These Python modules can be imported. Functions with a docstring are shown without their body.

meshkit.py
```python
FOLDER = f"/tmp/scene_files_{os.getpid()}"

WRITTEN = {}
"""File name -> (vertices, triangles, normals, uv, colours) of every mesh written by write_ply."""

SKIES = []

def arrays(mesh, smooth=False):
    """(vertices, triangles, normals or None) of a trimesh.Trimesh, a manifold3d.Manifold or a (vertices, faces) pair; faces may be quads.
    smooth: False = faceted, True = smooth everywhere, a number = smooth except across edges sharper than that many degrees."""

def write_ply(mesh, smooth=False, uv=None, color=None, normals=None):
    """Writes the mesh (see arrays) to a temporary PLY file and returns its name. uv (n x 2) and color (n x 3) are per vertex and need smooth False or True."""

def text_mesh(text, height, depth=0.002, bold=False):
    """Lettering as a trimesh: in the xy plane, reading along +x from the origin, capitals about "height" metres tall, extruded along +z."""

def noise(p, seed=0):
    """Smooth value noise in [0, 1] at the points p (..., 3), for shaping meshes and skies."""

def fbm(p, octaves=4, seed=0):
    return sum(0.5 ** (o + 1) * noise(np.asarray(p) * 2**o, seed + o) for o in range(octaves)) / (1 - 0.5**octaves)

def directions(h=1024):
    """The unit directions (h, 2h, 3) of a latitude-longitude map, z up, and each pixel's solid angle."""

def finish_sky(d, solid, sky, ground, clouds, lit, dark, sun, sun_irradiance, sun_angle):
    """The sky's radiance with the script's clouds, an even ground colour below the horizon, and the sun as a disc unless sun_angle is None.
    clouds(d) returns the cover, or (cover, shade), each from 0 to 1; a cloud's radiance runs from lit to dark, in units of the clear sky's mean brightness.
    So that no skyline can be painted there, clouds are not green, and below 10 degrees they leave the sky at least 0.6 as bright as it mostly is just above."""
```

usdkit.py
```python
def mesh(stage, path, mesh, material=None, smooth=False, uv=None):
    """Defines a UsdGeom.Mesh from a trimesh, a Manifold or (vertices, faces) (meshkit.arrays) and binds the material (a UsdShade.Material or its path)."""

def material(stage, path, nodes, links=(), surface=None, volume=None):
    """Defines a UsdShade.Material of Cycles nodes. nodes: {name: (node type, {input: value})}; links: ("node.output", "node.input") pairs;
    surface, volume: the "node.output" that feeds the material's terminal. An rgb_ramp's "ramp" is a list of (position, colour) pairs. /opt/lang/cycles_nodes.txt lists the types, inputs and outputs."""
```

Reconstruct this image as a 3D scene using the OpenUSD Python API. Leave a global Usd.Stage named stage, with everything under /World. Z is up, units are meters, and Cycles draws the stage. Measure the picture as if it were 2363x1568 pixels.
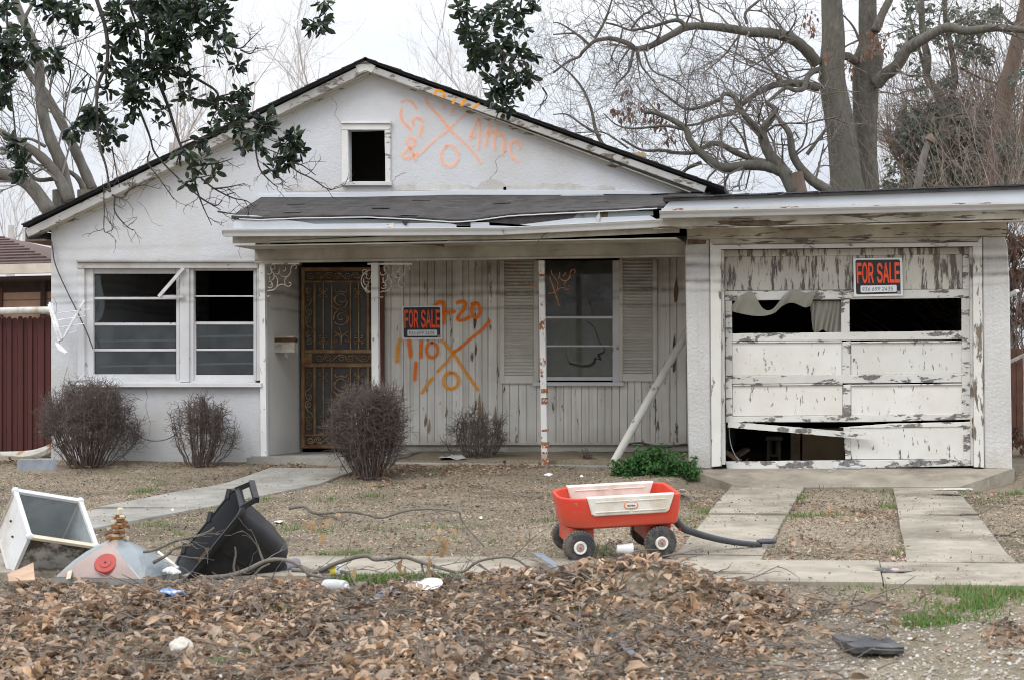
import math, random, numpy as np, trimesh, usdkit, meshkit
from pxr import Usd, UsdGeom, UsdLux, UsdShade, Gf, Sdf, Vt
from shapely.geometry import Polygon, LineString, Point, box as sbox
from shapely import affinity
from shapely.ops import unary_union

stage = Usd.Stage.CreateInMemory()
UsdGeom.SetStageUpAxis(stage, 'Z'); UsdGeom.SetStageMetersPerUnit(stage, 1.0)
UsdGeom.Xform.Define(stage, '/World'); UsdGeom.Scope.Define(stage, '/World/Looks')
rng = np.random.default_rng(7)

# ------------------------------------------------------------------ camera
EYE = np.array([0.0, 0.0, 1.5]); F = 4000.0; PPV = 683.0; IW, IH = 2363.0, 1568.0
YAW, PITCH, ROLL = math.radians(11.0), math.radians(3.1), math.radians(0.57)
fw = np.array([-math.sin(YAW) * math.cos(PITCH), math.cos(YAW) * math.cos(PITCH), math.sin(PITCH)])
r0 = np.array([math.cos(YAW), math.sin(YAW), 0.0]); u0 = np.cross(r0, fw)
CR = r0 * math.cos(ROLL) - u0 * math.sin(ROLL); CU = u0 * math.cos(ROLL) + r0 * math.sin(ROLL)
cam = UsdGeom.Camera.Define(stage, '/World/camera')
m = Gf.Matrix4d(*CR, 0, *CU, 0, *(-fw), 0, *EYE, 1)
cam.AddTransformOp().Set(m)
cam.CreateHorizontalApertureAttr(36.0); cam.CreateVerticalApertureAttr(36.0 * 679 / 1024)
cam.CreateFocalLengthAttr(36.0 * F / IW); cam.CreateClippingRangeAttr(Gf.Vec2f(0.05, 5000))
cam.CreateVerticalApertureOffsetAttr(-(IH / 2 - PPV) * 36.0 / IW)
cam.CreateFStopAttr(5.0); cam.CreateFocusDistanceAttr(17.0)
cam.CreateExposureAttr(0.2)
# ------------------------------------------------------------------ sky and soft sun
SUN_EL, SUN_AZ = math.radians(50), math.radians(215)      # azimuth from +y towards +x
sky = usdkit.material(stage, '/World/Looks/sky_look', {
    'sk': ('sky_texture', {'sky_type': 'single_scattering', 'sun_disc': False, 'sun_elevation': SUN_EL, 'sun_rotation': SUN_AZ}),
    'tc': ('texture_coordinate', {}), 'mp': ('mapping', {'scale': (1.0, 1.0, 2.6)}),
    'n': ('noise_texture', {'scale': 2.3, 'detail': 5.0, 'roughness': 0.55}),
    'r': ('rgb_ramp', {'ramp': [(0.30, (7.6, 8.4, 9.8)), (0.52, (10.6, 11.0, 11.7)), (0.70, (13.0, 13.0, 13.0))]}),
    'mx': ('mix', {'fac': 0.92}), 'sp': ('separate_xyz', {}), 'gr': ('map_range', {'from_min': 0.0, 'from_max': 1.0, 'to_min': 0.56, 'to_max': 2.1, 'clamp': True}), 'cc': ('combine_color', {}), 'ov': ('mix', {'mix_type': 'multiply', 'fac': 1.0}), 'b': ('background_shader', {'strength': 0.1})},
    [('tc.generated', 'mp.vector'), ('mp.vector', 'n.vector'), ('n.fac', 'r.fac'), ('sk.color', 'mx.color1'), ('r.color', 'mx.color2'), ('tc.generated', 'sp.vector'), ('sp.z', 'gr.value'), ('gr.result', 'cc.r'), ('gr.result', 'cc.g'), ('gr.result', 'cc.b'), ('mx.color', 'ov.color1'), ('cc.color', 'ov.color2'), ('ov.color', 'b.color')], surface='b.background')
dome = UsdLux.DomeLight.Define(stage, '/World/sky'); dome.CreateIntensityAttr(1.0)
UsdShade.MaterialBindingAPI.Apply(dome.GetPrim()).Bind(sky); dome.GetPrim().SetCustomDataByKey('kind', 'structure')
sun = UsdLux.DistantLight.Define(stage, '/World/sun'); sun.CreateIntensityAttr(0.30); sun.CreateAngleAttr(25.0); sun.CreateNormalizeAttr(True)
sun.CreateColorAttr(Gf.Vec3f(1.0, 0.96, 0.9))
sd = np.array([math.sin(SUN_AZ) * math.cos(SUN_EL), math.cos(SUN_AZ) * math.cos(SUN_EL), math.sin(SUN_EL)])
sx = np.cross([0, 0, 1.0], sd); sx /= np.linalg.norm(sx); sy = np.cross(sd, sx)
sun.AddTransformOp().Set(Gf.Matrix4d(*sx, 0, *sy, 0, *sd, 0, 0, 0, 20, 1))

# ------------------------------------------------------------------ reading points of the photograph as points on planes of the place
K = 2363 / 2592
CROPS = {'1': (0, 560, 2.45), '2': (600, 560, 2.45), '3': (1150, 560, 2.45), '4': (1700, 440, 1.9596), '5': (0, 1140, 2.6256), '6': (800, 1140, 2.6256), '7': (1600, 1140, 2.382),
         'A': (0, 0, 2.61375), 'B': (700, 100, 2.61375), 'C': (1400, 0, 3.1367), 'D': (1900, 0, 3.0159), 'E': (550, 440, 3.6354), 'F': (1150, 440, 3.6354), 'G': (1000, 200, 6.532),
         'H': (980, 740, 5.6), 'R': (2440, 480, 2.066), 'J': (750, 660, 3.265), 'L': (0, 560, 2.5308), 'W': (1370, 1200, 3.751), 'T': (0, 1220, 3.193), 'S': (2140, 640, 13.07), 'M': (640, 660, 5.6), 'Q': (1820, 1060, 6.564), 'O': (0, 0, K)}
def uv(c, x, y):
    a, b, s = CROPS[c]
    return (a + x / s) * K, (b + y / s) * K
def ray(c, x, y):
    u, v = uv(c, x, y)
    d = fw + CR * ((u - IW / 2) / F) + CU * ((PPV - v) / F)
    return d
def P(c, x, y, Y):
    d = ray(c, x, y)
    return EYE + d * (Y / d[1])
def PZ(c, x, y, z):
    d = ray(c, x, y)
    return EYE + d * ((z - EYE[2]) / d[2])
def XZ(c, pts, Y):
    return [(p[0], p[2]) for p in (P(c, x, y, Y) for x, y in pts)]
def depth_scale(c, x, y, Y):           # metres per pixel of the crop at that plane
    return float(np.linalg.norm(P(c, x + 1, y, Y) - P(c, x, y, Y)))
def project(p):
    q = np.asarray(p, float) - EYE; z = q @ fw
    return IW / 2 + F * (q @ CR) / z, PPV - F * (q @ CU) / z

# ------------------------------------------------------------------ ground
GY = [2, 5, 8.3, 9.4, 9.75, 10.9, 11.4, 15.9, 16.7, 17.2, 30, 300]
GZ = [0.02, 0.10, 0.30, 0.385, 0.40, 0.415, 0.43, 0.59, 0.685, 0.735, 0.74, 0.74]
def tilt(X, Y): return -0.013 * (np.clip(X, -12, 6) + 2.5) * np.clip((Y - 14) / 3, 0, 1)
def mound(X, Y):
    b = 0.20 * np.exp(-((X + 1.05) / 0.42) ** 2 - ((Y - 9.15) / 0.42) ** 2) + 0.10 * np.exp(-((X + 1.75) / 0.5) ** 2 - ((Y - 9.1) / 0.4) ** 2)
    b = b + 0.05 * np.exp(-((X + 3.3) / 1.0) ** 2 - ((Y - 8.8) / 0.45) ** 2) + 0.06 * np.exp(-((X + 0.35) / 0.5) ** 2 - ((Y - 8.6) / 0.3) ** 2)
    b = b + 0.035 * np.exp(-(((X + 1.7) * .9 + (Y - 11.45) * .42) / .45) ** 2 - (((Y - 11.45) * .9 - (X + 1.7) * .42) / .16) ** 2)
    return b
def gz0(X, Y):
    X = np.asarray(X, float); Y = np.asarray(Y, float)
    return np.interp(Y, GY, GZ) + tilt(X, Y)
def gz(X, Y):
    X = np.asarray(X, float); Y = np.asarray(Y, float)
    p = np.stack([X, Y, np.zeros_like(X + Y)], -1)
    z = np.interp(Y, GY, GZ) + tilt(X, Y) + mound(X, Y)
    n = meshkit.fbm(p * 1.3, 3, 3) - 0.5; n2 = meshkit.noise(p * 7.0, 5) - 0.5
    near = np.clip((9.7 - Y) / 0.4, 0, 1)
    return z + n * (0.03 + 0.05 * near) + n2 * (0.012 + 0.02 * near)
def PG(c, x, y):
    z = 0.5
    for _ in range(12):
        p = PZ(c, x, y, z); z = float(gz(p[0], p[1]))
    return p

# ------------------------------------------------------------------ scene writing
USED, LOC = {}, {}
def numbered(parent, name):
    key = parent + '/' + name
    n = USED.get(key, -1) + 1; USED[key] = n
    return key if n == 0 else f'{key}_{n:03d}'
def meta(p, label=None, cat=None, group=None, kind=None):
    for k, v in (('label', label), ('category', cat), ('group', group), ('kind', kind)):
        if v: p.SetCustomDataByKey(k, v)
    return p
def thing(name, label, cat, loc=(0, 0, 0), group=None, kind=None):
    path = numbered('/World', name); x = UsdGeom.Xform.Define(stage, path); x.AddTranslateOp().Set(Gf.Vec3d(*map(float, loc)))
    LOC[path] = np.array(loc, float); meta(x.GetPrim(), label, cat, group, kind)
    return path
def obj(name, mesh, mat, parent='/World', label=None, cat=None, group=None, kind=None, smooth=False, uvs=None):
    path = numbered(parent, name); off = LOC.get(parent, np.zeros(3)); LOC[path] = off
    if hasattr(mesh, 'to_mesh'): q = mesh.to_mesh(); mesh = (np.array(q.vert_properties[:, :3], float), np.array(q.tri_verts))
    if hasattr(mesh, 'vertices'): mesh = (np.array(mesh.vertices, float), np.array(mesh.faces))
    v = np.asarray(mesh[0], float) - off
    rnd = mesh[2] if len(mesh) > 2 else None
    x = usdkit.mesh(stage, path, (v, mesh[1]), mat, smooth=smooth, uv=uvs)
    if rnd is not None: UsdGeom.PrimvarsAPI(x).CreatePrimvar('rnd', Sdf.ValueTypeNames.FloatArray, 'vertex').Set(Vt.FloatArray.FromNumpy(np.asarray(rnd, np.float32)))
    meta(x.GetPrim(), label, cat, group, kind)
    return path

# ------------------------------------------------------------------ mesh helpers
def join(parts):
    vs, fs, n = [], [], 0
    for v, f in parts:
        v = np.asarray(v, float); f = np.asarray(f, int)
        if f.shape[1] == 4: f = np.vstack([f[:, [0, 1, 2]], f[:, [0, 2, 3]]])
        vs.append(v); fs.append(f + n); n += len(v)
    return np.vstack(vs), np.vstack(fs)
def tm(t): return np.array(t.vertices), np.array(t.faces)
def bx(x0, x1, y0, y1, z0, z1):
    t = trimesh.creation.box([x1 - x0, y1 - y0, z1 - z0]); t.apply_translation([(x0 + x1) / 2, (y0 + y1) / 2, (z0 + z1) / 2])
    return tm(t)
def slab(pts, Y, t, c=0.004):
    """Board with four or more corners (X, Z) in the plane Y, thickness t backwards, front edges chamfered by c."""
    p = np.array(pts, float)
    area = 0.5 * np.sum(p[:, 0] * np.roll(p[:, 1], -1) - np.roll(p[:, 0], -1) * p[:, 1])
    if area < 0: p = p[::-1]
    n = len(p)
    if c > 0:
        inn = []
        for i in range(n):
            a, b, d = p[i - 1], p[i], p[(i + 1) % n]
            e1 = (b - a) / (np.linalg.norm(b - a) + 1e-9); e2 = (d - b) / (np.linalg.norm(d - b) + 1e-9)
            n1 = np.array([-e1[1], e1[0]]); n2 = np.array([-e2[1], e2[0]]); k = n1 + n2; k /= max(np.dot(k, n1), 0.4)
            inn.append(b + k * c)
        rings = [(np.array(inn), Y), (p, Y + c), (p, Y + t)]
    else: rings = [(p, Y), (p, Y + t)]
    v = np.vstack([np.column_stack([q[:, 0], np.full(n, y), q[:, 1]]) for q, y in rings])
    f = []
    for i in range(1, n - 1): f.append([0, i, i + 1])
    for k in range(len(rings) - 1):
        for i in range(n):
            j = (i + 1) % n; a, b = k * n, (k + 1) * n
            f += [[a + i, b + i, b + j], [a + i, b + j, a + j]]
    b = (len(rings) - 1) * n
    for i in range(1, n - 1): f.append([b, b + i + 1, b + i])
    return v, np.array(f)
def board(c, pts, Y, t, ch=0.004): return slab(XZ(c, pts, Y), Y, t, ch)
def rect(c, x0, y0, x1, y1, Y, t, ch=0.004): return board(c, [(x0, y1), (x1, y1), (x1, y0), (x0, y0)], Y, t, ch)
def wall(poly, Y, t):
    """shapely polygon in (X, Z) with holes -> solid from Y to Y + t"""
    parts = []
    for g in getattr(poly, 'geoms', [poly]):
        e = trimesh.creation.extrude_polygon(g, t, engine='earcut'); v = np.array(e.vertices)
        parts.append((np.column_stack([v[:, 0], Y + v[:, 2], v[:, 1]]), np.array(e.faces)[:, ::-1]))
    return join(parts)
def bar(a, b, w, h=None, up=(0, 0, 1)):
    """rectangular bar from a to b, w wide and h high"""
    a, b = np.array(a, float), np.array(b, float); h = h or w
    d = (b - a) / np.linalg.norm(b - a); s = np.cross(d, up)
    if np.linalg.norm(s) < 1e-3: s = np.cross(d, (1, 0, 0))
    s /= np.linalg.norm(s); q = np.cross(s, d)
    c = [(-1, -1), (1, -1), (1, 1), (-1, 1)]
    v = np.array([p + s * i * w / 2 + q * j * h / 2 for p in (a, b) for i, j in c])
    f = np.array([[0, 3, 2, 1], [4, 5, 6, 7], [0, 1, 5, 4], [1, 2, 6, 5], [2, 3, 7, 6], [3, 0, 4, 7]])
    return v, np.vstack([f[:, [0, 1, 2]], f[:, [0, 2, 3]]])
def tube(pts, rad, sides=6, caps=True):
    p = np.asarray(pts, float); n = len(p); rad = np.broadcast_to(rad, (n,)).astype(float)
    t = np.gradient(p, axis=0); t /= np.linalg.norm(t, axis=1, keepdims=True) + 1e-12
    ref = np.array([0.0, 0, 1]) if abs(t[:, 2]).mean() < 0.8 else np.array([1.0, 0, 0])
    a = np.cross(t, ref); a /= np.linalg.norm(a, axis=1, keepdims=True) + 1e-12
    b = np.cross(t, a); g = np.arange(sides) * 2 * np.pi / sides
    v = (p[:, None] + rad[:, None, None] * (np.cos(g)[None, :, None] * a[:, None] + np.sin(g)[None, :, None] * b[:, None])).reshape(-1, 3)
    i, j = np.meshgrid(np.arange(n - 1), np.arange(sides), indexing='ij'); k = (j + 1) % sides
    q = np.stack([i * sides + j, i * sides + k, (i + 1) * sides + k, (i + 1) * sides + j], -1).reshape(-1, 4)
    f = np.vstack([q[:, [0, 1, 2]], q[:, [0, 2, 3]]])
    if caps and sides > 3:
        v = np.vstack([v, p[0], p[-1]]); m_ = n * sides; s = np.arange(sides); s2 = (s + 1) % sides
        f = np.vstack([f, np.column_stack([np.full(sides, m_), s2, s]), np.column_stack([np.full(sides, m_ + 1), s + (n - 1) * sides, s2 + (n - 1) * sides])])
    return v, f
def smooth_line(pts, n=8):
    p = np.asarray(pts, float); p = np.vstack([2 * p[0] - p[1], p, 2 * p[-1] - p[-2]]); out = []
    for i in range(1, len(p) - 2):
        for t in np.linspace(0, 1, n, endpoint=False):
            out.append(0.5 * ((2 * p[i]) + (-p[i - 1] + p[i + 1]) * t + (2 * p[i - 1] - 5 * p[i] + 4 * p[i + 1] - p[i + 2]) * t * t + (-p[i - 1] + 3 * p[i] - 3 * p[i + 1] + p[i + 2]) * t ** 3))
    out.append(p[-2]); return np.array(out)
def spiral(cx, cy, ra, rb, a0, a1, n=14):
    t = np.linspace(0, 1, n); a = np.radians(a0 + (a1 - a0) * t); r = ra + (rb - ra) * t
    return [(cx + q * math.cos(w), cy + q * math.sin(w)) for q, w in zip(r, a)]
def px_tube(c, pts, Y, r, sides=5, n=1):
    q = np.array([P(c, x, y, Y) for x, y in pts])
    return tube(smooth_line(q, n) if n > 1 else q, r, sides)
def ribbon(c, pts, Y, wpx, n=6, t=0.0012):
    """flat painted stroke: returns mesh and uv (v across)"""
    q = smooth_line([P(c, x, y, Y) for x, y in pts], n) if n > 1 else np.array([P(c, x, y, Y) for x, y in pts])
    w = wpx * depth_scale(c, *pts[0], Y) / 2
    d = np.gradient(q, axis=0); s = np.column_stack([-d[:, 2], np.zeros(len(q)), d[:, 0]]); s /= np.linalg.norm(s, axis=1, keepdims=True) + 1e-9
    q = np.vstack([q[0] - d[0] / (np.linalg.norm(d[0]) + 1e-9) * w * .7, q, q[-1] + d[-1] / (np.linalg.norm(d[-1]) + 1e-9) * w * .7]); s = np.vstack([s[0], s, s[-1]])
    L = np.concatenate([[0], np.cumsum(np.linalg.norm(np.diff(q, axis=0), axis=1))])
    v = np.vstack([q - s * w, q + s * w]); k = len(q); i = np.arange(k - 1)
    f = np.vstack([np.column_stack([i, i + 1, k + i + 1]), np.column_stack([i, k + i + 1, k + i])])
    e = np.minimum(L, L[-1] - L) / w
    return (v, f), np.vstack([np.column_stack([e, np.zeros(k)]), np.column_stack([e, np.ones(k)])])
def lathe(profile, n=24, axis='z', center=(0, 0, 0)):
    p = np.array(profile, float); a = np.arange(n) * 2 * np.pi / n
    v = np.vstack([np.column_stack([p[:, 0] * math.cos(w), p[:, 0] * math.sin(w), p[:, 1]]) for w in a]); k = len(p); f = []
    for i in range(n):
        j = (i + 1) % n
        for q in range(k - 1): f += [[i * k + q, j * k + q, j * k + q + 1], [i * k + q, j * k + q + 1, i * k + q + 1]]
    if axis == 'y': v = v[:, [0, 2, 1]] * np.array([1, -1, 1])
    if axis == 'x': v = v[:, [2, 1, 0]]
    return v + np.array(center), np.array(f)
def grid_mesh(V):
    """V: (n, m, 3) -> mesh"""
    n, m_ = V.shape[:2]; i, j = np.meshgrid(np.arange(n - 1), np.arange(m_ - 1), indexing='ij')
    q = np.stack([i * m_ + j, (i + 1) * m_ + j, (i + 1) * m_ + j + 1, i * m_ + j + 1], -1).reshape(-1, 4)
    return V.reshape(-1, 3), np.vstack([q[:, [0, 1, 2]], q[:, [0, 2, 3]]])
def thicken(V, t):
    """sheet of points -> closed thin solid"""
    n, m_ = V.shape[:2]; v, f = grid_mesh(V); e1 = np.gradient(V, axis=0); e2 = np.gradient(V, axis=1); nn = np.cross(e1, e2); nn /= np.linalg.norm(nn, axis=2, keepdims=True) + 1e-9
    w = (V - nn * t).reshape(-1, 3); k = n * m_; idx = np.arange(k).reshape(n, m_)
    edge = np.concatenate([idx[0, :], idx[1:, -1], idx[-1, -2::-1], idx[-2:0:-1, 0]]); e2_ = np.roll(edge, -1)
    s = np.vstack([np.column_stack([edge, e2_, e2_ + k]), np.column_stack([edge, e2_ + k, edge + k])])
    return np.vstack([v, w]), np.vstack([f, f[:, ::-1] + k, s])
def scatter(tmpl_v, tmpl_f, pos, mats):
    """copies of one little mesh merged: pos (n,3), mats (n,3,3)"""
    n, k = len(pos), len(tmpl_v)
    v = np.einsum('nij,kj->nki', mats, tmpl_v) + pos[:, None]
    f = tmpl_f[None] + (np.arange(n) * k)[:, None, None]
    return v.reshape(-1, 3), f.reshape(-1, 3), np.repeat(rng.random(n), k)
def rot(ax, ay, az):
    ca, sa, cb, sb, cc, sc = np.cos(ax), np.sin(ax), np.cos(ay), np.sin(ay), np.cos(az), np.sin(az)
    o, z = np.ones_like(ca), np.zeros_like(ca)
    X = np.stack([np.stack([o, z, z], -1), np.stack([z, ca, -sa], -1), np.stack([z, sa, ca], -1)], -2)
    Yr = np.stack([np.stack([cb, z, sb], -1), np.stack([z, o, z], -1), np.stack([-sb, z, cb], -1)], -2)
    Z = np.stack([np.stack([cc, -sc, z], -1), np.stack([sc, cc, z], -1), np.stack([z, z, o], -1)], -2)
    return Z @ Yr @ X
def leaf_mesh(L=1.0, W=0.42, curl=0.15, n=3, blunt=0.8, skew=0.8):
    """curved leaf along +x, 2 rows each side of the midrib"""
    t = np.linspace(0, 1, n + 2); w = W / 2 * np.maximum(np.sin(np.pi * t ** skew), 0) ** blunt; w[0] = w[-1] = 0.0
    mid = np.column_stack([t * L, 0 * t, curl * np.sin(np.pi * t)]); l = mid + np.column_stack([0 * t, w, np.abs(w) * 0.45]); r = mid - np.column_stack([0 * t, w, -np.abs(w) * 0.45])
    v = np.vstack([mid, l[1:-1], r[1:-1]]); k = n + 2; f = []
    Lx = lambda i: i if i in (0, k - 1) else k + i - 1
    Rx = lambda i: i if i in (0, k - 1) else k + n + i - 1
    for i in range(k - 1):
        for s, flip in ((Lx, 0), (Rx, 1)):
            q = [i, i + 1, s(i + 1), s(i)]; tri = [[q[0], q[1], q[2]], [q[0], q[2], q[3]]]
            for a in tri:
                if len(set(a)) == 3: f.append(a[::-1] if flip else a)
    return v, np.array(f)

# ------------------------------------------------------------------ materials
def mk(name, nodes, links, surface='p.BSDF', volume=None): return usdkit.material(stage, '/World/Looks/' + name, nodes, links, surface, volume)
def flat(name, col, rough=0.6, var=0.12, scale=8.0, metallic=0.0, bump=0.0, dirt=None, spec=0.4):
    n = {'g': ('geometry', {}), 'n': ('noise_texture', {'scale': scale, 'detail': 5.0, 'roughness': 0.6}), 'oi': ('object_info', {}),
         'r': ('rgb_ramp', {'ramp': [(0.3, tuple(np.array(col) * (1 - var))), (0.7, tuple(np.minimum(np.array(col) * (1 + var), 0.95)))]}),
         'p': ('principled_bsdf', {'roughness': rough, 'metallic': metallic, 'specular_ior_level': spec})}
    l = [('g.position', 'n.vector'), ('n.fac', 'r.fac')]; out = 'r.color'
    if dirt is not None:
        n['n2'] = ('noise_texture', {'scale': scale * 0.45, 'detail': 7.0, 'roughness': 0.7}); n['r2'] = ('rgb_ramp', {'ramp': [(0.46, (0, 0, 0)), (0.62, (1, 1, 1))]}); n['mx'] = ('mix', {'color2': tuple(dirt)})
        l += [('g.position', 'n2.vector'), ('n2.fac', 'r2.fac'), ('r2.color', 'mx.fac'), (out, 'mx.color1')]; out = 'mx.color'
    l.append((out, 'p.base_color'))
    if bump:
        n['n3'] = ('noise_texture', {'scale': scale * 6, 'detail': 3.0}); n['b'] = ('bump', {'strength': bump, 'distance': 0.01}); l += [('g.position', 'n3.vector'), ('n3.fac', 'b.height'), ('b.normal', 'p.normal')]
    return mk(name, n, l)
def paint(name, col, wood=(0.16, 0.14, 0.125), peel=0.6, soft=0.015, pscale=(6, 6, 6), dirt=0.25, dirtcol=(0.30, 0.27, 0.22), dscale=1.6, flood=(), rough=0.65, bump=0.35, fine=60.0, finebump=0.0, above=None, vstreak=0.0, low=None, var=(0.88, 1.08)):
    """weathered paint: peeled where a stretched noise is high, grime from a wide noise, old water lines at given heights"""
    n = {'g': ('geometry', {}), 'oi': ('object_info', {}), 'mp': ('mapping', {'scale': tuple(pscale)}), 'n1': ('noise_texture', {'scale': 1.0, 'detail': 7.0, 'roughness': 0.68}),
         'r1': ('rgb_ramp', {'ramp': [(peel - soft, (0, 0, 0)), (peel + soft, (1, 1, 1))]}),
         'n2': ('noise_texture', {'scale': dscale, 'detail': 6.0, 'roughness': 0.62}), 'r2': ('rgb_ramp', {'ramp': [(0.38, (0, 0, 0)), (0.72, (dirt * 1.6,) * 3)]}),
         'gm': ('mapping', {'scale': (pscale[0] * 9, pscale[1] * 9, pscale[2] * 2.2)}), 'n4': ('noise_texture', {'scale': 1.0, 'detail': 4.0}),
         'rw': ('rgb_ramp', {'ramp': [(0.3, tuple(np.array(wood) * 0.6)), (0.7, tuple(np.array(wood) * 1.45))]}),
         'm1': ('mix', {'color1': tuple(col), 'color2': tuple(dirtcol)}), 'm2': ('mix', {}), 'sz': ('separate_xyz', {}), 'p': ('principled_bsdf', {'roughness': rough, 'specular_ior_level': 0.3})}
    l = [('g.position', 'mp.vector'), ('mp.vector', 'n1.vector'), ('n1.fac', 'r1.fac'), ('g.position', 'n2.vector'), ('n2.fac', 'r2.fac'), ('r2.color', 'm1.fac'), ('g.position', 'gm.vector'), ('gm.vector', 'n4.vector'), ('n4.fac', 'rw.fac'),
         ('m1.color', 'm2.color1'), ('rw.color', 'm2.color2'), ('r1.color', 'm2.fac'), ('g.position', 'sz.vector')]
    out = 'm2.color'
    n['w'] = ('math', {'math_type': 'multiply_add', 'value2': 0.09, 'value3': -0.045}); l += [('n2.fac', 'w.value1')]
    n['za'] = ('math', {'math_type': 'add'}); l += [('sz.z', 'za.value1'), ('w.value', 'za.value2')]
    if vstreak:
        n['vm'] = ('mapping', {'scale': (22, 22, 0.9)}); n['vn'] = ('noise_texture', {'scale': 1.0, 'detail': 5.0, 'roughness': 0.6}); n['vr'] = ('rgb_ramp', {'ramp': [(0.48, (0, 0, 0)), (0.75, (vstreak,) * 3)]}); n['vx'] = ('mix', {'color2': (0.2, 0.17, 0.13)})
        l += [('g.position', 'vm.vector'), ('vm.vector', 'vn.vector'), ('vn.fac', 'vr.fac'), ('vr.color', 'vx.fac'), (out, 'vx.color1')]; out = 'vx.color'
    for i, (z, w, s) in enumerate(flood):
        n[f'a{i}'] = ('math', {'math_type': 'subtract', 'value2': z}); n[f'b{i}'] = ('math', {'math_type': 'absolute'}); n[f'c{i}'] = ('map_range', {'from_min': 0.0, 'from_max': w, 'to_min': s, 'to_max': 0.0, 'clamp': True})
        n[f'e{i}'] = ('math', {'math_type': 'multiply'}); n[f'd{i}'] = ('mix', {'color2': (0.10, 0.085, 0.065)})
        n[f'f{i}'] = ('map_range', {'from_min': 0.3, 'from_max': 0.6, 'to_min': 0.25, 'to_max': 1.0, 'clamp': True})
        l += [('za.value', f'a{i}.value1'), (f'a{i}.value', f'b{i}.value1'), (f'b{i}.value', f'c{i}.value'), ('n1.fac', f'f{i}.value'), (f'c{i}.result', f'e{i}.value1'), (f'f{i}.result', f'e{i}.value2'), (f'e{i}.value', f'd{i}.fac'), (out, f'd{i}.color1')]; out = f'd{i}.color'
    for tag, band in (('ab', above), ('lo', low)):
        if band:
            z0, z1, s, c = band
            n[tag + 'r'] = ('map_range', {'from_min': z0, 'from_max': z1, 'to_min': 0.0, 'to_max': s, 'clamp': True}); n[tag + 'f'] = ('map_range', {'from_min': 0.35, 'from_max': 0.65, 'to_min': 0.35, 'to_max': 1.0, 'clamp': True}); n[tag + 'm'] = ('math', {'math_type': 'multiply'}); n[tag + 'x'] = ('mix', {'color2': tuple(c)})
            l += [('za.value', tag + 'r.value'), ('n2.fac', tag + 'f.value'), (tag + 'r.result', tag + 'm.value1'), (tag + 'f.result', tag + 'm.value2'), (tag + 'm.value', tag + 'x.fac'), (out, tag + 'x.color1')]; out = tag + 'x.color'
    # each board a touch different
    n['ov'] = ('map_range', {'from_min': 0.0, 'from_max': 1.0, 'to_min': var[0], 'to_max': var[1]}); n['oc'] = ('combine_color', {}); n['ox'] = ('mix', {'mix_type': 'multiply', 'fac': 1.0})
    l += [('oi.random', 'ov.value'), ('ov.result', 'oc.r'), ('ov.result', 'oc.g'), ('ov.result', 'oc.b'), (out, 'ox.color1'), ('oc.color', 'ox.color2'), ('ox.color', 'p.base_color')]
    n['iv'] = ('invert', {}); n['b'] = ('bump', {'strength': bump, 'distance': 0.004}); l += [('r1.color', 'iv.color'), ('iv.color', 'b.height')]; nrm = 'b.normal'
    if finebump:
        n['fn'] = ('noise_texture', {'scale': fine, 'detail': 4.0, 'roughness': 0.65}); n['fb'] = ('bump', {'strength': finebump, 'distance': 0.02}); l += [('g.position', 'fn.vector'), ('fn.fac', 'fb.height'), (nrm, 'fb.normal')]; nrm = 'fb.normal'
    l.append((nrm, 'p.normal'))
    return mk(name, n, l)
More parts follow.
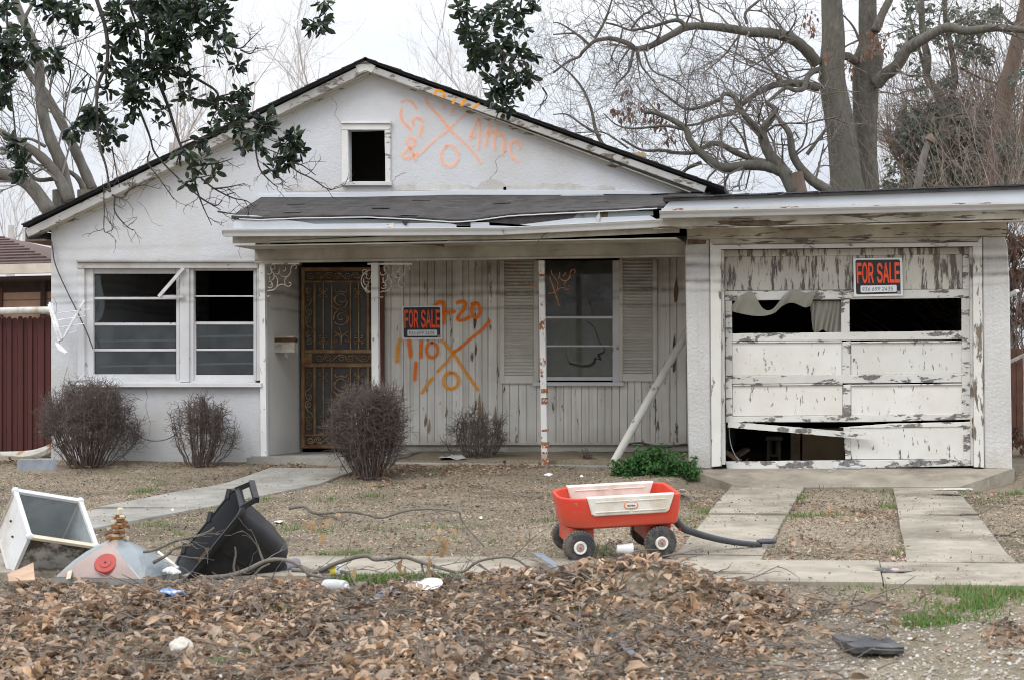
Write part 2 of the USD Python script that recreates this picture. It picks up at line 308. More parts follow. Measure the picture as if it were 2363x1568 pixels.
def leafmat(name, cols, trans=0.25, rough=0.5, patch=False):
    k = len(cols)
    n = {'g': ('geometry', {}), 'at': ('attribute', {'attribute': 'rnd'}), 'oi': ('object_info', {}), 'ad': ('math', {'math_type': 'add'}), 'fr': ('math', {'math_type': 'fraction'}), 'r': ('rgb_ramp', {'ramp': [((i + .5) / k, c) for i, c in enumerate(cols)]}),
         'n': ('noise_texture', {'scale': 30.0, 'detail': 3.0}), 'mr': ('map_range', {'from_min': 0.3, 'from_max': 0.7, 'to_min': 0.75, 'to_max': 1.2}), 'cc': ('combine_color', {}), 'mx': ('mix', {'mix_type': 'multiply', 'fac': 1.0}),
         'p': ('principled_bsdf', {'roughness': rough, 'specular_ior_level': 0.35}), 't': ('translucent_bsdf', {}), 'mc': ('mix_closure', {'fac': trans})}
    l = [('at.fac', 'ad.value1'), ('oi.random', 'ad.value2'), ('ad.value', 'fr.value1'), ('fr.value', 'r.fac'), ('g.position', 'n.vector'), ('n.fac', 'mr.value'), ('mr.result', 'cc.r'), ('mr.result', 'cc.g'), ('mr.result', 'cc.b'),
         ('r.color', 'mx.color1'), ('cc.color', 'mx.color2'), ('mx.color', 'p.base_color'), ('mx.color', 't.color'), ('p.BSDF', 'mc.closure1'), ('t.BSDF', 'mc.closure2')]
    if patch:      # damp, matted areas and dry ones
        n.update({'pn': ('noise_texture', {'scale': 2.6, 'detail': 5.0, 'roughness': 0.6}), 'pr': ('rgb_ramp', {'ramp': [(0.36, (0.42, 0.40, 0.40)), (0.50, (0.95, 0.93, 0.92)), (0.66, (1.2, 1.15, 1.1))]}), 'pm': ('mix', {'mix_type': 'multiply', 'fac': 1.0})})
        l = [x for x in l if x[1] not in ('p.base_color', 't.color')] + [('g.position', 'pn.vector'), ('pn.fac', 'pr.fac'), ('mx.color', 'pm.color1'), ('pr.color', 'pm.color2'), ('pm.color', 'p.base_color'), ('pm.color', 't.color')]
    return mk(name, n, l, 'mc.closure')
# ================================================================== materials used by the setting and the house
FLB = [(2.555, 0.045, 0.75), (2.39, 0.03, 0.45), (2.66, 0.05, 0.4)]      # old water lines on the porch wall
FLG = [(2.69, 0.05, 0.7), (2.535, 0.035, 0.75), (2.62, 0.1, 0.35), (2.80, 0.06, 0.45), (2.44, 0.03, 0.3)]
FLW = [(2.54, 0.05, 0.42), (2.47, 0.03, 0.45), (2.66, 0.06, 0.3), (2.77, 0.05, 0.3), (2.92, 0.05, 0.2), (3.06, 0.04, 0.15)]
m_stucco = paint('white_stucco', (0.575, 0.59, 0.62), wood=(0.47, 0.455, 0.43), peel=0.70, pscale=(3, 3, 6), dirt=0.30, dirtcol=(0.42, 0.38, 0.31), dscale=1.1, flood=FLW, fine=42, finebump=0.36, bump=0.5, low=(2.2, 0.75, 0.5, (0.33, 0.315, 0.285)))
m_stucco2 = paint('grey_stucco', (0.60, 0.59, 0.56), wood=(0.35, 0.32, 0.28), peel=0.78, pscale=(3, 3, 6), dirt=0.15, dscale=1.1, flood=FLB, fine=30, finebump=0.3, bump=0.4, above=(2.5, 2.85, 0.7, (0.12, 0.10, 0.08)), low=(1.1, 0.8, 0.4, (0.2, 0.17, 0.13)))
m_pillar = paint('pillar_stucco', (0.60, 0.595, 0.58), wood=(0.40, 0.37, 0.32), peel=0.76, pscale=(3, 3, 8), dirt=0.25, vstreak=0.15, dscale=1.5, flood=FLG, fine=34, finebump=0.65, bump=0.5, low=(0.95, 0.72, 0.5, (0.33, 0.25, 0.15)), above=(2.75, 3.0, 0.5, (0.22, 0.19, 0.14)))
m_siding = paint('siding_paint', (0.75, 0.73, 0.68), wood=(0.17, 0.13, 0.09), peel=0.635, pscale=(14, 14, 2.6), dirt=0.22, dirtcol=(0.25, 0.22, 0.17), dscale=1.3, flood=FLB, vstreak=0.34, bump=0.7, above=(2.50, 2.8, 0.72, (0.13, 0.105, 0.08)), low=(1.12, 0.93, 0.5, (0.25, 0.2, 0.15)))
m_trim = paint('trim_paint', (0.62, 0.615, 0.60), wood=(0.20, 0.18, 0.16), peel=0.6, pscale=(4, 4, 12), dirt=0.2, dscale=2.0, bump=0.6)
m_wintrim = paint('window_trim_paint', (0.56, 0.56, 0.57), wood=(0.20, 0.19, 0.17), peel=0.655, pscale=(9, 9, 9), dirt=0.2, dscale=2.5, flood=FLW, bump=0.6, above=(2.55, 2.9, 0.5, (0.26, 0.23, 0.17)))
m_fascia = paint('fascia_paint', (0.60, 0.595, 0.57), wood=(0.17, 0.145, 0.12), peel=0.6, pscale=(3.5, 6, 16), dirt=0.3, dscale=1.6, bump=0.7)
m_rake = paint('rake_paint', (0.50, 0.495, 0.48), wood=(0.17, 0.145, 0.12), peel=0.565, pscale=(5, 6, 11), dirt=0.4, dirtcol=(0.26, 0.23, 0.19), dscale=1.6, bump=0.7)
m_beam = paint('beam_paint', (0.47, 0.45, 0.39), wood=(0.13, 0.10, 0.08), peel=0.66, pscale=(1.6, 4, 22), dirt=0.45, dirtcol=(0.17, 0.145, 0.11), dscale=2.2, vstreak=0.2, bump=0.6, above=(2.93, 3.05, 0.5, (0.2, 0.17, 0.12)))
m_gbeam = paint('garage_beam_paint', (0.52, 0.49, 0.42), wood=(0.13, 0.11, 0.09), peel=0.575, pscale=(2.2, 4, 18), dirt=0.65, dirtcol=(0.2, 0.17, 0.125), dscale=2.0, bump=0.7)
m_gdoor = paint('garage_door_paint', (0.68, 0.67, 0.63), wood=(0.17, 0.155, 0.15), peel=0.56, pscale=(5, 5, 13), dirt=0.2, dscale=2.4, bump=0.8)
m_gpanel = paint('garage_panel_paint', (0.67, 0.66, 0.62), wood=(0.16, 0.145, 0.135), peel=0.635, soft=0.02, pscale=(26, 26, 7), dirt=0.2, dirtcol=(0.4, 0.34, 0.25), dscale=2.4, bump=0.8)
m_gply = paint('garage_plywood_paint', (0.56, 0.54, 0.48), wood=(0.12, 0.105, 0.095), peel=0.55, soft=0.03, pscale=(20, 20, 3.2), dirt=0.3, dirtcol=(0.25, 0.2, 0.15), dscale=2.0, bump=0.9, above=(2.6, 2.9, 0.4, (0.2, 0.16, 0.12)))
m_jamb = paint('garage_jamb_paint', (0.64, 0.63, 0.59), wood=(0.16, 0.13, 0.10), peel=0.565, pscale=(11, 11, 2.6), dirt=0.2, dscale=2.0, flood=FLG, bump=0.8)
m_alu = paint('gutter_paint', (0.57, 0.575, 0.58), wood=(0.30, 0.12, 0.05), peel=0.74, pscale=(6, 6, 20), dirt=0.15, dscale=3.0, rough=0.4, bump=0.3)
m_white = paint('white_metal', (0.57, 0.60, 0.64), wood=(0.4, 0.2, 0.1), peel=0.80, pscale=(6, 6, 20), dirt=0.10, dscale=3.0, rough=0.4, bump=0.3)
m_rustflash = paint('rusty_flashing', (0.66, 0.64, 0.60), wood=(0.25, 0.12, 0.07), peel=0.6, pscale=(7, 7, 30), dirt=0.2, dscale=3.0, rough=0.5, bump=0.3)
m_bluegrey = paint('blue_grey_board', (0.27, 0.31, 0.33), wood=(0.16, 0.13, 0.11), peel=0.74, pscale=(5, 5, 14), dirt=0.3, dscale=3.0)
m_rotwood = flat('rotten_wood', (0.11, 0.075, 0.05), 0.9, 0.5, 12, bump=0.5)
m_rawwood = flat('raw_wood', (0.30, 0.21, 0.13), 0.85, 0.35, 14, bump=0.4)
m_felt = flat('roofing_felt', (0.055, 0.05, 0.048), 0.9, 0.35, 6, bump=0.3)
m_shingle = paint('grey_shingle', (0.105, 0.107, 0.112), wood=(0.055, 0.053, 0.053), peel=0.56, soft=0.08, pscale=(5, 5, 5), dirt=0.4, dirtcol=(0.06, 0.058, 0.058), dscale=2.5, rough=0.95, fine=120, finebump=0.5, var=(0.6, 1.25))
m_shedge = flat('shingle_edge', (0.075, 0.07, 0.068), 0.95, 0.3, 9)
m_roof = flat('dark_roof', (0.03, 0.03, 0.035), 0.95, 0.3, 5)
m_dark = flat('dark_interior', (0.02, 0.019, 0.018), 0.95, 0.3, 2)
m_soffit = paint('soffit_paint', (0.50, 0.47, 0.40), wood=(0.12, 0.09, 0.07), peel=0.6, pscale=(2.5, 6, 6), dirt=0.4, dscale=2)
m_concrete = flat('old_concrete', (0.30, 0.265, 0.21), 0.9, 0.25, 3.0, bump=0.45, dirt=(0.165, 0.14, 0.105))
m_step = flat('step_concrete', (0.28, 0.265, 0.235), 0.9, 0.18, 4.0, bump=0.35, dirt=(0.2, 0.185, 0.16))
m_found = flat('foundation_cement', (0.40, 0.385, 0.34), 0.9, 0.15, 3.0, bump=0.3, dirt=(0.26, 0.24, 0.2))
m_rustpost = paint('rusty_white_post', (0.66, 0.65, 0.63), wood=(0.24, 0.085, 0.03), peel=0.59, pscale=(9, 9, 7), dirt=0.15, dscale=3, flood=[(2.60, 0.04, 0.8), (2.44, 0.03, 0.6), (2.75, 0.04, 0.4)], rough=0.5, low=(0.86, 0.84, 0.9, (0.22, 0.07, 0.025)))
m_rustpost2 = paint('flaking_rust', (0.27, 0.10, 0.04), wood=(0.58, 0.55, 0.5), peel=0.56, soft=0.03, pscale=(30, 30, 22), dirt=0.4, dirtcol=(0.12, 0.045, 0.02), dscale=9)
m_post = paint('white_post', (0.66, 0.655, 0.64), wood=(0.22, 0.19, 0.17), peel=0.62, pscale=(12, 12, 7), dirt=0.15, dscale=3, flood=[(2.56, 0.03, 0.6), (2.46, 0.02, 0.4)], rough=0.5)
m_iron = flat('white_wrought_iron', (0.50, 0.48, 0.43), 0.55, 0.3, 12, dirt=(0.3, 0.22, 0.15))
m_rustiron = flat('rusted_wrought_iron', (0.30, 0.115, 0.045), 0.8, 0.5, 18)
m_doorgold = flat('rusty_bronze_paint', (0.26, 0.155, 0.065), 0.6, 0.35, 7, dirt=(0.17, 0.065, 0.028))
m_doorscroll = flat('worn_bronze_scroll', (0.31, 0.215, 0.12), 0.6, 0.3, 9, dirt=(0.19, 0.095, 0.045))
m_screen = flat('dark_door_screen', (0.075, 0.072, 0.066), 0.6, 0.2, 6)
m_redframe = flat('red_brown_frame', (0.10, 0.028, 0.015), 0.6, 0.3, 6)
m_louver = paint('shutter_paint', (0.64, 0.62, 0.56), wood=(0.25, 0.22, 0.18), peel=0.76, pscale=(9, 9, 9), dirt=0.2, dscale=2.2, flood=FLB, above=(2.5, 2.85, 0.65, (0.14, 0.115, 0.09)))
m_flue = flat('tan_flue_metal', (0.38, 0.27, 0.13), 0.6, 0.25, 9, dirt=(0.25, 0.13, 0.06))
def glassmat(name, film, fac):
    return mk(name, {'t': ('transparent_bsdf', {'color': (0.75, 0.78, 0.78)}), 'gl': ('glossy_bsdf', {'roughness': 0.05, 'color': (0.8, 0.8, 0.8)}), 'fr': ('fresnel', {'IOR': 1.5}), 'm': ('mix_closure', {}), 'd': ('diffuse_bsdf', {'color': film}),
        'g': ('geometry', {}), 'n': ('noise_texture', {'scale': 5.0, 'detail': 5.0}), 'r': ('map_range', {'from_min': 0.35, 'from_max': 0.65, 'to_min': fac * 0.5, 'to_max': fac * 1.4, 'clamp': True}), 'm2': ('mix_closure', {})},
        [('fr.fac', 'm.fac'), ('t.BSDF', 'm.closure1'), ('gl.BSDF', 'm.closure2'), ('g.position', 'n.vector'), ('n.fac', 'r.value'), ('r.result', 'm2.fac'), ('m.closure', 'm2.closure1'), ('d.BSDF', 'm2.closure2')], 'm2.closure')
m_glass = glassmat('dusty_window_glass', (0.10, 0.105, 0.105), 0.12)
m_glass2 = glassmat('grimy_window_glass', (0.17, 0.165, 0.14), 0.4)
m_screen2 = glassmat('dark_window_screen', (0.10, 0.095, 0.085), 0.45)
def spraymat(name, col, lo, hi):
    return mk(name, {'u': ('uvmap', {'attribute': 'st'}), 's': ('separate_xyz', {}), 'a': ('math', {'math_type': 'subtract', 'value2': 0.5}), 'b': ('math', {'math_type': 'absolute'}), 'c': ('map_range', {'from_min': 0.5, 'from_max': 0.12, 'to_min': 0.0, 'to_max': 1.0, 'clamp': True}),
        'e': ('map_range', {'from_min': 0.0, 'from_max': 0.8, 'to_min': 0.2, 'to_max': 1.0, 'clamp': True}), 'g': ('geometry', {}), 'n': ('noise_texture', {'scale': 60.0, 'detail': 5.0, 'roughness': 0.7}), 'nr': ('map_range', {'from_min': 0.3, 'from_max': 0.62, 'to_min': lo, 'to_max': hi, 'clamp': True}),
        'x': ('math', {'math_type': 'multiply'}), 'y': ('math', {'math_type': 'multiply', 'use_clamp': True}), 'd': ('diffuse_bsdf', {'color': col}), 't': ('transparent_bsdf', {}), 'm': ('mix_closure', {})},
        [('u.UV', 's.vector'), ('s.y', 'a.value1'), ('a.value', 'b.value1'), ('b.value', 'c.value'), ('s.x', 'e.value'), ('g.position', 'n.vector'), ('n.fac', 'nr.value'), ('c.result', 'x.value1'), ('nr.result', 'x.value2'), ('x.value', 'y.value1'), ('e.result', 'y.value2'), ('y.value', 'm.fac'), ('t.BSDF', 'm.closure1'), ('d.BSDF', 'm.closure2')], 'm.closure')
m_spray = spraymat('orange_spray_paint', (0.90, 0.20, 0.012), 0.5, 1.3)
m_spray2 = spraymat('yellow_orange_spray_paint', (0.88, 0.34, 0.02), 0.35, 1.1)
m_sprayfade = spraymat('faded_orange_spray_paint', (0.86, 0.35, 0.17), 0.08, 0.62)

# ================================================================== the ground
xs = np.unique(np.concatenate([np.linspace(-400, -14, 24), np.arange(-14, 6.01, 0.07), np.linspace(6, 400, 24)]))
ys = np.unique(np.concatenate([np.linspace(-40, 5.5, 12), np.arange(5.5, 19, 0.07), np.linspace(19, 600, 40)]))
GX_, GY_ = np.meshgrid(xs, ys, indexing='ij')
far = np.clip((GY_ - 19) / 10, 0, 1) + np.clip((np.abs(GX_ + 4) - 10) / 10, 0, 1)
Zg = np.where(far > 0.5, gz0(GX_, np.maximum(GY_, 2)), gz(GX_, np.maximum(GY_, 2)))
under = ((GX_ > -3.2) & (GX_ < 1.7) & (GY_ > 15.9) & (GY_ < 30)) | ((GX_ > -6.2) & (GX_ < -4.7) & (GY_ > 16.9) & (GY_ < 19))
m_soil = mk('dry_lawn_soil', {'g': ('geometry', {}), 'n': ('noise_texture', {'scale': 45.0, 'detail': 6.0, 'roughness': 0.75}), 'r': ('rgb_ramp', {'ramp': [(0.28, (0.12, 0.095, 0.07)), (0.45, (0.25, 0.205, 0.15)), (0.62, (0.33, 0.275, 0.21)), (0.78, (0.45, 0.385, 0.305))]}),
    'n2': ('noise_texture', {'scale': 1.7, 'detail': 6.0, 'roughness': 0.6}), 'r2': ('rgb_ramp', {'ramp': [(0.5, (0, 0, 0)), (0.72, (0.5, 0.5, 0.5))]}), 'm': ('mix', {'color2': (0.09, 0.105, 0.035)}),
    'n3': ('noise_texture', {'scale': 0.8, 'detail': 4.0}), 'r3': ('map_range', {'from_min': 0.3, 'from_max': 0.7, 'to_min': 0.62, 'to_max': 1.12}), 'cc': ('combine_color', {}), 'mm': ('mix', {'mix_type': 'multiply', 'fac': 1.0}),
    'b': ('bump', {'strength': 0.9, 'distance': 0.02}), 'p': ('principled_bsdf', {'roughness': 0.95, 'specular_ior_level': 0.1})},
    [('g.position', 'n.vector'), ('n.fac', 'r.fac'), ('g.position', 'n2.vector'), ('n2.fac', 'r2.fac'), ('r2.color', 'm.fac'), ('r.color', 'm.color1'), ('g.position', 'n3.vector'), ('n3.fac', 'r3.value'), ('r3.result', 'cc.r'), ('r3.result', 'cc.g'), ('r3.result', 'cc.b'), ('m.color', 'mm.color1'), ('cc.color', 'mm.color2'), ('mm.color', 'p.base_color'), ('n.fac', 'b.height'), ('b.normal', 'p.normal')])
def on_slab(X, Y):
    """True where a pavement, drive, walk or the house covers the soil"""
    X, Y = np.asarray(X), np.asarray(Y)
    a = (Y > 9.78) & (Y < 10.95)
    t = np.clip((Y - 11) / 5, 0, 1)
    dl = (X > -1.13 + 0.05 * t) & (X < -0.58 + 0.15 * t) & (Y > 10.8) & (Y < 16.1); dr = (X > 0.32 + 0.04 * t) & (X < 0.96 - 0.06 * t) & (Y > 10.8) & (Y < 16.1)
    ap = (X > -1.6) & (X < 1.5) & (Y > 16.0)
    wk = (X > -5.75 + (Y - 16.9) * 0.2) & (X < -4.8 + (Y - 16.9) * 0.2) & (Y > 10.9) & (Y < 17.0)
    ho = (Y > 17.15)
    return a | dl | dr | ap | wk | ho
Zg = np.where(on_slab(GX_, GY_) & (GY_ < 17.1), Zg - 0.05, Zg)
gv, gf = grid_mesh(np.stack([GX_, GY_, Zg], -1))
obj('ground', (gv, gf), m_soil, label='dry brown lawn and dirt verge around the house', kind='structure', smooth=True)

# pavement slabs along the street
def pave(parent, x0, x1, y0, y1, skew=(0, 0), mat=m_concrete, lift=0.03, name='slab', jitter=0.006, seg=0.12, th=0.12):
    """one concrete slab following the ground; skew shifts x per metre of y at the left and the right edge"""
    na, nb = max(3, int((x1 - x0) / seg)), max(3, int((y1 - y0) / seg))
    a, b = np.meshgrid(np.linspace(0, 1, na), np.linspace(0, 1, nb), indexing='ij'); Y = y0 + (y1 - y0) * b
    XL = x0 + skew[0] * (Y - y0); XR = x1 + skew[1] * (Y - y0); X = XL + (XR - XL) * a
    wob = (meshkit.noise(np.stack([X * 4, Y * 4, 0 * X], -1), 11) - 0.5) * 0.012
    X = X + np.where((a == 0) | (a == 1), wob, 0)
    Z = gz0(X, Y) + lift + rng.normal(0, jitter) + rng.normal(0, jitter) * (a - 0.5)
    edge = (a == 0) | (a == 1) | (b == 0) | (b == 1); Z = Z - 0.006 * edge
    V = np.stack([X, Y, Z], -1)
    return obj(name, thicken(V, -th) if False else thicken(V, th), mat, parent, smooth=25)
sw = thing('sidewalk', 'worn concrete sidewalk crossing in front of the lawn', None, (0, 10.3, 0.4), kind='structure')
for i, x0 in enumerate(np.arange(-9.6, 5.5, 1.22)): pave(sw, x0, x0 + 1.212, 9.82, 10.9)
dv = thing('driveway', 'two cracked concrete driveway strips leading to the garage', None, (0, 13, 0.5), kind='structure')
for y0, y1 in ((10.915, 11.25), (11.26, 13.6), (13.61, 16.0)):
    k = (y0 - 11) / 5
    pave(dv, -1.13 + 0.05 * k, -0.58 + 0.15 * k, y0, y1, (0.01, 0.03), lift=0.025, name='strip_slab'); pave(dv, 0.32 + 0.04 * k, 0.96 - 0.06 * k, y0, y1, (0.008, -0.012), lift=0.025, name='strip_slab')
apt = [P('4', 85, 1458, 16.78), P('4', 1690, 1465, 16.78)]
ax0, ax1 = apt[0][0] - 0.02, apt[1][0] + 0.02
A_, B_ = np.meshgrid(np.linspace(0, 1, 40), np.linspace(0, 1, 14), indexing='ij')
yb = 16.0 - 0.05 * B_; Yv = 17.3 - (17.3 - 16.0) * B_
Xv = ax0 + (ax1 - ax0) * A_ + np.where(A_ < 0.5, 1, -1) * np.clip((16.75 - Yv) / 0.75, 0, 1) * np.where(A_ < 0.5, 0.55 * (1 - 2 * A_), 0.55 * (2 * A_ - 1))
Zv = np.where(Yv > 16.7, 0.722, 0.722 - 0.125 * ((16.7 - Yv) / 0.7) ** 1.0) + 0.004 * meshkit.noise(np.stack([Xv * 3, Yv * 3, 0 * Xv], -1), 4)
obj('apron', thicken(np.stack([Xv, Yv, Zv], -1)[:, ::-1], 0.25), m_concrete, dv, smooth=25)
# cracks in the apron and the strips: thin dark seams a few millimetres proud of nothing, cut as shallow dark strips
m_crack = flat('dark_crack', (0.06, 0.05, 0.04), 0.95, 0.2, 20)
def on_apron(c, x, y):
    z = 0.7
    for _ in range(8):
        p = PZ(c, x, y, z); z = float(np.where(p[1] > 16.7, 0.722, 0.722 - 0.125 * (16.7 - p[1]) / 0.7))
    return np.array([p[0], p[1], z + 0.006])
def crack(pts, w, parent):
    q = np.array(pts); d = np.gradient(q, axis=0); s = np.cross(d, [0, 0, 1.0]); s /= np.linalg.norm(s, axis=1, keepdims=True); ww = w * (0.5 + rng.random(len(q)))[:, None]
    obj('crack', thicken(np.stack([q - s * ww, q + s * ww], 1), 0.01), m_crack, parent)
crack([on_apron('7', x, y) for x, y in [(1475, 112), (1462, 150), (1490, 185), (1492, 218)]], 0.004, dv)
crack([on_apron('7', x, y) for x, y in [(400, 190), (600, 178), (800, 160), (1000, 150)]], 0.003, dv)
fwk = thing('front_walk', 'concrete front walk running from the porch step to the sidewalk', None, (-5.8, 14, 0.5), kind='structure')
for y0, y1 in ((10.93, 12.4), (12.41, 13.9), (13.91, 15.4), (15.41, 16.75)):
    pave(fwk, -5.72 + (y0 - 16.9) * 0.2, -4.78 + (y0 - 16.9) * 0.2, y0, y1, (0.2, 0.2), mat=m_step, lift=0.025)

# ================================================================== the house
YG, YD, YW, YB, YE = 16.8, 16.93, 17.25, 18.4, 16.5
house = thing('house', 'abandoned white stucco cottage with sagging porch roof and attached garage', 'house', (-4, 17.25, 0.75))
def H(name, mesh, mat, label=None, parent=None, **k): return obj(name, mesh, mat, parent or house, label=label, **k)
m_wallcrack = flat('stucco_crack', (0.20, 0.185, 0.165), 0.95, 0.3, 30)
# front gable wall with the left wing below it
apex = (1000 + 40 / 6.532, 0)
gpoly = Polygon(XZ('O', [(118, 1100), (118, 505), (400, 352), (843, 148), (1200, 284), (1640, 448), (1640, 475), (600, 480), (588, 570), (612, 605), (612, 1100)], YW))
win_a = Polygon(XZ('B', [(470, 940), (720, 940), (716, 590), (468, 598)], YW))
WALLCRACKS = [('1', [(330, 470), (352, 520), (345, 600), (372, 690), (366, 760)]), ('1', [(900, 1030), (915, 1090), (905, 1150), (930, 1240), (925, 1330)]), ('1', [(1500, 235), (1480, 190), (1500, 120), (1470, 40)]), ('A', [(900, 1330), (960, 1380), (1010, 1470), (1080, 1500)]), ('B', [(430, 560), (390, 500), (400, 440), (360, 380)]), ('B', [(1400, 930), (1460, 860), (1450, 800), (1520, 740)]), ('B', [(750, 960), (800, 900), (860, 880)]), ('1', [(420, 900), (400, 980), (412, 1060)])]
win_l = Polygon(XZ('1', [(525, 960), (1615, 1000), (1615, 290), (525, 290)], YW))
H('gable_wall', wall(gpoly.difference(win_a).difference(win_l), YW, 0.16), m_stucco, label='white stucco front gable wall')
m_peelw = flat('flaked_stucco', (0.53, 0.52, 0.50), 0.9, 0.12, 9, bump=0.6, dirt=(0.45, 0.43, 0.40))
for xa, xb, hh, nm in ((60, 470, 36, 'wall_peel'), (760, 1330, 40, 'wall_peel'), (1330, 1520, 62, 'wall_peel'), (1500, 2070, 34, 'wall_peel'), (2070, 2240, 20, 'wall_peel')):
    xx = np.arange(xa, xb, 9.0); tt = (xx - xa) / (xb - xa); env = np.sin(np.pi * np.clip(tt, .02, .98)) ** .4; yy = 992 - xx * .004 - env * hh * (.25 + 1.1 * meshkit.fbm(np.column_stack([xx / 55.0, 0 * xx, 0 * xx]), 4, int(xa)))
    H(nm, wall(Polygon(XZ('B', list(zip(xx, yy)) + [(xb, 1004 - xb * .004), (xa, 1004 - xa * .004)], YW - 0.004)).buffer(0), YW - 0.004, 0.003), m_peelw, label='band where the stucco skin has flaked off above the porch roof')
for c_, pts_ in WALLCRACKS:
    q = smooth_line([P(c_, x, y, YW - .001) for x, y in pts_], 5); q = q + rng.normal(0, .004, q.shape) * [1, 0, 1]; d = np.gradient(q, axis=0); sdv = np.column_stack([-d[:, 2], 0 * d[:, 0], d[:, 0]]); sdv /= np.linalg.norm(sdv, axis=1, keepdims=True); w_ = (.0012 + .002 * rng.random(len(q)))[:, None]
    H('crack', grid_mesh(np.stack([q - sdv * w_, q + sdv * w_], 1)), m_wallcrack)
# return wall of the left wing beside the door, the porch back wall behind the boards, side and back walls
XR = P('O', 612, 1050, YW)[0]
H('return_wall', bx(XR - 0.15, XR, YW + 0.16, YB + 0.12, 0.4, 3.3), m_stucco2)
XL = P('O', 118, 800, YW)[0]; XGR = P('O', 2322, 800, YG)[0] ; XGL = P('4', 70, 900, YG)[0]
H('side_wall', bx(XL, XL + 0.15, YW + 0.16, 25, 0.4, 3.45), m_stucco)
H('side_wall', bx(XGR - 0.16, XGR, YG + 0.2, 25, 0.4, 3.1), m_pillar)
H('side_wall', bx(XGL + 0.02, XGL + 0.16, YG + 0.2, 25, 0.4, 3.25), m_stucco2)
H('rear_wall', bx(XL, XGR, 25, 25.15, 0.4, 3.4), m_stucco)
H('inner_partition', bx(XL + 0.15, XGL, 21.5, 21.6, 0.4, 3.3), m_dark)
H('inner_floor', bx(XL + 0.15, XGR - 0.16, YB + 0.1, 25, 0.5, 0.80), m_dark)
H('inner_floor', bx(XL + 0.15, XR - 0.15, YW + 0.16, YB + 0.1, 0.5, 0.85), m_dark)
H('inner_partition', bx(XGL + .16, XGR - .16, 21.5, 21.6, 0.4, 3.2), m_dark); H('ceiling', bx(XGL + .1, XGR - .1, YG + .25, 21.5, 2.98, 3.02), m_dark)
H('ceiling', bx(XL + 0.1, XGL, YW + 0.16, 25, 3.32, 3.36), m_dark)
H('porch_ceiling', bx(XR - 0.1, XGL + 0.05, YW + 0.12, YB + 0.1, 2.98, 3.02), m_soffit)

# main roof: two slopes with overhang in front, rake boards, shingled edge
def roof_side(lo, hi, name):
    """lo, hi: crop pixels (top of roof edge) on the rake plane"""
    Yr = YW - 0.17
    a, b = P('O', *lo, Yr), P('O', *hi, Yr); n = np.array([-(b - a)[2], 0, (b - a)[0]]); n /= np.linalg.norm(n); n *= np.sign(n[2])
    pts = [(a[0], a[2]), (b[0], b[2]), (b[0] - n[0] * 0.022, b[2] - n[2] * 0.022), (a[0] - n[0] * 0.022, a[2] - n[2] * 0.022)]
    r = H(name, slab(pts, Yr, 9.0, 0.0), m_roof)
    d = (b - a) / np.linalg.norm(b - a); L = np.linalg.norm(b - a); i = 0; t = 0.0
    k = int(L / 0.14)
    for i in range(k):                              # shingle courses seen end on along the rake
        q = a + d * (L * i / k); e = a + d * (L * (i + 1.25) / k if i < k - 1 else L); o1, o2 = n * (0.011 + rng.normal(0, 0.002)), n * (0.002 + rng.normal(0, 0.002))
        up0, up1 = (o1, o2) if a[2] < b[2] else (o2, o1)
        yj = Yr - 0.02 - rng.random() * 0.015
        H('shingle', slab([(q[0], q[2]), (e[0], e[2]), (e[0] + up1[0], e[2] + up1[2]), (q[0] + up0[0], q[2] + up0[2])], yj, 0.9, 0.0), m_shedge, parent=r)
    return a, b, n
la, lb, ln = roof_side((52, 520), (846, 133), 'roof_slope')
ra, rb, rn = roof_side((1672, 433.5), (840, 133), 'roof_slope')
def rake(name, top0, top1, off0, off1, Y, t, mat, label=None):
    a, b = P('O', *top0, Y), P('O', *top1, Y); n = np.array([-(b - a)[2], 0, (b - a)[0]]); n /= np.linalg.norm(n); n *= -np.sign(n[2])
    return H(name, slab([(a + n * off0)[[0, 2]], (b + n * off0)[[0, 2]], (b + n * off1)[[0, 2]], (a + n * off1)[[0, 2]]], Y, t, 0.006), mat, label)
Yk = YW - 0.15
rake('rake_board', (56, 527), (846, 140), 0.018, 0.108, Yk, 0.03, m_rake, 'peeling white rake board on the long left slope')
rake('rake_board', (1632, 426), (838, 140), 0.018, 0.085, Yk, 0.03, m_rake, 'peeling white rake board on the right slope')
rake('rake_soffit', (56, 527), (846, 140), 0.10, 0.113, Yk + 0.03, 0.13, m_soffit); rake('rake_soffit', (1600, 426), (838, 140), 0.075, 0.088, Yk + 0.03, 0.13, m_soffit)
rake('frieze_board', (125, 503), (846, 146), 0.05, 0.135, YW - 0.022, 0.02, m_fascia); rake('frieze_board', (1580, 424), (838, 144), 0.04, 0.105, YW - 0.022, 0.02, m_fascia)
# open eave at the left end
H('eave_soffit', bx(la[0] + 0.02, XL, YW - 0.14, 24, la[2] - 0.17, la[2] - 0.15), m_rotwood, label='dark rotten eave at the left corner of the roof')
H('eave_fascia', bx(la[0] - 0.01, la[0] + 0.02, YW - 0.15, 24, la[2] - 0.17, la[2] - 0.03), m_fascia)
H('peak_block', board('O', [(843, 140), (866, 152), (858, 168), (843, 162), (828, 168), (820, 152)], Yk - 0.003, 0.03, 0.002), m_fascia)
# attic window: open black hole with casing
wf = H('attic_window', rect('B', 428, 558, 752, 598, YW - 0.03, 0.05), m_trim, label='attic window casing around an empty black opening')
H('frame', board('B', [(430, 945), (478, 940), (470, 598), (430, 598)], YW - 0.025, 0.045), m_trim, parent=wf)
H('frame', board('B', [(720, 940), (752, 945), (752, 598), (714, 598)], YW - 0.025, 0.045), m_trim, parent=wf)
H('drip_cap', rect('B', 424, 540, 754, 556, YW - 0.05, 0.08), m_trim, parent=wf); H('sill', rect('B', 426, 938, 758, 966, YW - 0.05, 0.09), m_trim, parent=wf)
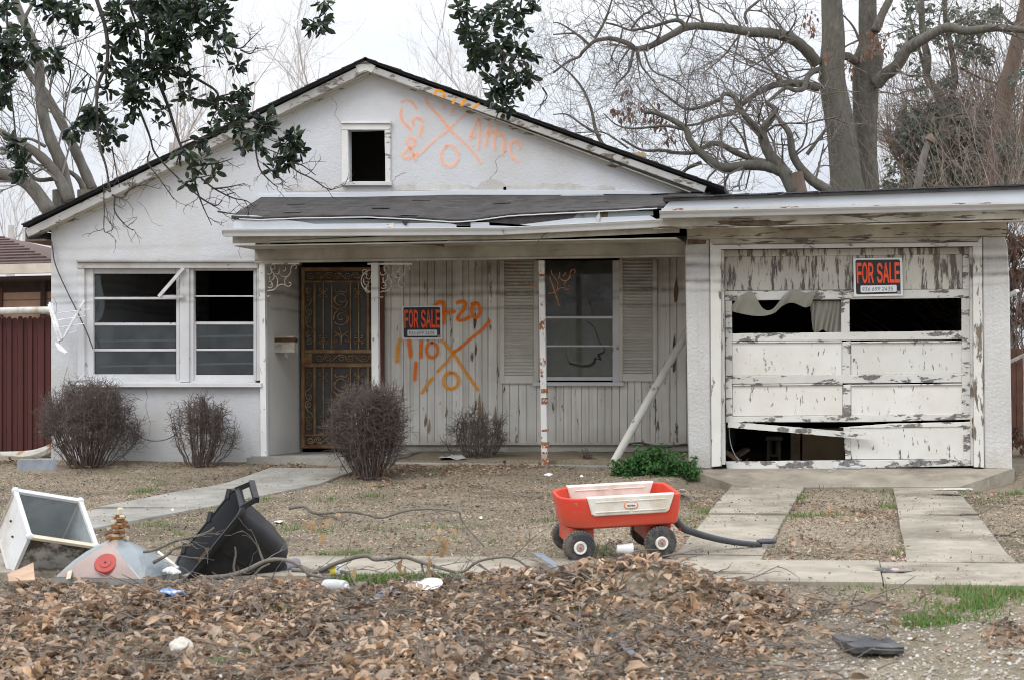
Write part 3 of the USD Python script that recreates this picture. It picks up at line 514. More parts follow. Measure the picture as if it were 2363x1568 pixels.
# paired front window of the left wing
fwn = H('front_window', rect('1', 478, 255, 1600, 292, YW - 0.03, 0.10), m_wintrim, label='paired front window with broken out upper panes')
def W1(n, *a, t=0.06, Y=YW - 0.02, m_=m_wintrim, **k): return H(n, rect('1', *a, Y, t), m_, parent=fwn, **k)
W1('drip_cap', 470, 238, 1605, 253, Y=YW - 0.06, t=0.09)
W1('casing', 480, 293, 522, 985); W1('jamb', 524, 293, 578, 985, Y=YW + 0.01); W1('mullion', 1092, 293, 1112, 985, Y=YW + 0.0); W1('mullion', 1113, 285, 1172, 995, Y=YW - 0.02); W1('mullion', 1173, 293, 1200, 985, Y=YW + 0.0)
W1('jamb', 1571, 293, 1590, 985, Y=YW + 0.01); W1('casing', 1591, 288, 1618, 985)
W1('head_rail', 579, 293, 1091, 326, Y=YW + 0.02); W1('head_rail', 1201, 293, 1570, 306, Y=YW + 0.02)
W1('bottom_rail', 560, 946, 1091, 994, Y=YW + 0.015); W1('bottom_rail', 1186, 950, 1584, 998, Y=YW + 0.015); W1('sill', 475, 998, 1622, 1026, Y=YW - 0.07, t=0.14)
for x0, x1, y, hh in ((579, 1091, 478, 15), (579, 1091, 638, 17), (579, 1091, 797, 16), (1201, 1570, 465, 10), (1186, 1584, 632, 18), (1214, 1574, 795, 14)):
    W1('muntin', x0, y - hh / 2, x1, y + hh / 2, Y=YW + 0.03, t=0.03)
W1('sash_stile', 1201, 642, 1213, 949, Y=YW + 0.02, t=0.04); W1('sash_stile', 1571, 306, 1571.5, 949, Y=YW + 0.02, t=0.04) if False else None
for x0, y0, x1, y1 in ((578, 644, 1092, 790), (578, 803, 1092, 948), (1212, 641, 1572, 788), (1212, 801, 1572, 951)): W1('pane', x0, y0, x1, y1, Y=YW + 0.042, t=0.004, m_=m_glass)
for y, x0, x1 in ((742, 580, 1090), (897, 580, 1090), (885, 1214, 1570), (715, 1214, 1570)): H('inner_bar', bar(P('1', x0, y, YW + .09), P('1', x1, y - 6, YW + .09), .012, .02), m_wintrim, parent=fwn)
for pts in ([(578, 335), (622, 335), (628, 400), (645, 470), (578, 471)], [(578, 486), (648, 486), (648, 540), (630, 600), (600, 628), (578, 630)]): H('pane', board('1', pts, YW + 0.043, 0.004, 0), m_glass, parent=fwn, label='broken shard of glass left in the upper sash')
H('loose_sash_bar', bar(P('1', 1140, 290, YW - 0.05), P('1', 985, 468, YW - 0.06), 0.035, 0.02, (0, 1, 0)), m_wintrim, parent=fwn, label='broken sash bar dangling at a slant across the window')
H('loose_sash_bar', bar(P('1', 985, 468, YW - 0.05), P('1', 1140, 466, YW - 0.045), 0.014, 0.03), m_wintrim, parent=fwn)

# ---------------------------------------------------------------- porch wall
bxs = [885, 902, 931, 946, 968, 986, 1003, 1030, 1043, 1068, 1082, 1096, 1112, 1126, 1147, 1160, 1176, 1196, 1214, 1238, 1250, 1262, 1283, 1301, 1318, 1342, 1359, 1378, 1396, 1412, 1430, 1448, 1465, 1481, 1500, 1513, 1546, 1562, 1584, 1606]
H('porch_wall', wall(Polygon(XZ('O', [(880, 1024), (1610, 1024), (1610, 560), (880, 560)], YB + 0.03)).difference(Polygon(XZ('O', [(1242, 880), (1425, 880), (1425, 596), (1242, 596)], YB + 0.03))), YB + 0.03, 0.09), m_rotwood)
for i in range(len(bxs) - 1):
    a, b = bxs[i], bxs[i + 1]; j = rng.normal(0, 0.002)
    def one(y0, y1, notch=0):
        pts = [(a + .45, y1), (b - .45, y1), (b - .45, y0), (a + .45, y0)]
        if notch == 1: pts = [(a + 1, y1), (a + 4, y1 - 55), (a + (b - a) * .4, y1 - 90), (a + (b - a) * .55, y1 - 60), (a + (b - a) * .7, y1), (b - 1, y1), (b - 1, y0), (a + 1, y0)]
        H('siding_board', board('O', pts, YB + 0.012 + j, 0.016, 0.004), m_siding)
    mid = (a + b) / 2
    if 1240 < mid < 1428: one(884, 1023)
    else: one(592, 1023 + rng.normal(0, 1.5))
# torn splinters where boards have split
for x, y0, y1, w in ((1106, 905, 975, 7), (1113, 925, 990, 5), (1143, 935, 985, 6), (1096, 720, 760, 6), (982, 950, 985, 6), (1560, 640, 700, 9), (1556, 770, 860, 8), (1030, 938, 962, 5), (1098, 790, 822, 4), (990, 965, 1000, 5), (1163, 890, 905, 4)):
    H('splintered_patch', board('O', [(x - w * .4, y1), (x + w * .3, y1 - 6), (x + w * .6, (y0 + y1) / 2), (x + w * .15, y0), (x - w * .3, y0 + 14), (x - w * .6, (y0 + y1) / 2 + 5)], YB + 0.004, 0.007, 0), m_rawwood if y0 > 900 else m_rotwood)
H('bottom_sill', rect('O', 885, 1020, 1600, 1026, YB - 0.005, 0.05), m_siding)
H('foundation', bx(P('O', 880, 1040, YB)[0], XGL + 0.02, YB + 0.03, YB + 0.15, 0.4, P('O', 1200, 1022, YB)[2]), m_found)
sz = P('O', 650, 1064, YW - 0.1)[2] + 0.055
H('porch_step', join([bx(XR - 0.12, P('O', 905, 1060, YW)[0], YW - 0.12, YB + 0.02, 0.4, sz), bx(XR - 0.15, P('O', 908, 1060, YW)[0], YW - 0.15, YW - 0.1, 0.4, sz - 0.012)]), m_step, label='concrete step in front of the door')
H('porch_kerb', slab(XZ('O', [(905, 1110), (1470, 1110), (1470, 1074), (905, 1066)], YW - 0.08), YW - 0.08, 0.14, 0.01), m_step, label='low concrete edging that carries the right hand porch posts')
px0, px1 = P('O', 905, 1060, YW)[0], XGL
BV = np.stack(list(np.meshgrid(np.linspace(px0, px1, 50), np.linspace(YW + 0.05, YB + 0.05, 16), indexing='ij')) + [np.zeros((50, 16))], -1); BV[..., 2] = 0.755 + 0.05 * meshkit.fbm(BV * 3, 3, 2) + 0.06 * (BV[..., 1] - YW) / 1.2
H('planting_bed', thicken(BV, 0.2), m_soil, smooth=True)
# porch window with meeting rail, torn pane and shutters
pw = H('porch_window', rect('3', 1046 - 65, 243, 1042, 1000, YB - 0.01, 0.07), m_wintrim, label='porch window with a cracked grimy lower pane')
def W3(n, *a, t=0.05, Y=YB - 0.01, m_=m_wintrim, **k): return H(n, rect('3', *a, Y, t), m_, parent=pw, **k)
W3('frame', 520, 243, 560, 985); W3('bottom_rail', 560, 962, 980, 985, Y=YB + 0.0); W3('sill', 483, 995, 1050, 1018, Y=YB - 0.06, t=0.1)
W3('meeting_rail', 560, 588, 980, 603, Y=YB + 0.005); W3('muntin', 560, 767, 980, 777, Y=YB + 0.02, t=0.015)
W3('upper_screen', 560, 243, 980, 588, Y=YB + 0.03, t=0.004, m_=m_screen2)
pane = Polygon(XZ('3', [(560, 961), (980, 961), (980, 603), (560, 603)], YB + 0.032))
cr = [(690, 790), (692, 830), (705, 865), (715, 880), (745, 888), (790, 898), (840, 893), (865, 875), (870, 850), (905, 855), (890, 825), (925, 810), (930, 790), (905, 760), (885, 715), (880, 690), (860, 650), (820, 618)]
hole = unary_union([LineString(XZ('3', [cr[i], cr[i + 1]], YB)).buffer(w * 0.0022) for i, w in enumerate([1, 1, 2, 5, 6, 7, 7, 6, 3, 5, 4, 2.5, 2, 1.4, 2, 1.2, 1.4])])
W = H('pane', wall(pane.difference(hole), YB + 0.032, 0.004), m_glass2, parent=pw, label='grimy lower pane with a broken crack running through it')
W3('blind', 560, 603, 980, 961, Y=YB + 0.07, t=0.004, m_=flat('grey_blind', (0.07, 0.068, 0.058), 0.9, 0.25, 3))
def shutter(fx0, fx1, lx0, lx1, y0, y1, ly1, label):
    s = H('shutter', rect('3', fx0, y0, lx0, y1, YB - 0.03, 0.035), m_louver, label)
    H('stile', rect('3', lx1, y0, fx1, y1, YB - 0.03, 0.035), m_louver, parent=s); H('bottom_rail', rect('3', lx0 + 0.5, ly1, lx1 - 0.5, y1, YB - 0.029, 0.033), m_louver, parent=s)
    H('backing', rect('3', lx0 + 0.5, y0, lx1 - 0.5, ly1, YB - 0.002, 0.004, 0), m_louver, parent=s)
    n = 34
    for i in range(n):
        y = y0 + (ly1 - y0) * (i + 0.5) / n; a, b = P('3', lx0 + 1, y, YB - 0.017), P('3', lx1 - 1, y, YB - 0.017)
        H('slat', bar(a, b, 0.028, 0.006, (0, -0.62, 0.78)), m_louver, parent=s)
shutter(283, 522, 310, 490, 243, 1003, 955, 'louvred shutter to the left of the porch window')
shutter(1022, 1257, 1045, 1230, 238, 990, 943, 'louvred shutter to the right of the porch window')

# ---------------------------------------------------------------- security door
YS = YB - 0.05
door = H('security_door', rect('J', 66, 55, 690, 84, YS, 0.04), m_doorgold, label='rusty scrollwork security door with dark mesh behind')
def DR(n, x0, y0, x1, y1, Y=YS, t=0.04, m_=m_doorgold): return H(n, rect('J', x0, y0, x1, y1, Y, t, 0.003), m_, parent=door)
DR('frame', 40, 55, 65, 1545); DR('frame', 692, 55, 722, 1545, m_=m_redframe)
DR('rail', 66, 164, 690, 180, YS + 0.004, 0.025); DR('rail', 66, 729, 690, 761); DR('rail', 66, 843, 690, 875); DR('rail', 66, 1430, 690, 1446, YS + 0.004, 0.025); DR('rail', 66, 1520, 690, 1546)
DR('lock_plate', 66, 762, 126, 842); 
for cy in (772, 832): H('lock_cylinder', lathe([(0.0, 0.0), (0.021, 0.0), (0.023, 0.006), (0.023, 0.02)], 14, 'y', P('J', 95, cy, YS + 0.012)), m_screen, parent=door)
for x0, x1 in ((140, 158), (580, 600)):
    DR('stile', x0, 181, x1, 728, YS + 0.004, 0.025); DR('stile', x0, 876, x1, 1429, YS + 0.004, 0.025)
for x in (223, 293, 448, 515):
    H('bar', px_tube('J', [(x, 181), (x, 728)], YS + 0.016, 0.008, 6), m_doorscroll, parent=door); H('bar', px_tube('J', [(x, 876), (x, 1429)], YS + 0.016, 0.008, 6), m_doorscroll, parent=door)
H('screen_mesh', rect('J', 60, 60, 700, 1540, YS + 0.045, 0.004, 0), m_screen, parent=door)
H('door_slab', rect('J', 45, 40, 715, 1548, YB + 0.06, 0.04, 0), m_dark, parent=door)
def scr(pts, r=0.0055, m_=m_doorscroll, Y=YS + 0.012): H('scroll', px_tube('J', pts, Y, r, 5), m_, parent=door)
def Spair(cx, cy, r, d):      # two facing spirals tied by a tail
    scr(spiral(cx, cy - r, r, r * .25, 90, 90 + d * 520, 18)); scr(spiral(cx, cy + r, r, r * .25, -90, -90 + d * 520, 18))
def col(cx, y0, y1, r, flip=1):
    n = max(2, round((y1 - y0) / (r * 5.4)));
    for i in range(n):
        cy = y0 + (y1 - y0) * (i + .5) / n; d = flip if i % 2 == 0 else -flip
        Spair(cx + 2 * d, cy, r, d)
        if i < n - 1:
            yn = cy + (y1 - y0) / n; scr([(cx + d * r, cy + r * 1.4), (cx + d * r * .2, (cy + yn) / 2 - 4), (cx - d * r * .9, (cy + yn) / 2 + 12), (cx - d * r, yn - r * 1.4)], 0.006)
col(103, 188, 725, 30); col(103, 880, 1428, 30); col(646, 188, 725, 30, -1); col(646, 880, 1428, 30, -1)
def row(x0, x1, cy, r):
    n = max(2, round((x1 - x0) / (r * 5.2)))
    for i in range(n):
        cx = x0 + (x1 - x0) * (i + .5) / n; d = 1 if i % 2 == 0 else -1
        scr(spiral(cx - r, cy, r, r * .25, 0, d * 520, 18)); scr(spiral(cx + r, cy, r, r * .25, 180, 180 + d * 520, 18))
        if i < n - 1:
            xn = cx + (x1 - x0) / n; scr([(cx + r * 1.5, cy + d * r), ((cx + xn) / 2, cy), (xn - r * 1.5, cy - d * r)], 0.006)
row(72, 690, 124, 31); row(132, 690, 802, 33); row(72, 690, 1482, 30)
for x in (223, 515):
    for y in (265, 650, 958, 1348):
        for sx in (-1, 1):
            for sy_ in (-1, 1): scr([(x + sx * 3, y + sy_ * 6), (x + sx * 14, y + sy_ * 12), (x + sx * 30, y + sy_ * 14), (x + sx * 34, y + sy_ * 28), (x + sx * 24, y + sy_ * 34), (x + sx * 18, y + sy_ * 28)], 0.005)
        H('boss', px_tube('J', [(x - 10, y), (x, y), (x + 10, y)], YS + 0.012, [0.006, 0.014, 0.006], 6), m_doorscroll, parent=door)
for dy in (0, 700):                                    # cast scroll panel in the middle
    for pts in ([(320, 240), (330, 262), (372, 250), (410, 262), (420, 240)], spiral(375, 318, 58, 22, -200, 120, 16), spiral(372, 470, 66, 12, 150, -330, 24), [(425, 330), (405, 380), (350, 400), (315, 440), (308, 490)], [(305, 370), (325, 395), (372, 405), (420, 430), (436, 470), (420, 520)],
                [(372, 690), (372, 600), (355, 550)], [(372, 600), (320, 620), (312, 670), (340, 655)], [(372, 600), (425, 620), (432, 670), (405, 655)], [(318, 585), (345, 600), (372, 640), (400, 600), (430, 585)], [(310, 300), (318, 340), (345, 365), (380, 372)]):
        if dy and max(p[1] for p in pts) > 520 and False: continue
        scr([(x, (y - 240) * (480 / 450) + 935 if dy else y) for x, y in pts], 0.0075)

# ---------------------------------------------------------------- posts and brackets
def post(name_pts, w, mat, label, Y=YW - 0.02, base=True):
    a, b = P('O', *name_pts[0], Y), P('O', *name_pts[1], Y)
    p = H('porch_post', join([bar(a, b, w, w, (0, 1, 0)), bar(b + [0, 0, -0.0], b + [0, 0, 0.012], w * 1.5, w * 1.5, (0, 1, 0))]), mat, label)
    return p
p1 = post(((606, 606), (611, 1068)), 0.062, m_post, 'peeling white porch post at the corner of the left wing')
p2 = post(((866, 607), (869, 1070)), 0.072, m_post, 'white porch post in front of the door')
p3 = post(((1250, 602), (1257.5, 1076)), 0.058, m_rustpost, 'rust eaten white pipe post in front of the porch window')
for a, b in ((1036, 1062), (1092, 1132), (1288, 1300), (1366, 1402), (1425, 1440), (1468, 1524), (330, 345)):
    xa = 545 + (a - 240) / 1270 * 22
    H('rust_patch', join([bar(P('3', xa + rng.normal(0, 2), a, YW - 0.02), P('3', xa + 1.5, b, YW - 0.02), 0.0625 if b > 1460 else 0.0605, 0.061, (0, 1, 0))]), m_rustpost2, parent=p3)
BR = [spiral(455, 165, 82, 84, 150, -15, 14) + [(547, 112), (560, 85), (590, 75), (618, 95), (612, 125), (600, 132)], [(352, 228), (372, 180), (378, 130), (370, 122)], spiral(350, 165, 42, 30, 130, -60, 10), spiral(440, 138, 26, 22, 110, -10, 8) + [(468, 120)],
      [(545, 170), (505, 225), (458, 280), (452, 325), (466, 362), (495, 384), (530, 374), (541, 345), (525, 325), (508, 330)], [(200, 455), (230, 440), (290, 435), (335, 400), (375, 362), (420, 352), (460, 368), (495, 384)],
      [(250, 90), (255, 140), (290, 190), (325, 240), (350, 290), (350, 350), (335, 395)], spiral(285, 108, 34, 30, 150, -200, 14), spiral(228, 178, 40, 30, -60, 200, 12), [(300, 200), (302, 255), (280, 290), (245, 300), (235, 270), (240, 240)], spiral(238, 360, 46, 40, -110, 130, 14), [(240, 362), (262, 360), (268, 330)], [(192, 512), (212, 528), (238, 512)]]
def bracket(parent, org, sx, mat, label=None, r=0.0055, keep=None, turn=0.0, sc=1.0, Y=YW - 0.02):
    first = None
    for i, pts in enumerate(BR):
        if keep is not None and i not in keep: continue
        q = []
        for x, y in pts:
            dx, dy = (x - 187) / 5.6 * K * sc, (y - 75) / 5.6 * K * sc; c, s = math.cos(turn), math.sin(turn)
            q.append((org[0] + sx * (dx * c - dy * s), org[1] + dx * s + dy * c))
        w = px_tube('O', q, Y, r, 5, 2)
        if first is None: first = H('bracket', w, mat, label, parent=parent)
        else: H('bracket_scroll', w, mat, parent=parent)
bracket(p1, (614, 611), 1, m_iron, 'curled wrought iron bracket beside the left wing')
H('bracket_plate', rect('O', 596, 606, 690, 610, YW - 0.04, 0.04, 0.001), m_post, parent=p1); H('bracket_plate', rect('O', 848, 607, 950, 611, YW - 0.04, 0.04, 0.001), m_post, parent=p2)
bracket(p2, (876, 613), 1, m_iron, 'curled wrought iron bracket right of the post'); bracket(p2, (858, 622), -1, m_iron, 'broken curled bracket left of the post', keep=(7, 8, 9, 10, 11))
H('bracket_scroll', px_tube('2', spiral(838, 372, 70, 66, -100, -262, 14), YW - 0.02, 0.0065, 5), m_iron, parent=p2)
bracket(p3, (1263, 622), 1, m_rustiron, 'rusted bracket hanging askew in front of the window', turn=0.0, sc=0.92, keep=(0, 1, 3, 4, 5, 6)); H('bracket_scroll', px_tube('3', [(590, 345), (610, 400), (630, 460), (650, 525)], YW - 0.025, 0.007, 5), m_rustiron, parent=p3)
bracket(p3, (1246, 606), -1, m_rustiron, 'rusted remnant of a bracket left of the post', keep=(0, 5), sc=0.95, r=0.004)

# ---------------------------------------------------------------- porch eave: beam, soffit, fascia, gutter, layers of broken roof edge
H('porch_beam', board('O', [(587, 605), (1582, 590), (1582, 556), (587, 572)], YW - 0.06, 0.2, 0.006), m_beam, label='long stained beam over the porch')
H('beam_moulding', board('O', [(587, 607), (1582, 592), (1582, 587.5), (587, 601.5)], YW - 0.075, 0.02, 0.003), m_beam)
H('porch_soffit', wall(Polygon([(P('O', 540, 560, YE)[0], 0), (P('O', 1600, 560, YE)[0], 0), (P('O', 1600, 560, YE)[0], 0.01), (P('O', 540, 560, YE)[0], 0.01)]), YE + 0.02, YW - YE + 0.1), m_soffit) if False else None
s0, s1, s2, s3 = P('O', 541, 566, YE), P('O', 1560, 548, YE), P('O', 1582, 557, YW - 0.05), P('O', 587, 574, YW - 0.05)
SV = np.array([[s0, s3], [(s0 + s1) / 2, (s3 + s2) / 2], [s1, s2]]); SV[..., 2] -= 0.0
H('porch_soffit', thicken(SV[::-1], -0.012), m_beam, label='stained soffit with a rotted strip')
H('rotted_gap', board('E', [(1780, 655), (1830, 632), (2085, 628), (2090, 675), (2000, 660)], YE + 0.25, 0.002, 0), m_rotwood)
H('porch_fascia', board('E', [(140, 640), (2900, 600), (4250, 540), (4250, 425), (2900, 515), (140, 560)], YE - 0.0, 0.025, 0.004), m_beam)
def gutter(name, c, p0, p1, hpx0, hpx1, Y, d, mat, label):
    """K style gutter: profile swept from p0 to p1 (pixels of the top front lip)"""
    a, b = P(c, *p0, Y), P(c, *p1, Y); h0, h1 = hpx0 * depth_scale(c, *p0, Y), hpx1 * depth_scale(c, *p1, Y)
    prof = [(0.0, 1.0), (0.004, 1.0), (0.004, 0.9), (0.012, 0.72), (0.035, 0.5), (0.04, 0.12), (0.045, 0.0), (d, 0.0), (d, 1.0), (d - 0.004, 1.0), (d - 0.004, 0.03), (0.05, 0.03), (0.044, 0.5), (0.016, 0.76), (0.0, 0.9)]
    n = 12; V = []
    for t in np.linspace(0, 1, n):
        q = a + (b - a) * t; h = h0 + (h1 - h0) * t
        V.append([[q[0], q[1] + y, q[2] - h + z * h] for y, z in prof + prof[:1]])
    v, f = grid_mesh(np.array(V)); k = len(prof) + 1
    caps = [[0, i, i + 1] for i in range(1, 7)] ; caps = caps + [[(n - 1) * k + x for x in t_[::-1]] for t_ in caps]
    return H(name, (v, np.vstack([f, np.array(caps)])), mat, label)
gutter('gutter', 'O', (511, 529), (1160, 524), 15, 17, YE - 0.12, 0.1, m_alu, 'sagging white gutter along the porch eave, left length')
gutter('gutter', 'O', (1158, 524.5), (1530, 505), 16, 18, YE - 0.115, 0.1, m_alu, 'sagging white gutter along the porch eave, right length')
# boards behind and above the gutter
H('flashing', board('E', [(150, 505), (150, 380), (330, 382), (560, 415), (800, 445), (900, 462), (1000, 460), (1560, 455), (1630, 460), (1980, 452), (2130, 455), (2200, 470), (2200, 520), (1000, 520)], YE - 0.018, 0.006, 0.001), m_white, label='bent white flashing sheet lifting off the eave')
H('flashing', board('F', [(150, 510), (150, 445), (320, 447), (325, 475), (600, 470), (1100, 410), (1800, 385), (1900, 440), (1000, 500)], YE - 0.016, 0.006, 0.001), m_white)
H('flashing', board('E', [(1570, 495), (1560, 460), (1625, 452), (1632, 495)], YE - 0.022, 0.003, 0), m_rustflash, label='rusty patch on the eave flashing')
H('sub_fascia', board('E', [(640, 470), (2000, 465), (2363, 470), (2363, 405), (1990, 420), (1390, 385), (960, 385), (640, 392)], YE + 0.0, 0.02, 0.003), m_bluegrey, label='exposed blue grey board under the lifted shingles'); H('sub_fascia', board('F', [(0, 480), (600, 470), (1830, 385), (1830, 340), (1000, 345), (0, 420)], YE + 0.0, 0.02, 0.003), m_bluegrey)
H('rot_strip', board('E', [(640, 395), (1390, 392), (1990, 430), (2130, 440), (2130, 400), (1700, 388), (1390, 368), (960, 374), (400, 398), (400, 380)], YE - 0.008, 0.006, 0), m_rotwood)
H('felt_flap', board('F', [(0, 418), (0, 445), (30, 470), (145, 472), (150, 445), (320, 445), (330, 478), (580, 478), (600, 455), (900, 450), (1050, 430), (1150, 355), (900, 345), (500, 372)], YE - 0.012, 0.004, 0), m_felt, label='torn flap of black roofing felt hanging below the shingles')
H('felt_flap', board('E', [(1690, 425), (1755, 425), (1740, 478), (1715, 468)], YE - 0.03, 0.004, 0), m_felt); H('felt_flap', board('F', [(1130, 345), (1190, 350), (1185, 390), (1160, 375)], YE - 0.03, 0.004, 0), m_felt)
H('flashing', board('F', [(1305, 400), (1335, 350), (1340, 400), (1325, 450)], YE - 0.035, 0.004, 0), m_alu); H('rot_strip', board('F', [(1345, 330), (1415, 340), (1410, 405), (1350, 400)], YE - 0.006, 0.004, 0), m_rotwood)
# porch roof deck and its shingles (tabs set one by one, wavy eave)
def eave_px(u):   # wavy lower edge in O pixels
    e = [(537, 503), (600, 506), (700, 502), (850, 500), (960, 505), (1047, 511), (1090, 509), (1180, 497), (1300, 491), (1430, 485), (1500, 481), (1560, 478)]
    return np.interp(u, *zip(*e))
def top_px(u): return np.interp(u, [603, 690, 800, 1050, 1280, 1480, 1620], [459, 459, 459, 453.5, 454, 452.5, 447])
def roofpt(s, t):   # s along, t from the wall (0) to the eave (1)
    ue = 534 + s * (1570 - 534); ut = 603 + s * (1640 - 603)
    a = P('O', ut, top_px(ut), YW - 0.01); b = P('O', ue, eave_px(ue), YE - 0.03)
    p = a + (b - a) * t; p[2] += 0.012 * math.sin(s * 9) * math.sin(t * 3.1) * 0.3
    return p
DV = np.array([[roofpt(s, t) for t in np.linspace(0, 1, 8)] for s in np.linspace(0, 1, 40)])
proof = H('porch_roof', thicken(DV - [0, 0, 0.012], 0.03), m_felt, label='sagging porch roof of weathered grey shingles')
NR, NC = 7, 24
for r_ in range(NR):
    for c_ in range(-1, NC):
        s0_ = (c_ + (0.5 if r_ % 2 else 0.0) + rng.normal(0, 0.01)) / NC; s1_ = s0_ + 1 / NC - 0.0032; s0_, s1_ = max(0, s0_), min(1, s1_)
        if s1_ - s0_ < 0.006: continue
        t0, t1 = max(0, (r_ - 0.25) / NR), min(1.03, (r_ + 1) / NR + rng.normal(0, 0.005))
        q = [roofpt(s0_, t0), roofpt(s1_, t0), roofpt(s1_, t1), roofpt(s0_, t1)]; lift = 0.017 + rng.random() * 0.008 + (0.02 * rng.random() if rng.random() < 0.08 else 0)
        tp = [q[0] + [0, 0, 0.004], q[1] + [0, 0, 0.004], q[2] + [0, 0, lift], q[3] + [0, 0, lift]]; bt = [x - [0, 0, 0.005] for x in tp]; v = np.array(tp + bt)
        f = np.array([[0, 2, 1], [0, 3, 2], [3, 7, 6], [3, 6, 2], [0, 4, 7], [0, 7, 3], [1, 2, 6], [1, 6, 5], [4, 5, 6], [4, 6, 7]])
        H('shingle', (v, f), m_shingle, parent=proof)
H('drip_edge', tube(np.array([roofpt(s, 1.02) - [0, 0.012, 0.004] for s in np.linspace(0.02, 0.95, 40)]), 0.006, 5), m_alu, parent=proof)
H('ridge_flashing', board('E', [(370, 245), (370, 190), (2363, 150), (2363, 200), (1100, 225)], YW - 0.02, 0.018, 0.003), m_white, label='white flashing board where the porch roof meets the gable'); H('ridge_flashing', board('F', [(0, 205), (0, 150), (1500, 150), (2080, 178), (2080, 188), (1380, 190), (900, 200)], YW - 0.021, 0.018, 0.003), m_white)
H('ridge_flashing', board('F', [(890, 224), (1000, 195), (1370, 190), (1380, 212)], YW - 0.06, 0.004, 0), m_alu)

# ---------------------------------------------------------------- garage
def pil(pts, label): return H('garage_pillar', board('4', pts, YG, 0.22, 0.012), m_pillar, label)
pil([(85, 1458), (196, 1462), (188, 322), (76, 322), (66, 366)], 'white stucco pillar left of the garage door'); pil([(1552, 1462), (1690, 1466), (1676, 520), (1666, 352), (1652, 310), (1541, 308)], 'white stucco pillar right of the garage door')
H('pillar_rot', board('4', [(78, 352), (170, 348), (172, 330), (80, 326)], YG - 0.004, 0.003, 0), m_rotwood)
H('garage_casing', board('4', [(198, 1452), (246, 1448), (246, 376), (190, 340)], YG - 0.02, 0.05, 0.006), m_jamb, 'peeling door casing on the left of the garage opening')
H('garage_casing', board('4', [(1500, 1452), (1550, 1456), (1539, 312), (1494, 362)], YG - 0.02, 0.05, 0.006), m_jamb, 'peeling door casing on the right of the garage opening')
H('garage_jamb', board('4', [(248, 1440), (264, 1440), (258, 380), (248, 376)], YG + 0.03, 0.14, 0.003), m_jamb); H('garage_jamb', board('4', [(1486, 1446), (1498, 1446), (1492, 362), (1478, 364)], YG + 0.03, 0.14, 0.003), m_jamb)
H('garage_header', board('4', [(191, 374), (1538, 358), (1538, 338), (191, 352)], YG - 0.025, 0.06, 0.006), m_trim, 'peeling white header trim above the garage door')
H('garage_header', board('4', [(190, 350), (1538, 336), (1538, 312), (190, 322)], YG - 0.006, 0.05, 0.004), m_gbeam)
H('garage_frieze', board('4', [(76, 322), (1660, 308), (1662, 232), (74, 244)], YG - 0.03, 0.26, 0.006), m_gbeam, 'stained board over the garage opening')
YGE = 16.38
H('garage_soffit', thicken(np.array([[P('4', -90, 270, YGE + 0.02), P('4', 74, 250, YG)], [P('4', 1900, 226, YGE + 0.02), P('4', 1700, 236, YG)]])[::-1], -0.012), m_gbeam)
H('garage_fascia', board('4', [(-60, 268), (1900, 218), (1900, 176), (-60, 216)], YGE + 0.02, 0.025, 0.004), m_gbeam)
H('fascia_rot', board('4', [(225, 235), (300, 232), (370, 240), (480, 228), (500, 236), (620, 232), (560, 252), (480, 262), (420, 256), (330, 258), (240, 248)], YGE + 0.014, 0.005, 0), m_rotwood)
gutter('gutter', '4', (-62, 183), (1900, 143), 35, 28, YGE - 0.11, 0.1, m_alu, 'white gutter along the garage eave')
H('flashing', board('4', [(-50, 190), (1900, 148), (1900, 136), (-50, 172)], YGE + 0.0, 0.004, 0), m_rustflash, label='rust spotted flashing strip above the garage gutter')
H('eave_board', board('4', [(-45, 178), (1900, 142), (1900, 68), (0, 134), (-15, 140)], YGE + 0.006, 0.014, 0.003), m_white, label='smooth white metal fascia over the garage gutter')
H('drip_edge', board('4', [(-40, 133), (1900, 67), (1900, 60), (-40, 123)], YGE - 0.02, 0.03, 0.003), m_white)
g0, g1 = P('4', -42, 122, YGE - 0.03), P('4', 1900, 55, YGE - 0.03)
H('garage_roof', thicken(np.array([[g0, g0 + [0, 8.6, 0.34]], [g1, g1 + [0, 8.6, 0.2]]])[::-1], -0.03), m_shingle, label='low garage roof edge')
groof = '/World/house/garage_roof'
for i in range(22):
    a = g0 + (g1 - g0) * (i / 22); b = g0 + (g1 - g0) * ((i + 0.97) / 22); a = a + [0, -0.012, 0.003]; b = b + [0, -0.012, 0.003 + rng.normal(0, 0.002)]
    H('shingle', join([(np.array([a, b, b + [0, .3, .014], a + [0, .3, .014], a + [0, 0, .012], b + [0, 0, .012 + rng.random() * .006], b + [0, .3, .026], a + [0, .3, .026]]), np.array([[0, 1, 5], [0, 5, 4], [4, 5, 6], [4, 6, 7], [1, 2, 6], [1, 6, 5], [0, 4, 7], [0, 7, 3]]))]), m_shingle, parent=groof)
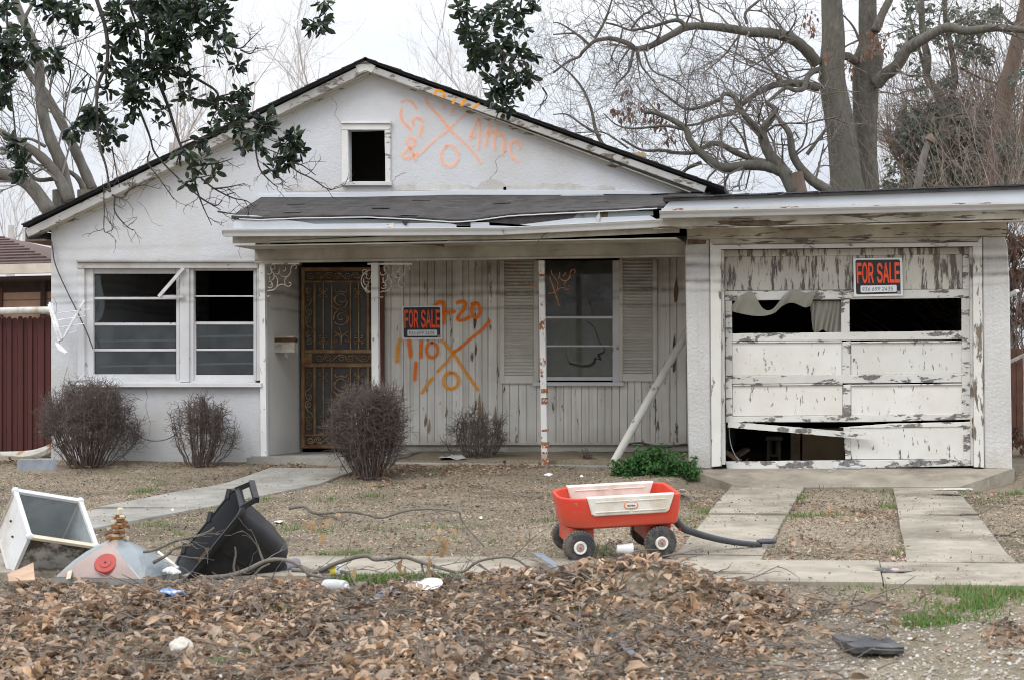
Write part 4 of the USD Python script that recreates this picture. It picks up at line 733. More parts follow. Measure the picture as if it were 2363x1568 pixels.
# garage side gutters of the roof end on the right are out of frame. The door:
gd = H('garage_door', board('4', [(262, 412), (1482, 398), (1482, 364), (250, 378)], YD - 0.012, 0.05, 0.004), m_gply, 'peeling wooden garage door with a broken bottom panel')
def GD(n, pts, Y=YD, t=0.045, mt=None, label=None, ch=0.005): return H(n, board('4', pts, Y, t, ch), mt or m_gdoor, label, parent=gd)
GD('panel', [(264, 580), (896, 576), (896, 404), (264, 412)], YD + 0.006, 0.02, m_gply); GD('panel', [(898, 576), (1442, 572), (1442, 398), (898, 404)], YD + 0.008, 0.02, m_gply)
GD('rail', [(264, 629), (1482, 615), (1482, 573), (264, 582)], mt=m_gdoor)
GD('stile', [(268, 1000), (299, 1000), (299, 630), (266, 631)], YD + 0.002); GD('stile', [(841, 788), (884, 787), (882, 622), (841, 624)]); GD('stile', [(1441, 1210), (1484, 1210), (1480, 616), (1438, 617)], YD + 0.002); GD('stile', [(1444, 572), (1482, 572), (1480, 398), (1444, 399)], YD + 0.001, mt=m_gdoor)
GD('rail', [(300, 829), (1440, 820), (1440, 778), (300, 791)]); GD('stile', [(270, 1232), (301, 1232), (299, 1003), (268, 1003)], YD + 0.002)
GD('panel', [(300, 1000), (845, 996), (845, 834), (300, 838)], YD + 0.014, 0.02, m_gpanel); GD('panel', [(889, 996), (1440, 990), (1440, 826), (889, 832)], YD + 0.014, 0.02, m_gpanel); GD('stile', [(846, 996), (888, 996), (888, 828), (846, 832)], YD + 0.001)
for x0, x1 in ((300, 845), (889, 1440)): GD('moulding', [(x0, 838), (x1, 834), (x1, 827), (x0, 831)], YD - 0.004, 0.02, ch=0.002)
GD('rail', [(300, 1040), (1440, 1032), (1440, 990), (300, 1000)])
for x0, x1 in ((303, 848), (890, 1440)): GD('moulding', [(x0, 1049), (x1, 1044), (x1, 1037), (x0, 1043)], YD - 0.004, 0.02, ch=0.002)
GD('panel', [(302, 1200), (848, 1196), (848, 1044), (302, 1048)], YD + 0.014, 0.02, m_gpanel); GD('panel', [(890, 1196), (1442, 1190), (1442, 1040), (890, 1046)], YD + 0.014, 0.02, m_gpanel); GD('stile', [(849, 1198), (889, 1198), (889, 1042), (849, 1044)], YD + 0.001)
GD('rail', [(270, 1230), (990, 1228), (1484, 1216), (1484, 1186), (890, 1196), (302, 1202), (270, 1206)])
GD('rail', [(1000, 1258), (1450, 1252), (1450, 1228), (1080, 1236), (830, 1256)], YD + 0.004, 0.03)
GD('panel', [(888, 1414), (1450, 1412), (1450, 1250), (886, 1254)], YD + 0.014, 0.02, m_gpanel); GD('stile', [(862, 1414), (889, 1414), (887, 1252), (852, 1254)], YD + 0.002); GD('stile', [(1451, 1440), (1486, 1440), (1484, 1226), (1446, 1228)], YD + 0.002)
GD('rail', [(275, 1470), (700, 1464), (1484, 1446), (1484, 1412), (860, 1418), (268, 1424)], YD - 0.003, 0.05)
H('loose_rail', bar(P('4', 280, 1240, YD - 0.01), P('4', 990, 1301, YD - 0.06), 0.055, 0.025, (0, 1, 0.1)), m_gdoor, 'broken rail sagging across the hole in the garage door', parent=gd)
H('flue', lathe([(0.10, 3.45), (0.10, 4.12), (0.11, 4.12), (0.11, 4.17), (0.0, 4.17)], 20, 'z', (P('O', 1470, 365, 20.5)[0], 20.5, P('O', 1470, 355, 20.5)[2] - 4.17)), m_flue, 'tan metal flue pipe poking above the right roof slope')

# ---------------------------------------------------------------- sprayed search marks
def spray(c, strokes, Y, mat, name='spray_mark', label=None):
    first = None
    for i, (pts, w, *mm) in enumerate(strokes):
        (msh, u_) = ribbon(c, pts, Y - 0.0006 * i, w * 1.35, 5 if len(pts) > 2 else 6)
        H(name, msh, mm[0] if mm else mat, label, uvs=u_)
o = lambda cx, cy, rx, ry, a0=-90, a1=275, n=16: [(cx + rx * math.cos(math.radians(a)), cy + ry * math.sin(math.radians(a))) for a in np.linspace(a0, a1, n)]
spray('G', [([(105, 385), (190, 350), (270, 380), (320, 440), (360, 495)], 48), ([(105, 490), (95, 580), (120, 690), (200, 770), (255, 840)], 60), ([(300, 760), (300, 690), (350, 640), (420, 670), (460, 700)], 62), ([(445, 780), (435, 850), (410, 935)], 75),
            ([(330, 1340), (290, 1220), (230, 1120), (200, 1040), (250, 970), (310, 1000), (320, 1070), (260, 1140), (150, 1200), (130, 1270), (190, 1310), (300, 1270), (360, 1230)], 58),
            ([(500, 310), (540, 410), (600, 480), (720, 600), (850, 760), (960, 890)], 62), ([(960, 890), (1080, 1000), (1220, 1130), (1340, 1280), (1420, 1390)], 44), ([(340, 1290), (470, 1180), (620, 1040), (760, 920), (880, 850)], 40), ([(880, 830), (1000, 720), (1130, 600), (1280, 510)], 36),
            (o(900, 1270, 140, 175, -120, 250), 52), ([(1230, 990), (1250, 930), (1310, 800), (1370, 660), (1400, 750), (1400, 900), (1390, 1020), (1375, 1160)], 52), ([(1240, 960), (1310, 940)], 60), ([(1550, 720), (1540, 850), (1510, 1000), (1505, 1100)], 60), ([(1510, 880), (1620, 880), (1740, 920)], 70), ([(1680, 700), (1670, 830), (1640, 980), (1640, 1160)], 48), ([(1740, 910), (1800, 960), (1790, 1080), (1780, 1240)], 56),
            ([(2060, 1140), (2040, 1060), (1970, 1020), (1910, 1060), (1900, 1170), (1950, 1290), (2030, 1350)], 56), ([(690, 320), (740, 360), (820, 365)], 50), ([(790, 380), (800, 500)], 46), ([(960, 440), (940, 570)], 56), ([(1100, 430), (1070, 500)], 60)], YW - 0.004, m_sprayfade, label='faded orange search mark sprayed on the gable')
spray('G', [([(640, 250), (690, 190), (780, 210), (820, 290), (760, 275)], 40), ([(1150, 350), (1100, 430)], 55), ([(1380, 410), (1280, 480)], 40), ([(970, 330), (960, 400)], 40)], Yk - 0.004, m_spray2)
spray('H', [([(680, 180), (720, 145), (790, 140), (808, 200), (805, 300), (800, 440)], 52), ([(815, 300), (880, 285), (955, 275)], 50), ([(990, 150), (1060, 130), (1110, 160), (1090, 230), (1020, 320), (1000, 380), (1060, 395), (1170, 350)], 50), (o(1255, 255, 62, 100, -100, 275), 48), ([(1195, 160), (1280, 165)], 40),
            ([(1450, 400), (1350, 520), (1200, 640), (1060, 760), (940, 850)], 42), ([(940, 850), (830, 990), (710, 1120)], 42, m_spray2), ([(650, 1200), (560, 1310), (490, 1420)], 46, m_spray2), ([(760, 660), (840, 750), (940, 860)], 50, m_spray2), ([(940, 860), (1020, 990), (1130, 1150), (1230, 1290), (1290, 1380)], 46, m_spray2),
            (o(635, 815, 80, 105), 42), ([(490, 680), (480, 780), (475, 920)], 48), ([(305, 680), (320, 790), (330, 900)], 58), ([(180, 660), (150, 800), (140, 980)], 56, m_spray2), ([(405, 990), (400, 1100), (390, 1230)], 52), (o(905, 1245, 105, 115), 50, m_spray2)], YB - 0.001, m_spray, label='orange search mark sprayed on the porch boards')
# ================================================================== things on and around the house
m_signw = flat('sign_white_plastic', (0.72, 0.74, 0.74), 0.35, 0.05, 20); m_signb = flat('sign_black_print', (0.018, 0.018, 0.022), 0.4, 0.15, 20); m_signr = flat('sign_orange_red_print', (0.90, 0.09, 0.02), 0.4, 0.08, 20); m_pen = flat('pen_ink', (0.10, 0.10, 0.12), 0.6, 0.2, 40); m_tag = flat('grey_tag', (0.30, 0.31, 0.31), 0.6, 0.3, 300)
def sign(c, q, Y, label):
    q = [np.array(p, float) for p in q]      # tl, tr, br, bl
    s = thing('for_sale_sign', label, 'sign', P(c, *(sum(q) / 4), Y))
    def mp(a, b): p = (q[0] * (1 - a) + q[1] * a) * (1 - b) + (q[3] * (1 - a) + q[2] * a) * b; return tuple(p)
    def rr(a0, b0, a1, b1, r=0.05):
        g = sbox(a0, b0 * .78, a1, b1 * .78).buffer(-r * .78).buffer(r * .78, quad_segs=4); return XZ(c, [mp(x, y / .78) for x, y in list(g.exterior.coords)[:-1]], Y)
    obj('board', slab(rr(0, 0, 1, 1, 0.012), Y, 0.004, 0.001), m_signw, s)
    obj('black_field', slab(rr(.042, .045, .955, .945), Y - 0.0012, 0.001, 0), m_signb, s); obj('number_strip', slab(rr(.135, .715, .875, .895, .03), Y - 0.0024, 0.001, 0), m_signw, s); obj('corner_tag', slab(rr(.885, .87, .962, .955, .005), Y - 0.0024, 0.001, 0), m_tag, s)
    def text(t, a0, b0, a1, b1, y, mat, name, bold, shear=0.0):
        w = meshkit.text_mesh(t, 1.0, 0.001, bold); v = np.array(w.vertices); lo, hi = v.min(0), v.max(0); u = (v - lo) / (hi - lo)
        pts = np.array([P(c, *mp(a0 + (a1 - a0) * (x + shear * (yy - .5)), b1 - (b1 - b0) * yy), Y - y) for x, yy, _ in u]); pts[:, 1] = Y - y + 0.001 * (1 - u[:, 2])
        obj(name, (pts, np.array(w.faces)), mat, s)
    for t, a0, a1 in (('F', .065, .165), ('O', .175, .285), ('R', .30, .41), ('S', .475, .595), ('A', .60, .725), ('L', .735, .835), ('E', .84, .945)): text(t, a0, .12 if t != 'O' else .11, a1, .655, 0.0036, m_signr, 'letter', True)
    text('936 699 2435', .17, .76, .80, .86, 0.0046, m_pen, 'handwritten_number', False, 0.02)
sign('H', [(203, 193), (778, 188), (780, 663), (212, 668)], YB - 0.008, 'black and orange FOR SALE sign tacked to the porch boards beside the door')
sign('S', [(258, 185), (1875, 165), (1905, 1420), (290, 1455)], YD - 0.022, 'black and orange FOR SALE sign on the top of the garage door')
# mailbox
m_mail = flat('aged_white_mailbox', (0.46, 0.44, 0.38), 0.6, 0.12, 9, dirt=(0.3, 0.24, 0.15)); m_rust = flat('dark_rust', (0.075, 0.035, 0.018), 0.85, 0.5, 20)
YM = YW + 0.30
mb = thing('mailbox', 'small white metal mailbox with a rusty lid on the wall beside the security door', 'mailbox', P('M', 390, 1200, YM))
obj('box', rect('M', 192, 1150, 586, 1298, YM, 0.13, 0.006), m_mail, mb); obj('lid', board('M', [(190, 1092), (575, 1088), (590, 1066), (196, 1066)], YM - 0.012, 0.15, 0.006), m_mail, mb); obj('lid_lip', rect('M', 194, 1094, 592, 1152, YM + 0.004, 0.1, 0.003), m_rust, mb)
for x in (222, 470): obj('paper_hook', px_tube('M', [(x, 1300), (x - 4, 1335), (x + 8, 1358), (x + 22, 1350)], YM + 0.03, 0.007, 6, 4), m_mail, mb)
obj('emblem', lathe([(0, 0), (0.024, 0.0), (0.026, 0.004)], 16, 'y', P('M', 372, 1225, YM - 0.003)), m_mail, mb); obj('mount', bx(XR - 0.01, P('M', 200, 1200, YM)[0] + 0.06, YM + 0.02, YM + 0.12, P('M', 300, 1290, YM)[2], P('M', 300, 1160, YM)[2]), m_mail, mb)
# fallen aerial, wires and leaning pole
m_aer = flat('white_aluminium', (0.80, 0.81, 0.83), 0.4, 0.1, 10, dirt=(0.45, 0.45, 0.45))
YA = YW - 0.16
ae = thing('aerial', 'bent white television aerial dangling at the left corner of the house', 'aerial', P('L', 400, 680, YA))
obj('boom', tube([P('L', 322, 530, YA), P('L', 350, 640, YA), P('L', 385, 765, YA - 0.02)], 0.03, 8), m_aer, ae); obj('boom', bar(P('L', 318, 520, YA - 0.03), P('L', 398, 752, YA - 0.05), 0.018), m_aer, ae); obj('mast_arm', bar(P('L', 540, 508, YA + 0.02), P('L', 400, 752, YA - 0.03), 0.022), m_aer, ae)
for a, b in (((370, 588), (578, 563)), ((376, 632), (552, 607)), ((388, 678), (538, 656)), ((425, 722), (492, 702))): obj('element', tube([P('L', *a, YA - 0.02), P('L', *b, YA + 0.03)], 0.006, 6), m_aer, ae)
obj('bracket_plate', board('L', [(348, 772), (372, 780), (432, 838), (415, 846), (370, 820)], YA - 0.05, 0.02, 0.002), m_aer, ae)
m_wire = flat('dark_wire', (0.06, 0.055, 0.05), 0.6, 0.2, 20)
def wire(c, pts, Y, r, label, mat=None): return obj('cable', px_tube(c, pts, Y, r, 5, 6), mat or m_wire, label=label, cat='cable')
wire('L', [(330, 130), (340, 190), (346, 245), (375, 330), (440, 470), (500, 590), (560, 720), (596, 815)], YW - 0.05, 0.007, 'thin cable slanting from the left eave down across the window casing')
wire('1', [(780, 1255), (830, 1300), (900, 1350), (990, 1358), (1060, 1338), (1100, 1310)], YW - 0.35, 0.005, 'thin cable looping low between the two left shrubs')
wire('3', [(1030, 1400), (1090, 1378), (1150, 1372), (1220, 1385), (1300, 1398), (1445, 1378)], YB - 0.25, 0.012, 'black hose lying along the foot of the porch wall')
wire('Q', [(185, 75), (170, 160), (178, 300), (205, 450), (260, 580), (330, 680)], YD + 0.12, 0.004, 'pale cord hanging inside the hole in the garage door', m_aer)
wire('F', [(745, 655), (790, 600), (850, 545), (960, 530)], YE - 0.05, 0.005, 'black wire hooked over the porch gutter')
wire('E', [(2120, 615), (2240, 612), (2363, 608), (2440, 606)], YE - 0.04, 0.008, 'black pipe stub tucked under the porch gutter')
m_pole = paint('pole_paint', (0.55, 0.54, 0.50), wood=(0.25, 0.22, 0.19), peel=0.64, pscale=(8, 8, 8), dirt=0.2, dscale=3)
obj('leaning_pole', tube([P('O', 1414, 1070, 17.36), P('O', 1500, 915, 17.7), P('O', 1590, 758, 18.1)], 0.042, 10), m_pole, label='pale pole leaning against the porch wall beside the garage pillar', cat='pole', smooth=40)
# curtains in the garage door
m_cloth = mk('sheer_grey_curtain', {'d': ('diffuse_bsdf', {'color': (0.36, 0.345, 0.29)}), 't': ('translucent_bsdf', {'color': (0.3, 0.28, 0.23)}), 'tr': ('transparent_bsdf', {}), 'm': ('mix_closure', {'fac': 0.35}), 'm2': ('mix_closure', {'fac': 0.33})}, [('d.BSDF', 'm.closure1'), ('t.BSDF', 'm.closure2'), ('m.closure', 'm2.closure1'), ('tr.BSDF', 'm2.closure2')], 'm2.closure')
def cloth(c, top, bot, Y, n, m_, fold, label):
    ta, ba = np.array(smooth_line(np.column_stack([top, np.zeros(len(top))]), 8))[:, :2], np.array(smooth_line(np.column_stack([bot, np.zeros(len(bot))]), 8))[:, :2]
    ix = lambda a, t: np.array([np.interp(t * (len(a) - 1), range(len(a)), a[:, k]) for k in (0, 1)])
    V = np.zeros((n, m_, 3))
    for i in range(n):
        for j in range(m_):
            t, s = i / (n - 1), j / (m_ - 1); p = ix(ta, t) * (1 - s) + ix(ba, t) * s
            V[i, j] = P(c, p[0], p[1], Y + fold * math.sin(t * 38 + s * 2 + math.sin(t * 9) * 1.5) * (0.35 + 0.65 * s))
    return obj('curtain', thicken(V, 0.002), m_cloth, label=label, cat='curtain', smooth=True)
cloth('4', [(300, 650), (345, 605), (400, 585), (450, 665), (500, 672), (560, 600), (610, 575), (670, 590), (722, 566)], [(300, 682), (330, 690), (390, 702), (450, 706), (510, 690), (550, 655), (600, 640), (660, 662), (690, 655)], YD - 0.04, 70, 12, 0.022, 'torn sheer curtain swagged out over the left garage door window')
cloth('4', [(684, 630), (725, 630), (770, 630), (810, 630), (840, 630)], [(700, 770), (715, 796), (750, 772), (790, 800), (842, 790)], YD + 0.05, 60, 8, 0.022, 'grey gathered curtain hanging in the garage door window')
# things inside the garage
m_ply = flat('brown_plywood', (0.20, 0.145, 0.085), 0.85, 0.2, 4, bump=0.2); m_old = flat('old_stool_wood', (0.15, 0.12, 0.09), 0.8, 0.3, 9)
obj('plywood_sheet', rect('Q', 1385, 150, 2085, 800, 17.9, 0.02, 0.002), m_ply, label='brown plywood sheet behind the broken garage panel', cat='plywood'); obj('plank', rect('Q', 1190, 120, 1350, 800, 18.0, 0.03, 0.002), m_ply, label='narrow brown plank standing left of the plywood sheet', cat='plank')
st = thing('stool', 'small wooden stool standing in the dark garage', 'stool', P('Q', 910, 800, 18.4))
obj('seat', rect('Q', 770, 290, 1050, 355, 18.3, 0.26, 0.008), m_old, st)
for x, y, dx in ((820, 18.34, -6), (1000, 18.34, 6), (860, 18.52, -4), (960, 18.52, 4)): obj('leg', bar(P('Q', x, 356, y), P('Q', x + dx, 830, y), 0.028), m_old, st)
obj('stretcher', bar(P('Q', 815, 600, 18.34), P('Q', 1006, 600, 18.34), 0.02), m_old, st)
obj('board_scrap', bar(P('Q', 100, 530, YD + 0.25), P('Q', 340, 690, YD + 0.18), 0.09, 0.02), m_ply, label='short board lying inside the garage hole by the left jamb', cat='board'); obj('board_scrap', bar(P('Q', 300, 600, YD + 0.5), P('Q', 460, 500, YD + 0.6), 0.08, 0.03), m_old, label='grey wooden offcut deeper inside the garage hole', cat='board')
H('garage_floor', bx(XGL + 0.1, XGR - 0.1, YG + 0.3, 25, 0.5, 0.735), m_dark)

# neighbour, fences, pipes at the left
m_nroof = flat('brown_shingle_roof', (0.105, 0.068, 0.058), 0.95, 0.3, 4, bump=0.4); m_nwall = flat('salmon_siding', (0.42, 0.275, 0.20), 0.75, 0.12, 3, dirt=(0.33, 0.2, 0.14)); m_nfas = flat('cream_gutter', (0.50, 0.44, 0.36), 0.6, 0.15, 5); m_ndark = flat('dark_eave', (0.05, 0.035, 0.03), 0.9, 0.3, 5)
YN = 24.0
nh = thing('neighbour_house', 'salmon sided neighbour house with a brown shingle roof at the left edge', 'house', (P('L', 100, 500, YN)[0], YN, 0.8))
def N(n, mesh, mat): return obj(n, mesh, mat, nh)
nx0, nx1 = P('L', 0, 500, YN)[0] - 4.5, P('L', 330, 500, YN)[0] + 0.1
e0, e1 = P('L', 0, 262, YN - 0.6), P('L', 325, 300, YN - 0.6); sl = (e1 - e0) / (e1[0] - e0[0]); ea = e0 + sl * (nx0 - e0[0] - .3); eb = e0 + sl * (nx1 - e0[0] + .3); ea[2] = eb[2] = (e0[2] + e1[2]) / 2
ra_ = ea + np.array([1.2, 4.2, 0.85]); rb_ = eb + np.array([-3.1, 4.2, 0.85])
for k in range(11):
    t0, t1 = k / 11, (k + 1.2) / 11; q = [ea + (ra_ - ea) * t0, eb + (rb_ - eb) * t0, eb + (rb_ - eb) * min(t1, 1), ea + (ra_ - ea) * min(t1, 1)]; V = np.array([[q[0] + [0, 0, .03], q[3]], [q[1] + [0, 0, .03], q[2]]]); N('shingle_course', thicken(V, 0.03), m_nroof)
N('roof_hip', thicken(np.array([[eb, rb_], [eb + [0, 8.4, 0], rb_ + [0, .01, 0]]])[::1], 0.04), m_nroof)
N('gutter', bx(ea[0], eb[0], YN - 0.7, YN - 0.6, ea[2] - 0.13, ea[2] + 0.01), m_nfas); N('soffit', bx(ea[0], eb[0], YN - 0.6, YN + 0.05, ea[2] - 0.2, ea[2] - 0.16), m_ndark); N('frieze', bx(nx0, nx1, YN - 0.02, YN + 0.03, ea[2] - 0.36, ea[2] - 0.2), m_ndark)
for k in range(16):
    z = 0.75 + k * 0.155
    if z < ea[2] - 0.35: N('siding_board', slab([(nx0, z), (nx1, z), (nx1, z + 0.15), (nx0, z + 0.15)], YN + 0.02 * 0 + 0.0, 0.05, 0.012), m_nwall)
N('wall', bx(nx0, nx1, YN + 0.04, YN + 8, 0.5, ea[2] - 0.18), m_nwall); N('downpipe', tube([P('L', 280, 375, YN - 0.05), P('L', 276, 560, YN - 0.05), P('L', 272, 700, YN - 0.05)], 0.045, 8), m_ndark); N('window_frame', rect('L', -60, 425, 14, 640, YN - 0.03, 0.05), m_redframe)
m_fence = paint('red_brown_fence', (0.075, 0.02, 0.018), wood=(0.05, 0.02, 0.016), peel=0.62, soft=0.1, pscale=(14, 14, 1.5), dirt=0.3, dirtcol=(0.05, 0.018, 0.014), dscale=2, rough=0.7)
YF = 19.3
fe = thing('fence', 'dark red board fence with pointed tops left of the house', 'fence', P('L', 150, 1480, YF))
bxs2 = [-190, -140, -85, -35, 12, 42, 74, 112, 147, 178, 206, 240, 282, 326, 372, 420]
for i in range(len(bxs2) - 1):
    a, b = bxs2[i] + 1.2, bxs2[i + 1] - 1.2; top = 612 + rng.normal(0, 4); w = b - a
    obj('fence_board', board('L', [(a, 1490), (b, 1490), (b, top + 12), (b - w * .25, top), (a + w * .25, top), (a, top + 12)], YF + (0.0 if i % 2 else 0.02), 0.02, 0.003), m_fence, fe)
for y in (760, 1330): obj('rail', bar(P('L', -200, y, YF + 0.07), P('L', 430, y, YF + 0.07), 0.04, 0.09), m_fence, fe)
m_pipe = flat('galvanised_pipe', (0.50, 0.49, 0.46), 0.5, 0.2, 8, dirt=(0.32, 0.27, 0.2))
obj('pipe_rail', tube([P('L', -200, 582, YF - 0.08), P('L', 0, 577, YF - 0.08), P('L', 150, 573, YF - 0.08), P('L', 330, 570, YF - 0.08)], 0.045, 10), m_pipe, label='grey pipe rail running along the top of the red fence', cat='pipe', smooth=40); obj('pipe_end', join([bx(0, 0.1, 0, 0.06, 0, 0.05)]), m_pipe) if False else None
gp = [P('L', -120, 1512, 18.2), P('L', 60, 1508, 18.2), P('L', 200, 1500, 18.0), P('L', 290, 1475, 17.9), P('L', 345, 1448, 17.8)]
m_down = paint('fallen_downpipe', (0.50, 0.49, 0.45), wood=(0.33, 0.16, 0.06), peel=0.57, soft=0.06, pscale=(4, 4, 9), dirt=0.25, dscale=3)
obj('fallen_downpipe', tube(smooth_line(gp, 5), 0.065, 8), m_down, label='rusty white downpipe lying on the ground below the red fence', cat='downpipe', smooth=40)
# right margin behind the garage
f2 = thing('fence', 'brown wooden fence glimpsed beyond the right garage pillar', 'fence', P('R', 290, 1150, 20))
for x in (244, 276, 308, 340, 372): obj('fence_board', board('R', [(x, 1240), (x + 30, 1240), (x + 30, 832), (x, 826)], 20 + 0.01 * (x % 3), 0.02, 0.003), flat('brown_fence_board', (0.13, 0.06, 0.04), 0.8, 0.3, 6) if x == 244 else '/World/Looks/brown_fence_board', f2)
obj('metal_rail', tube([P('R', 235, 902, 19.2), P('R', 340, 850, 19.0)], 0.02, 8), m_pipe, label='thin pale pipe slanting beyond the right garage pillar', cat='pipe')
obj('metal_post', tube([P('R', 318, 860, 19.2), P('R', 322, 1290, 19.2)], 0.02, 8), m_pipe, label='grey metal post at the right edge of the picture', cat='post')
obj('white_bracket', bar(P('R', 225, 560, 18.4), P('R', 280, 528, 18.3), 0.05, 0.03), m_aer, label='white bracket sticking out beyond the right garage pillar', cat='bracket')

# ================================================================== wagon
m_wred = paint('wagon_red_plastic', (0.58, 0.05, 0.024), wood=(0.42, 0.14, 0.10), peel=0.66, soft=0.05, pscale=(9, 9, 14), dirt=0.22, dirtcol=(0.36, 0.09, 0.05), dscale=5, rough=0.45, bump=0.05, low=(0.72, 0.60, 0.4, (0.24, 0.15, 0.10)), vstreak=0.15); m_wwhite = flat('wagon_cream_plastic', (0.66, 0.63, 0.56), 0.45, 0.08, 9, dirt=(0.52, 0.46, 0.37)); m_tyre = flat('wagon_tyre_plastic', (0.028, 0.029, 0.033), 0.65, 0.3, 22, dirt=(0.10, 0.083, 0.066)); m_tread = flat('dusty_tread', (0.14, 0.115, 0.09), 0.9, 0.4, 14); m_hub = flat('hub_grey', (0.3, 0.27, 0.25), 0.6, 0.2, 30); m_wgrey = flat('wagon_handle_plastic', (0.045, 0.047, 0.052), 0.45, 0.15, 9); m_hred = flat('hub_red', (0.45, 0.05, 0.05), 0.5, 0.1, 30)
ph = math.radians(20); wa, wb = np.array([math.cos(ph), math.sin(ph), 0.0]), np.array([-math.sin(ph), math.cos(ph), 0.0])
O0 = PZ('W', 362, 834, 0.425)
tp = -0.012
def wl(p): p = np.asarray(p, float); return O0 + p[..., :1] * (wa + [0, 0, 0.035]) + p[..., 1:2] * (wb + [0, 0, 0.12]) + p[..., 2:] * np.array([0, 0, 1.0])
def WL(m_): return wl(np.asarray(m_[0])), m_[1]
wg = thing('toy_wagon', 'red and white plastic toy wagon with black wheels parked on the lawn', 'wagon', O0)
def rring(x0, x1, y0, y1, r, z, rl=None):
    rl = rl or r; out = []
    for cx, cy, a0, q in ((x1 - r, y0 + r, -90, r), (x1 - r, y1 - r, 0, r), (x0 + rl, y1 - rl, 90, rl), (x0 + rl, y0 + rl, 180, rl)):
        for a in np.linspace(a0, a0 + 90, 7): out.append((cx + q * math.cos(math.radians(a)), cy + q * math.sin(math.radians(a)), z))
    return np.array(out)
X0, X1, Y0, Y1 = -0.12, 0.66, -0.035, 0.425
rings = [rring(X0 + .06, X1 - .035, Y0 + .03, Y1 - .03, .04, .205, .12), rring(X0 + .035, X1 - .02, Y0 + .01, Y1 - .01, .055, .222, .14), rring(X0 + .02, X1 - .01, Y0 + .004, Y1 - .004, .06, .30, .15), rring(X0, X1, Y0, Y1, .06, .385, .16), rring(X0 + .004, X1 - .004, Y0 + .004, Y1 - .004, .058, .396, .157), rring(X0 + .014, X1 - .014, Y0 + .014, Y1 - .014, .05, .399, .147), rring(X0 + .026, X1 - .026, Y0 + .026, Y1 - .026, .04, .390, .135), rring(X0 + .05, X1 - .04, Y0 + .036, Y1 - .036, .035, .25, .12)]
V = np.array(rings); V = np.concatenate([V, V[:, :1]], 1); v, f = grid_mesh(V); k = V.shape[1]
v = np.vstack([v, V[0, :-1].mean(0), V[-1, :-1].mean(0)]); i = np.arange(k - 1); c0, c1 = len(v) - 2, len(v) - 1
f = np.vstack([f, np.column_stack([np.full(k - 1, c0), i, i + 1]), np.column_stack([np.full(k - 1, c1), (len(rings) - 1) * k + i + 1, (len(rings) - 1) * k + i])])
obj('body', WL((v, f[:, ::-1])), m_wred, wg, smooth=40)
obj('axle_housing', WL(bx(-.06, .10, .03, .36, .10, .21)), m_wred, wg); obj('axle_housing', WL(bx(.43, .60, .05, .34, .11, .21)), m_wred, wg)
def panel(y, outs, x0, x1, nm):
    """white side panel, trapezium, with a raised moulded border, wraps over the wall"""
    zt, zb = .405, .288; a = np.array([(x0, zt), (x1, zt), (x1 - .035, zb + .012), (x1 - .055, zb), (x0 + .05, zb), (x0 + .03, zb + .012)])
    p = slab(a, 0.0, .043, .006); q = p[0].copy(); tilt_ = (q[:, 2] - .30) / .1 * 0.004
    q[:, 1] = (q[:, 1] + y + (-tilt_ if outs < 0 else tilt_)); r = obj('side_panel', WL((q, p[1])), m_wwhite, wg, label=nm)
    for b0, b1 in ((x0 + .055, x0 + .27), (x1 - .27, x1 - .06)):
        for (s0, s1) in (((b0, .375), (b1, .375)), ((b0, .312), (b1, .312))):
            g = tube([(s0[0], y + (-.003 if outs < 0 else .046), s0[1]), (s1[0], y + (-.003 if outs < 0 else .046), s1[1])], .004, 5); obj('moulding', WL(g), m_wwhite, wg)
    return r
near = panel(Y0 - .006, -1, .045, .605, 'near cream side panel with a small oval badge'); panel(Y1 - .037, -1, -.0, .575, 'far cream side panel')
ov = lambda w, h, y, t, mt, nm: obj(nm, WL(slab(np.array([(.325 + w * (c - .5) * 2 * 1 + 0, .345 + h * 0 + 0) for c in ()]) if False else np.array(list(LineString([(.325 - w, .345), (.325 + w, .345)]).buffer(h, quad_segs=6).exterior.coords)[:-1]), y, t, 0.0008)), mt, wg)
m_badge = flat('badge_orange', (0.75, 0.16, 0.03), 0.4, 0.05, 30)
ov(.024, .021, Y0 - .0115, .004, m_badge, 'badge'); ov(.022, .016, Y0 - .0130, .003, m_wwhite, 'badge_field')
wt = meshkit.text_mesh('little tikes', 0.010, 0.001, True); q = np.array(wt.vertices); q = q - (q.min(0) + q.max(0)) / 2; obj('badge_lettering', WL((np.column_stack([.325 + q[:, 0] * .052 / (q[:, 0].max() - q[:, 0].min()), np.full(len(q), Y0 - .0142) - q[:, 2], .345 + q[:, 1]]), np.array(wt.faces))), m_signb, wg)
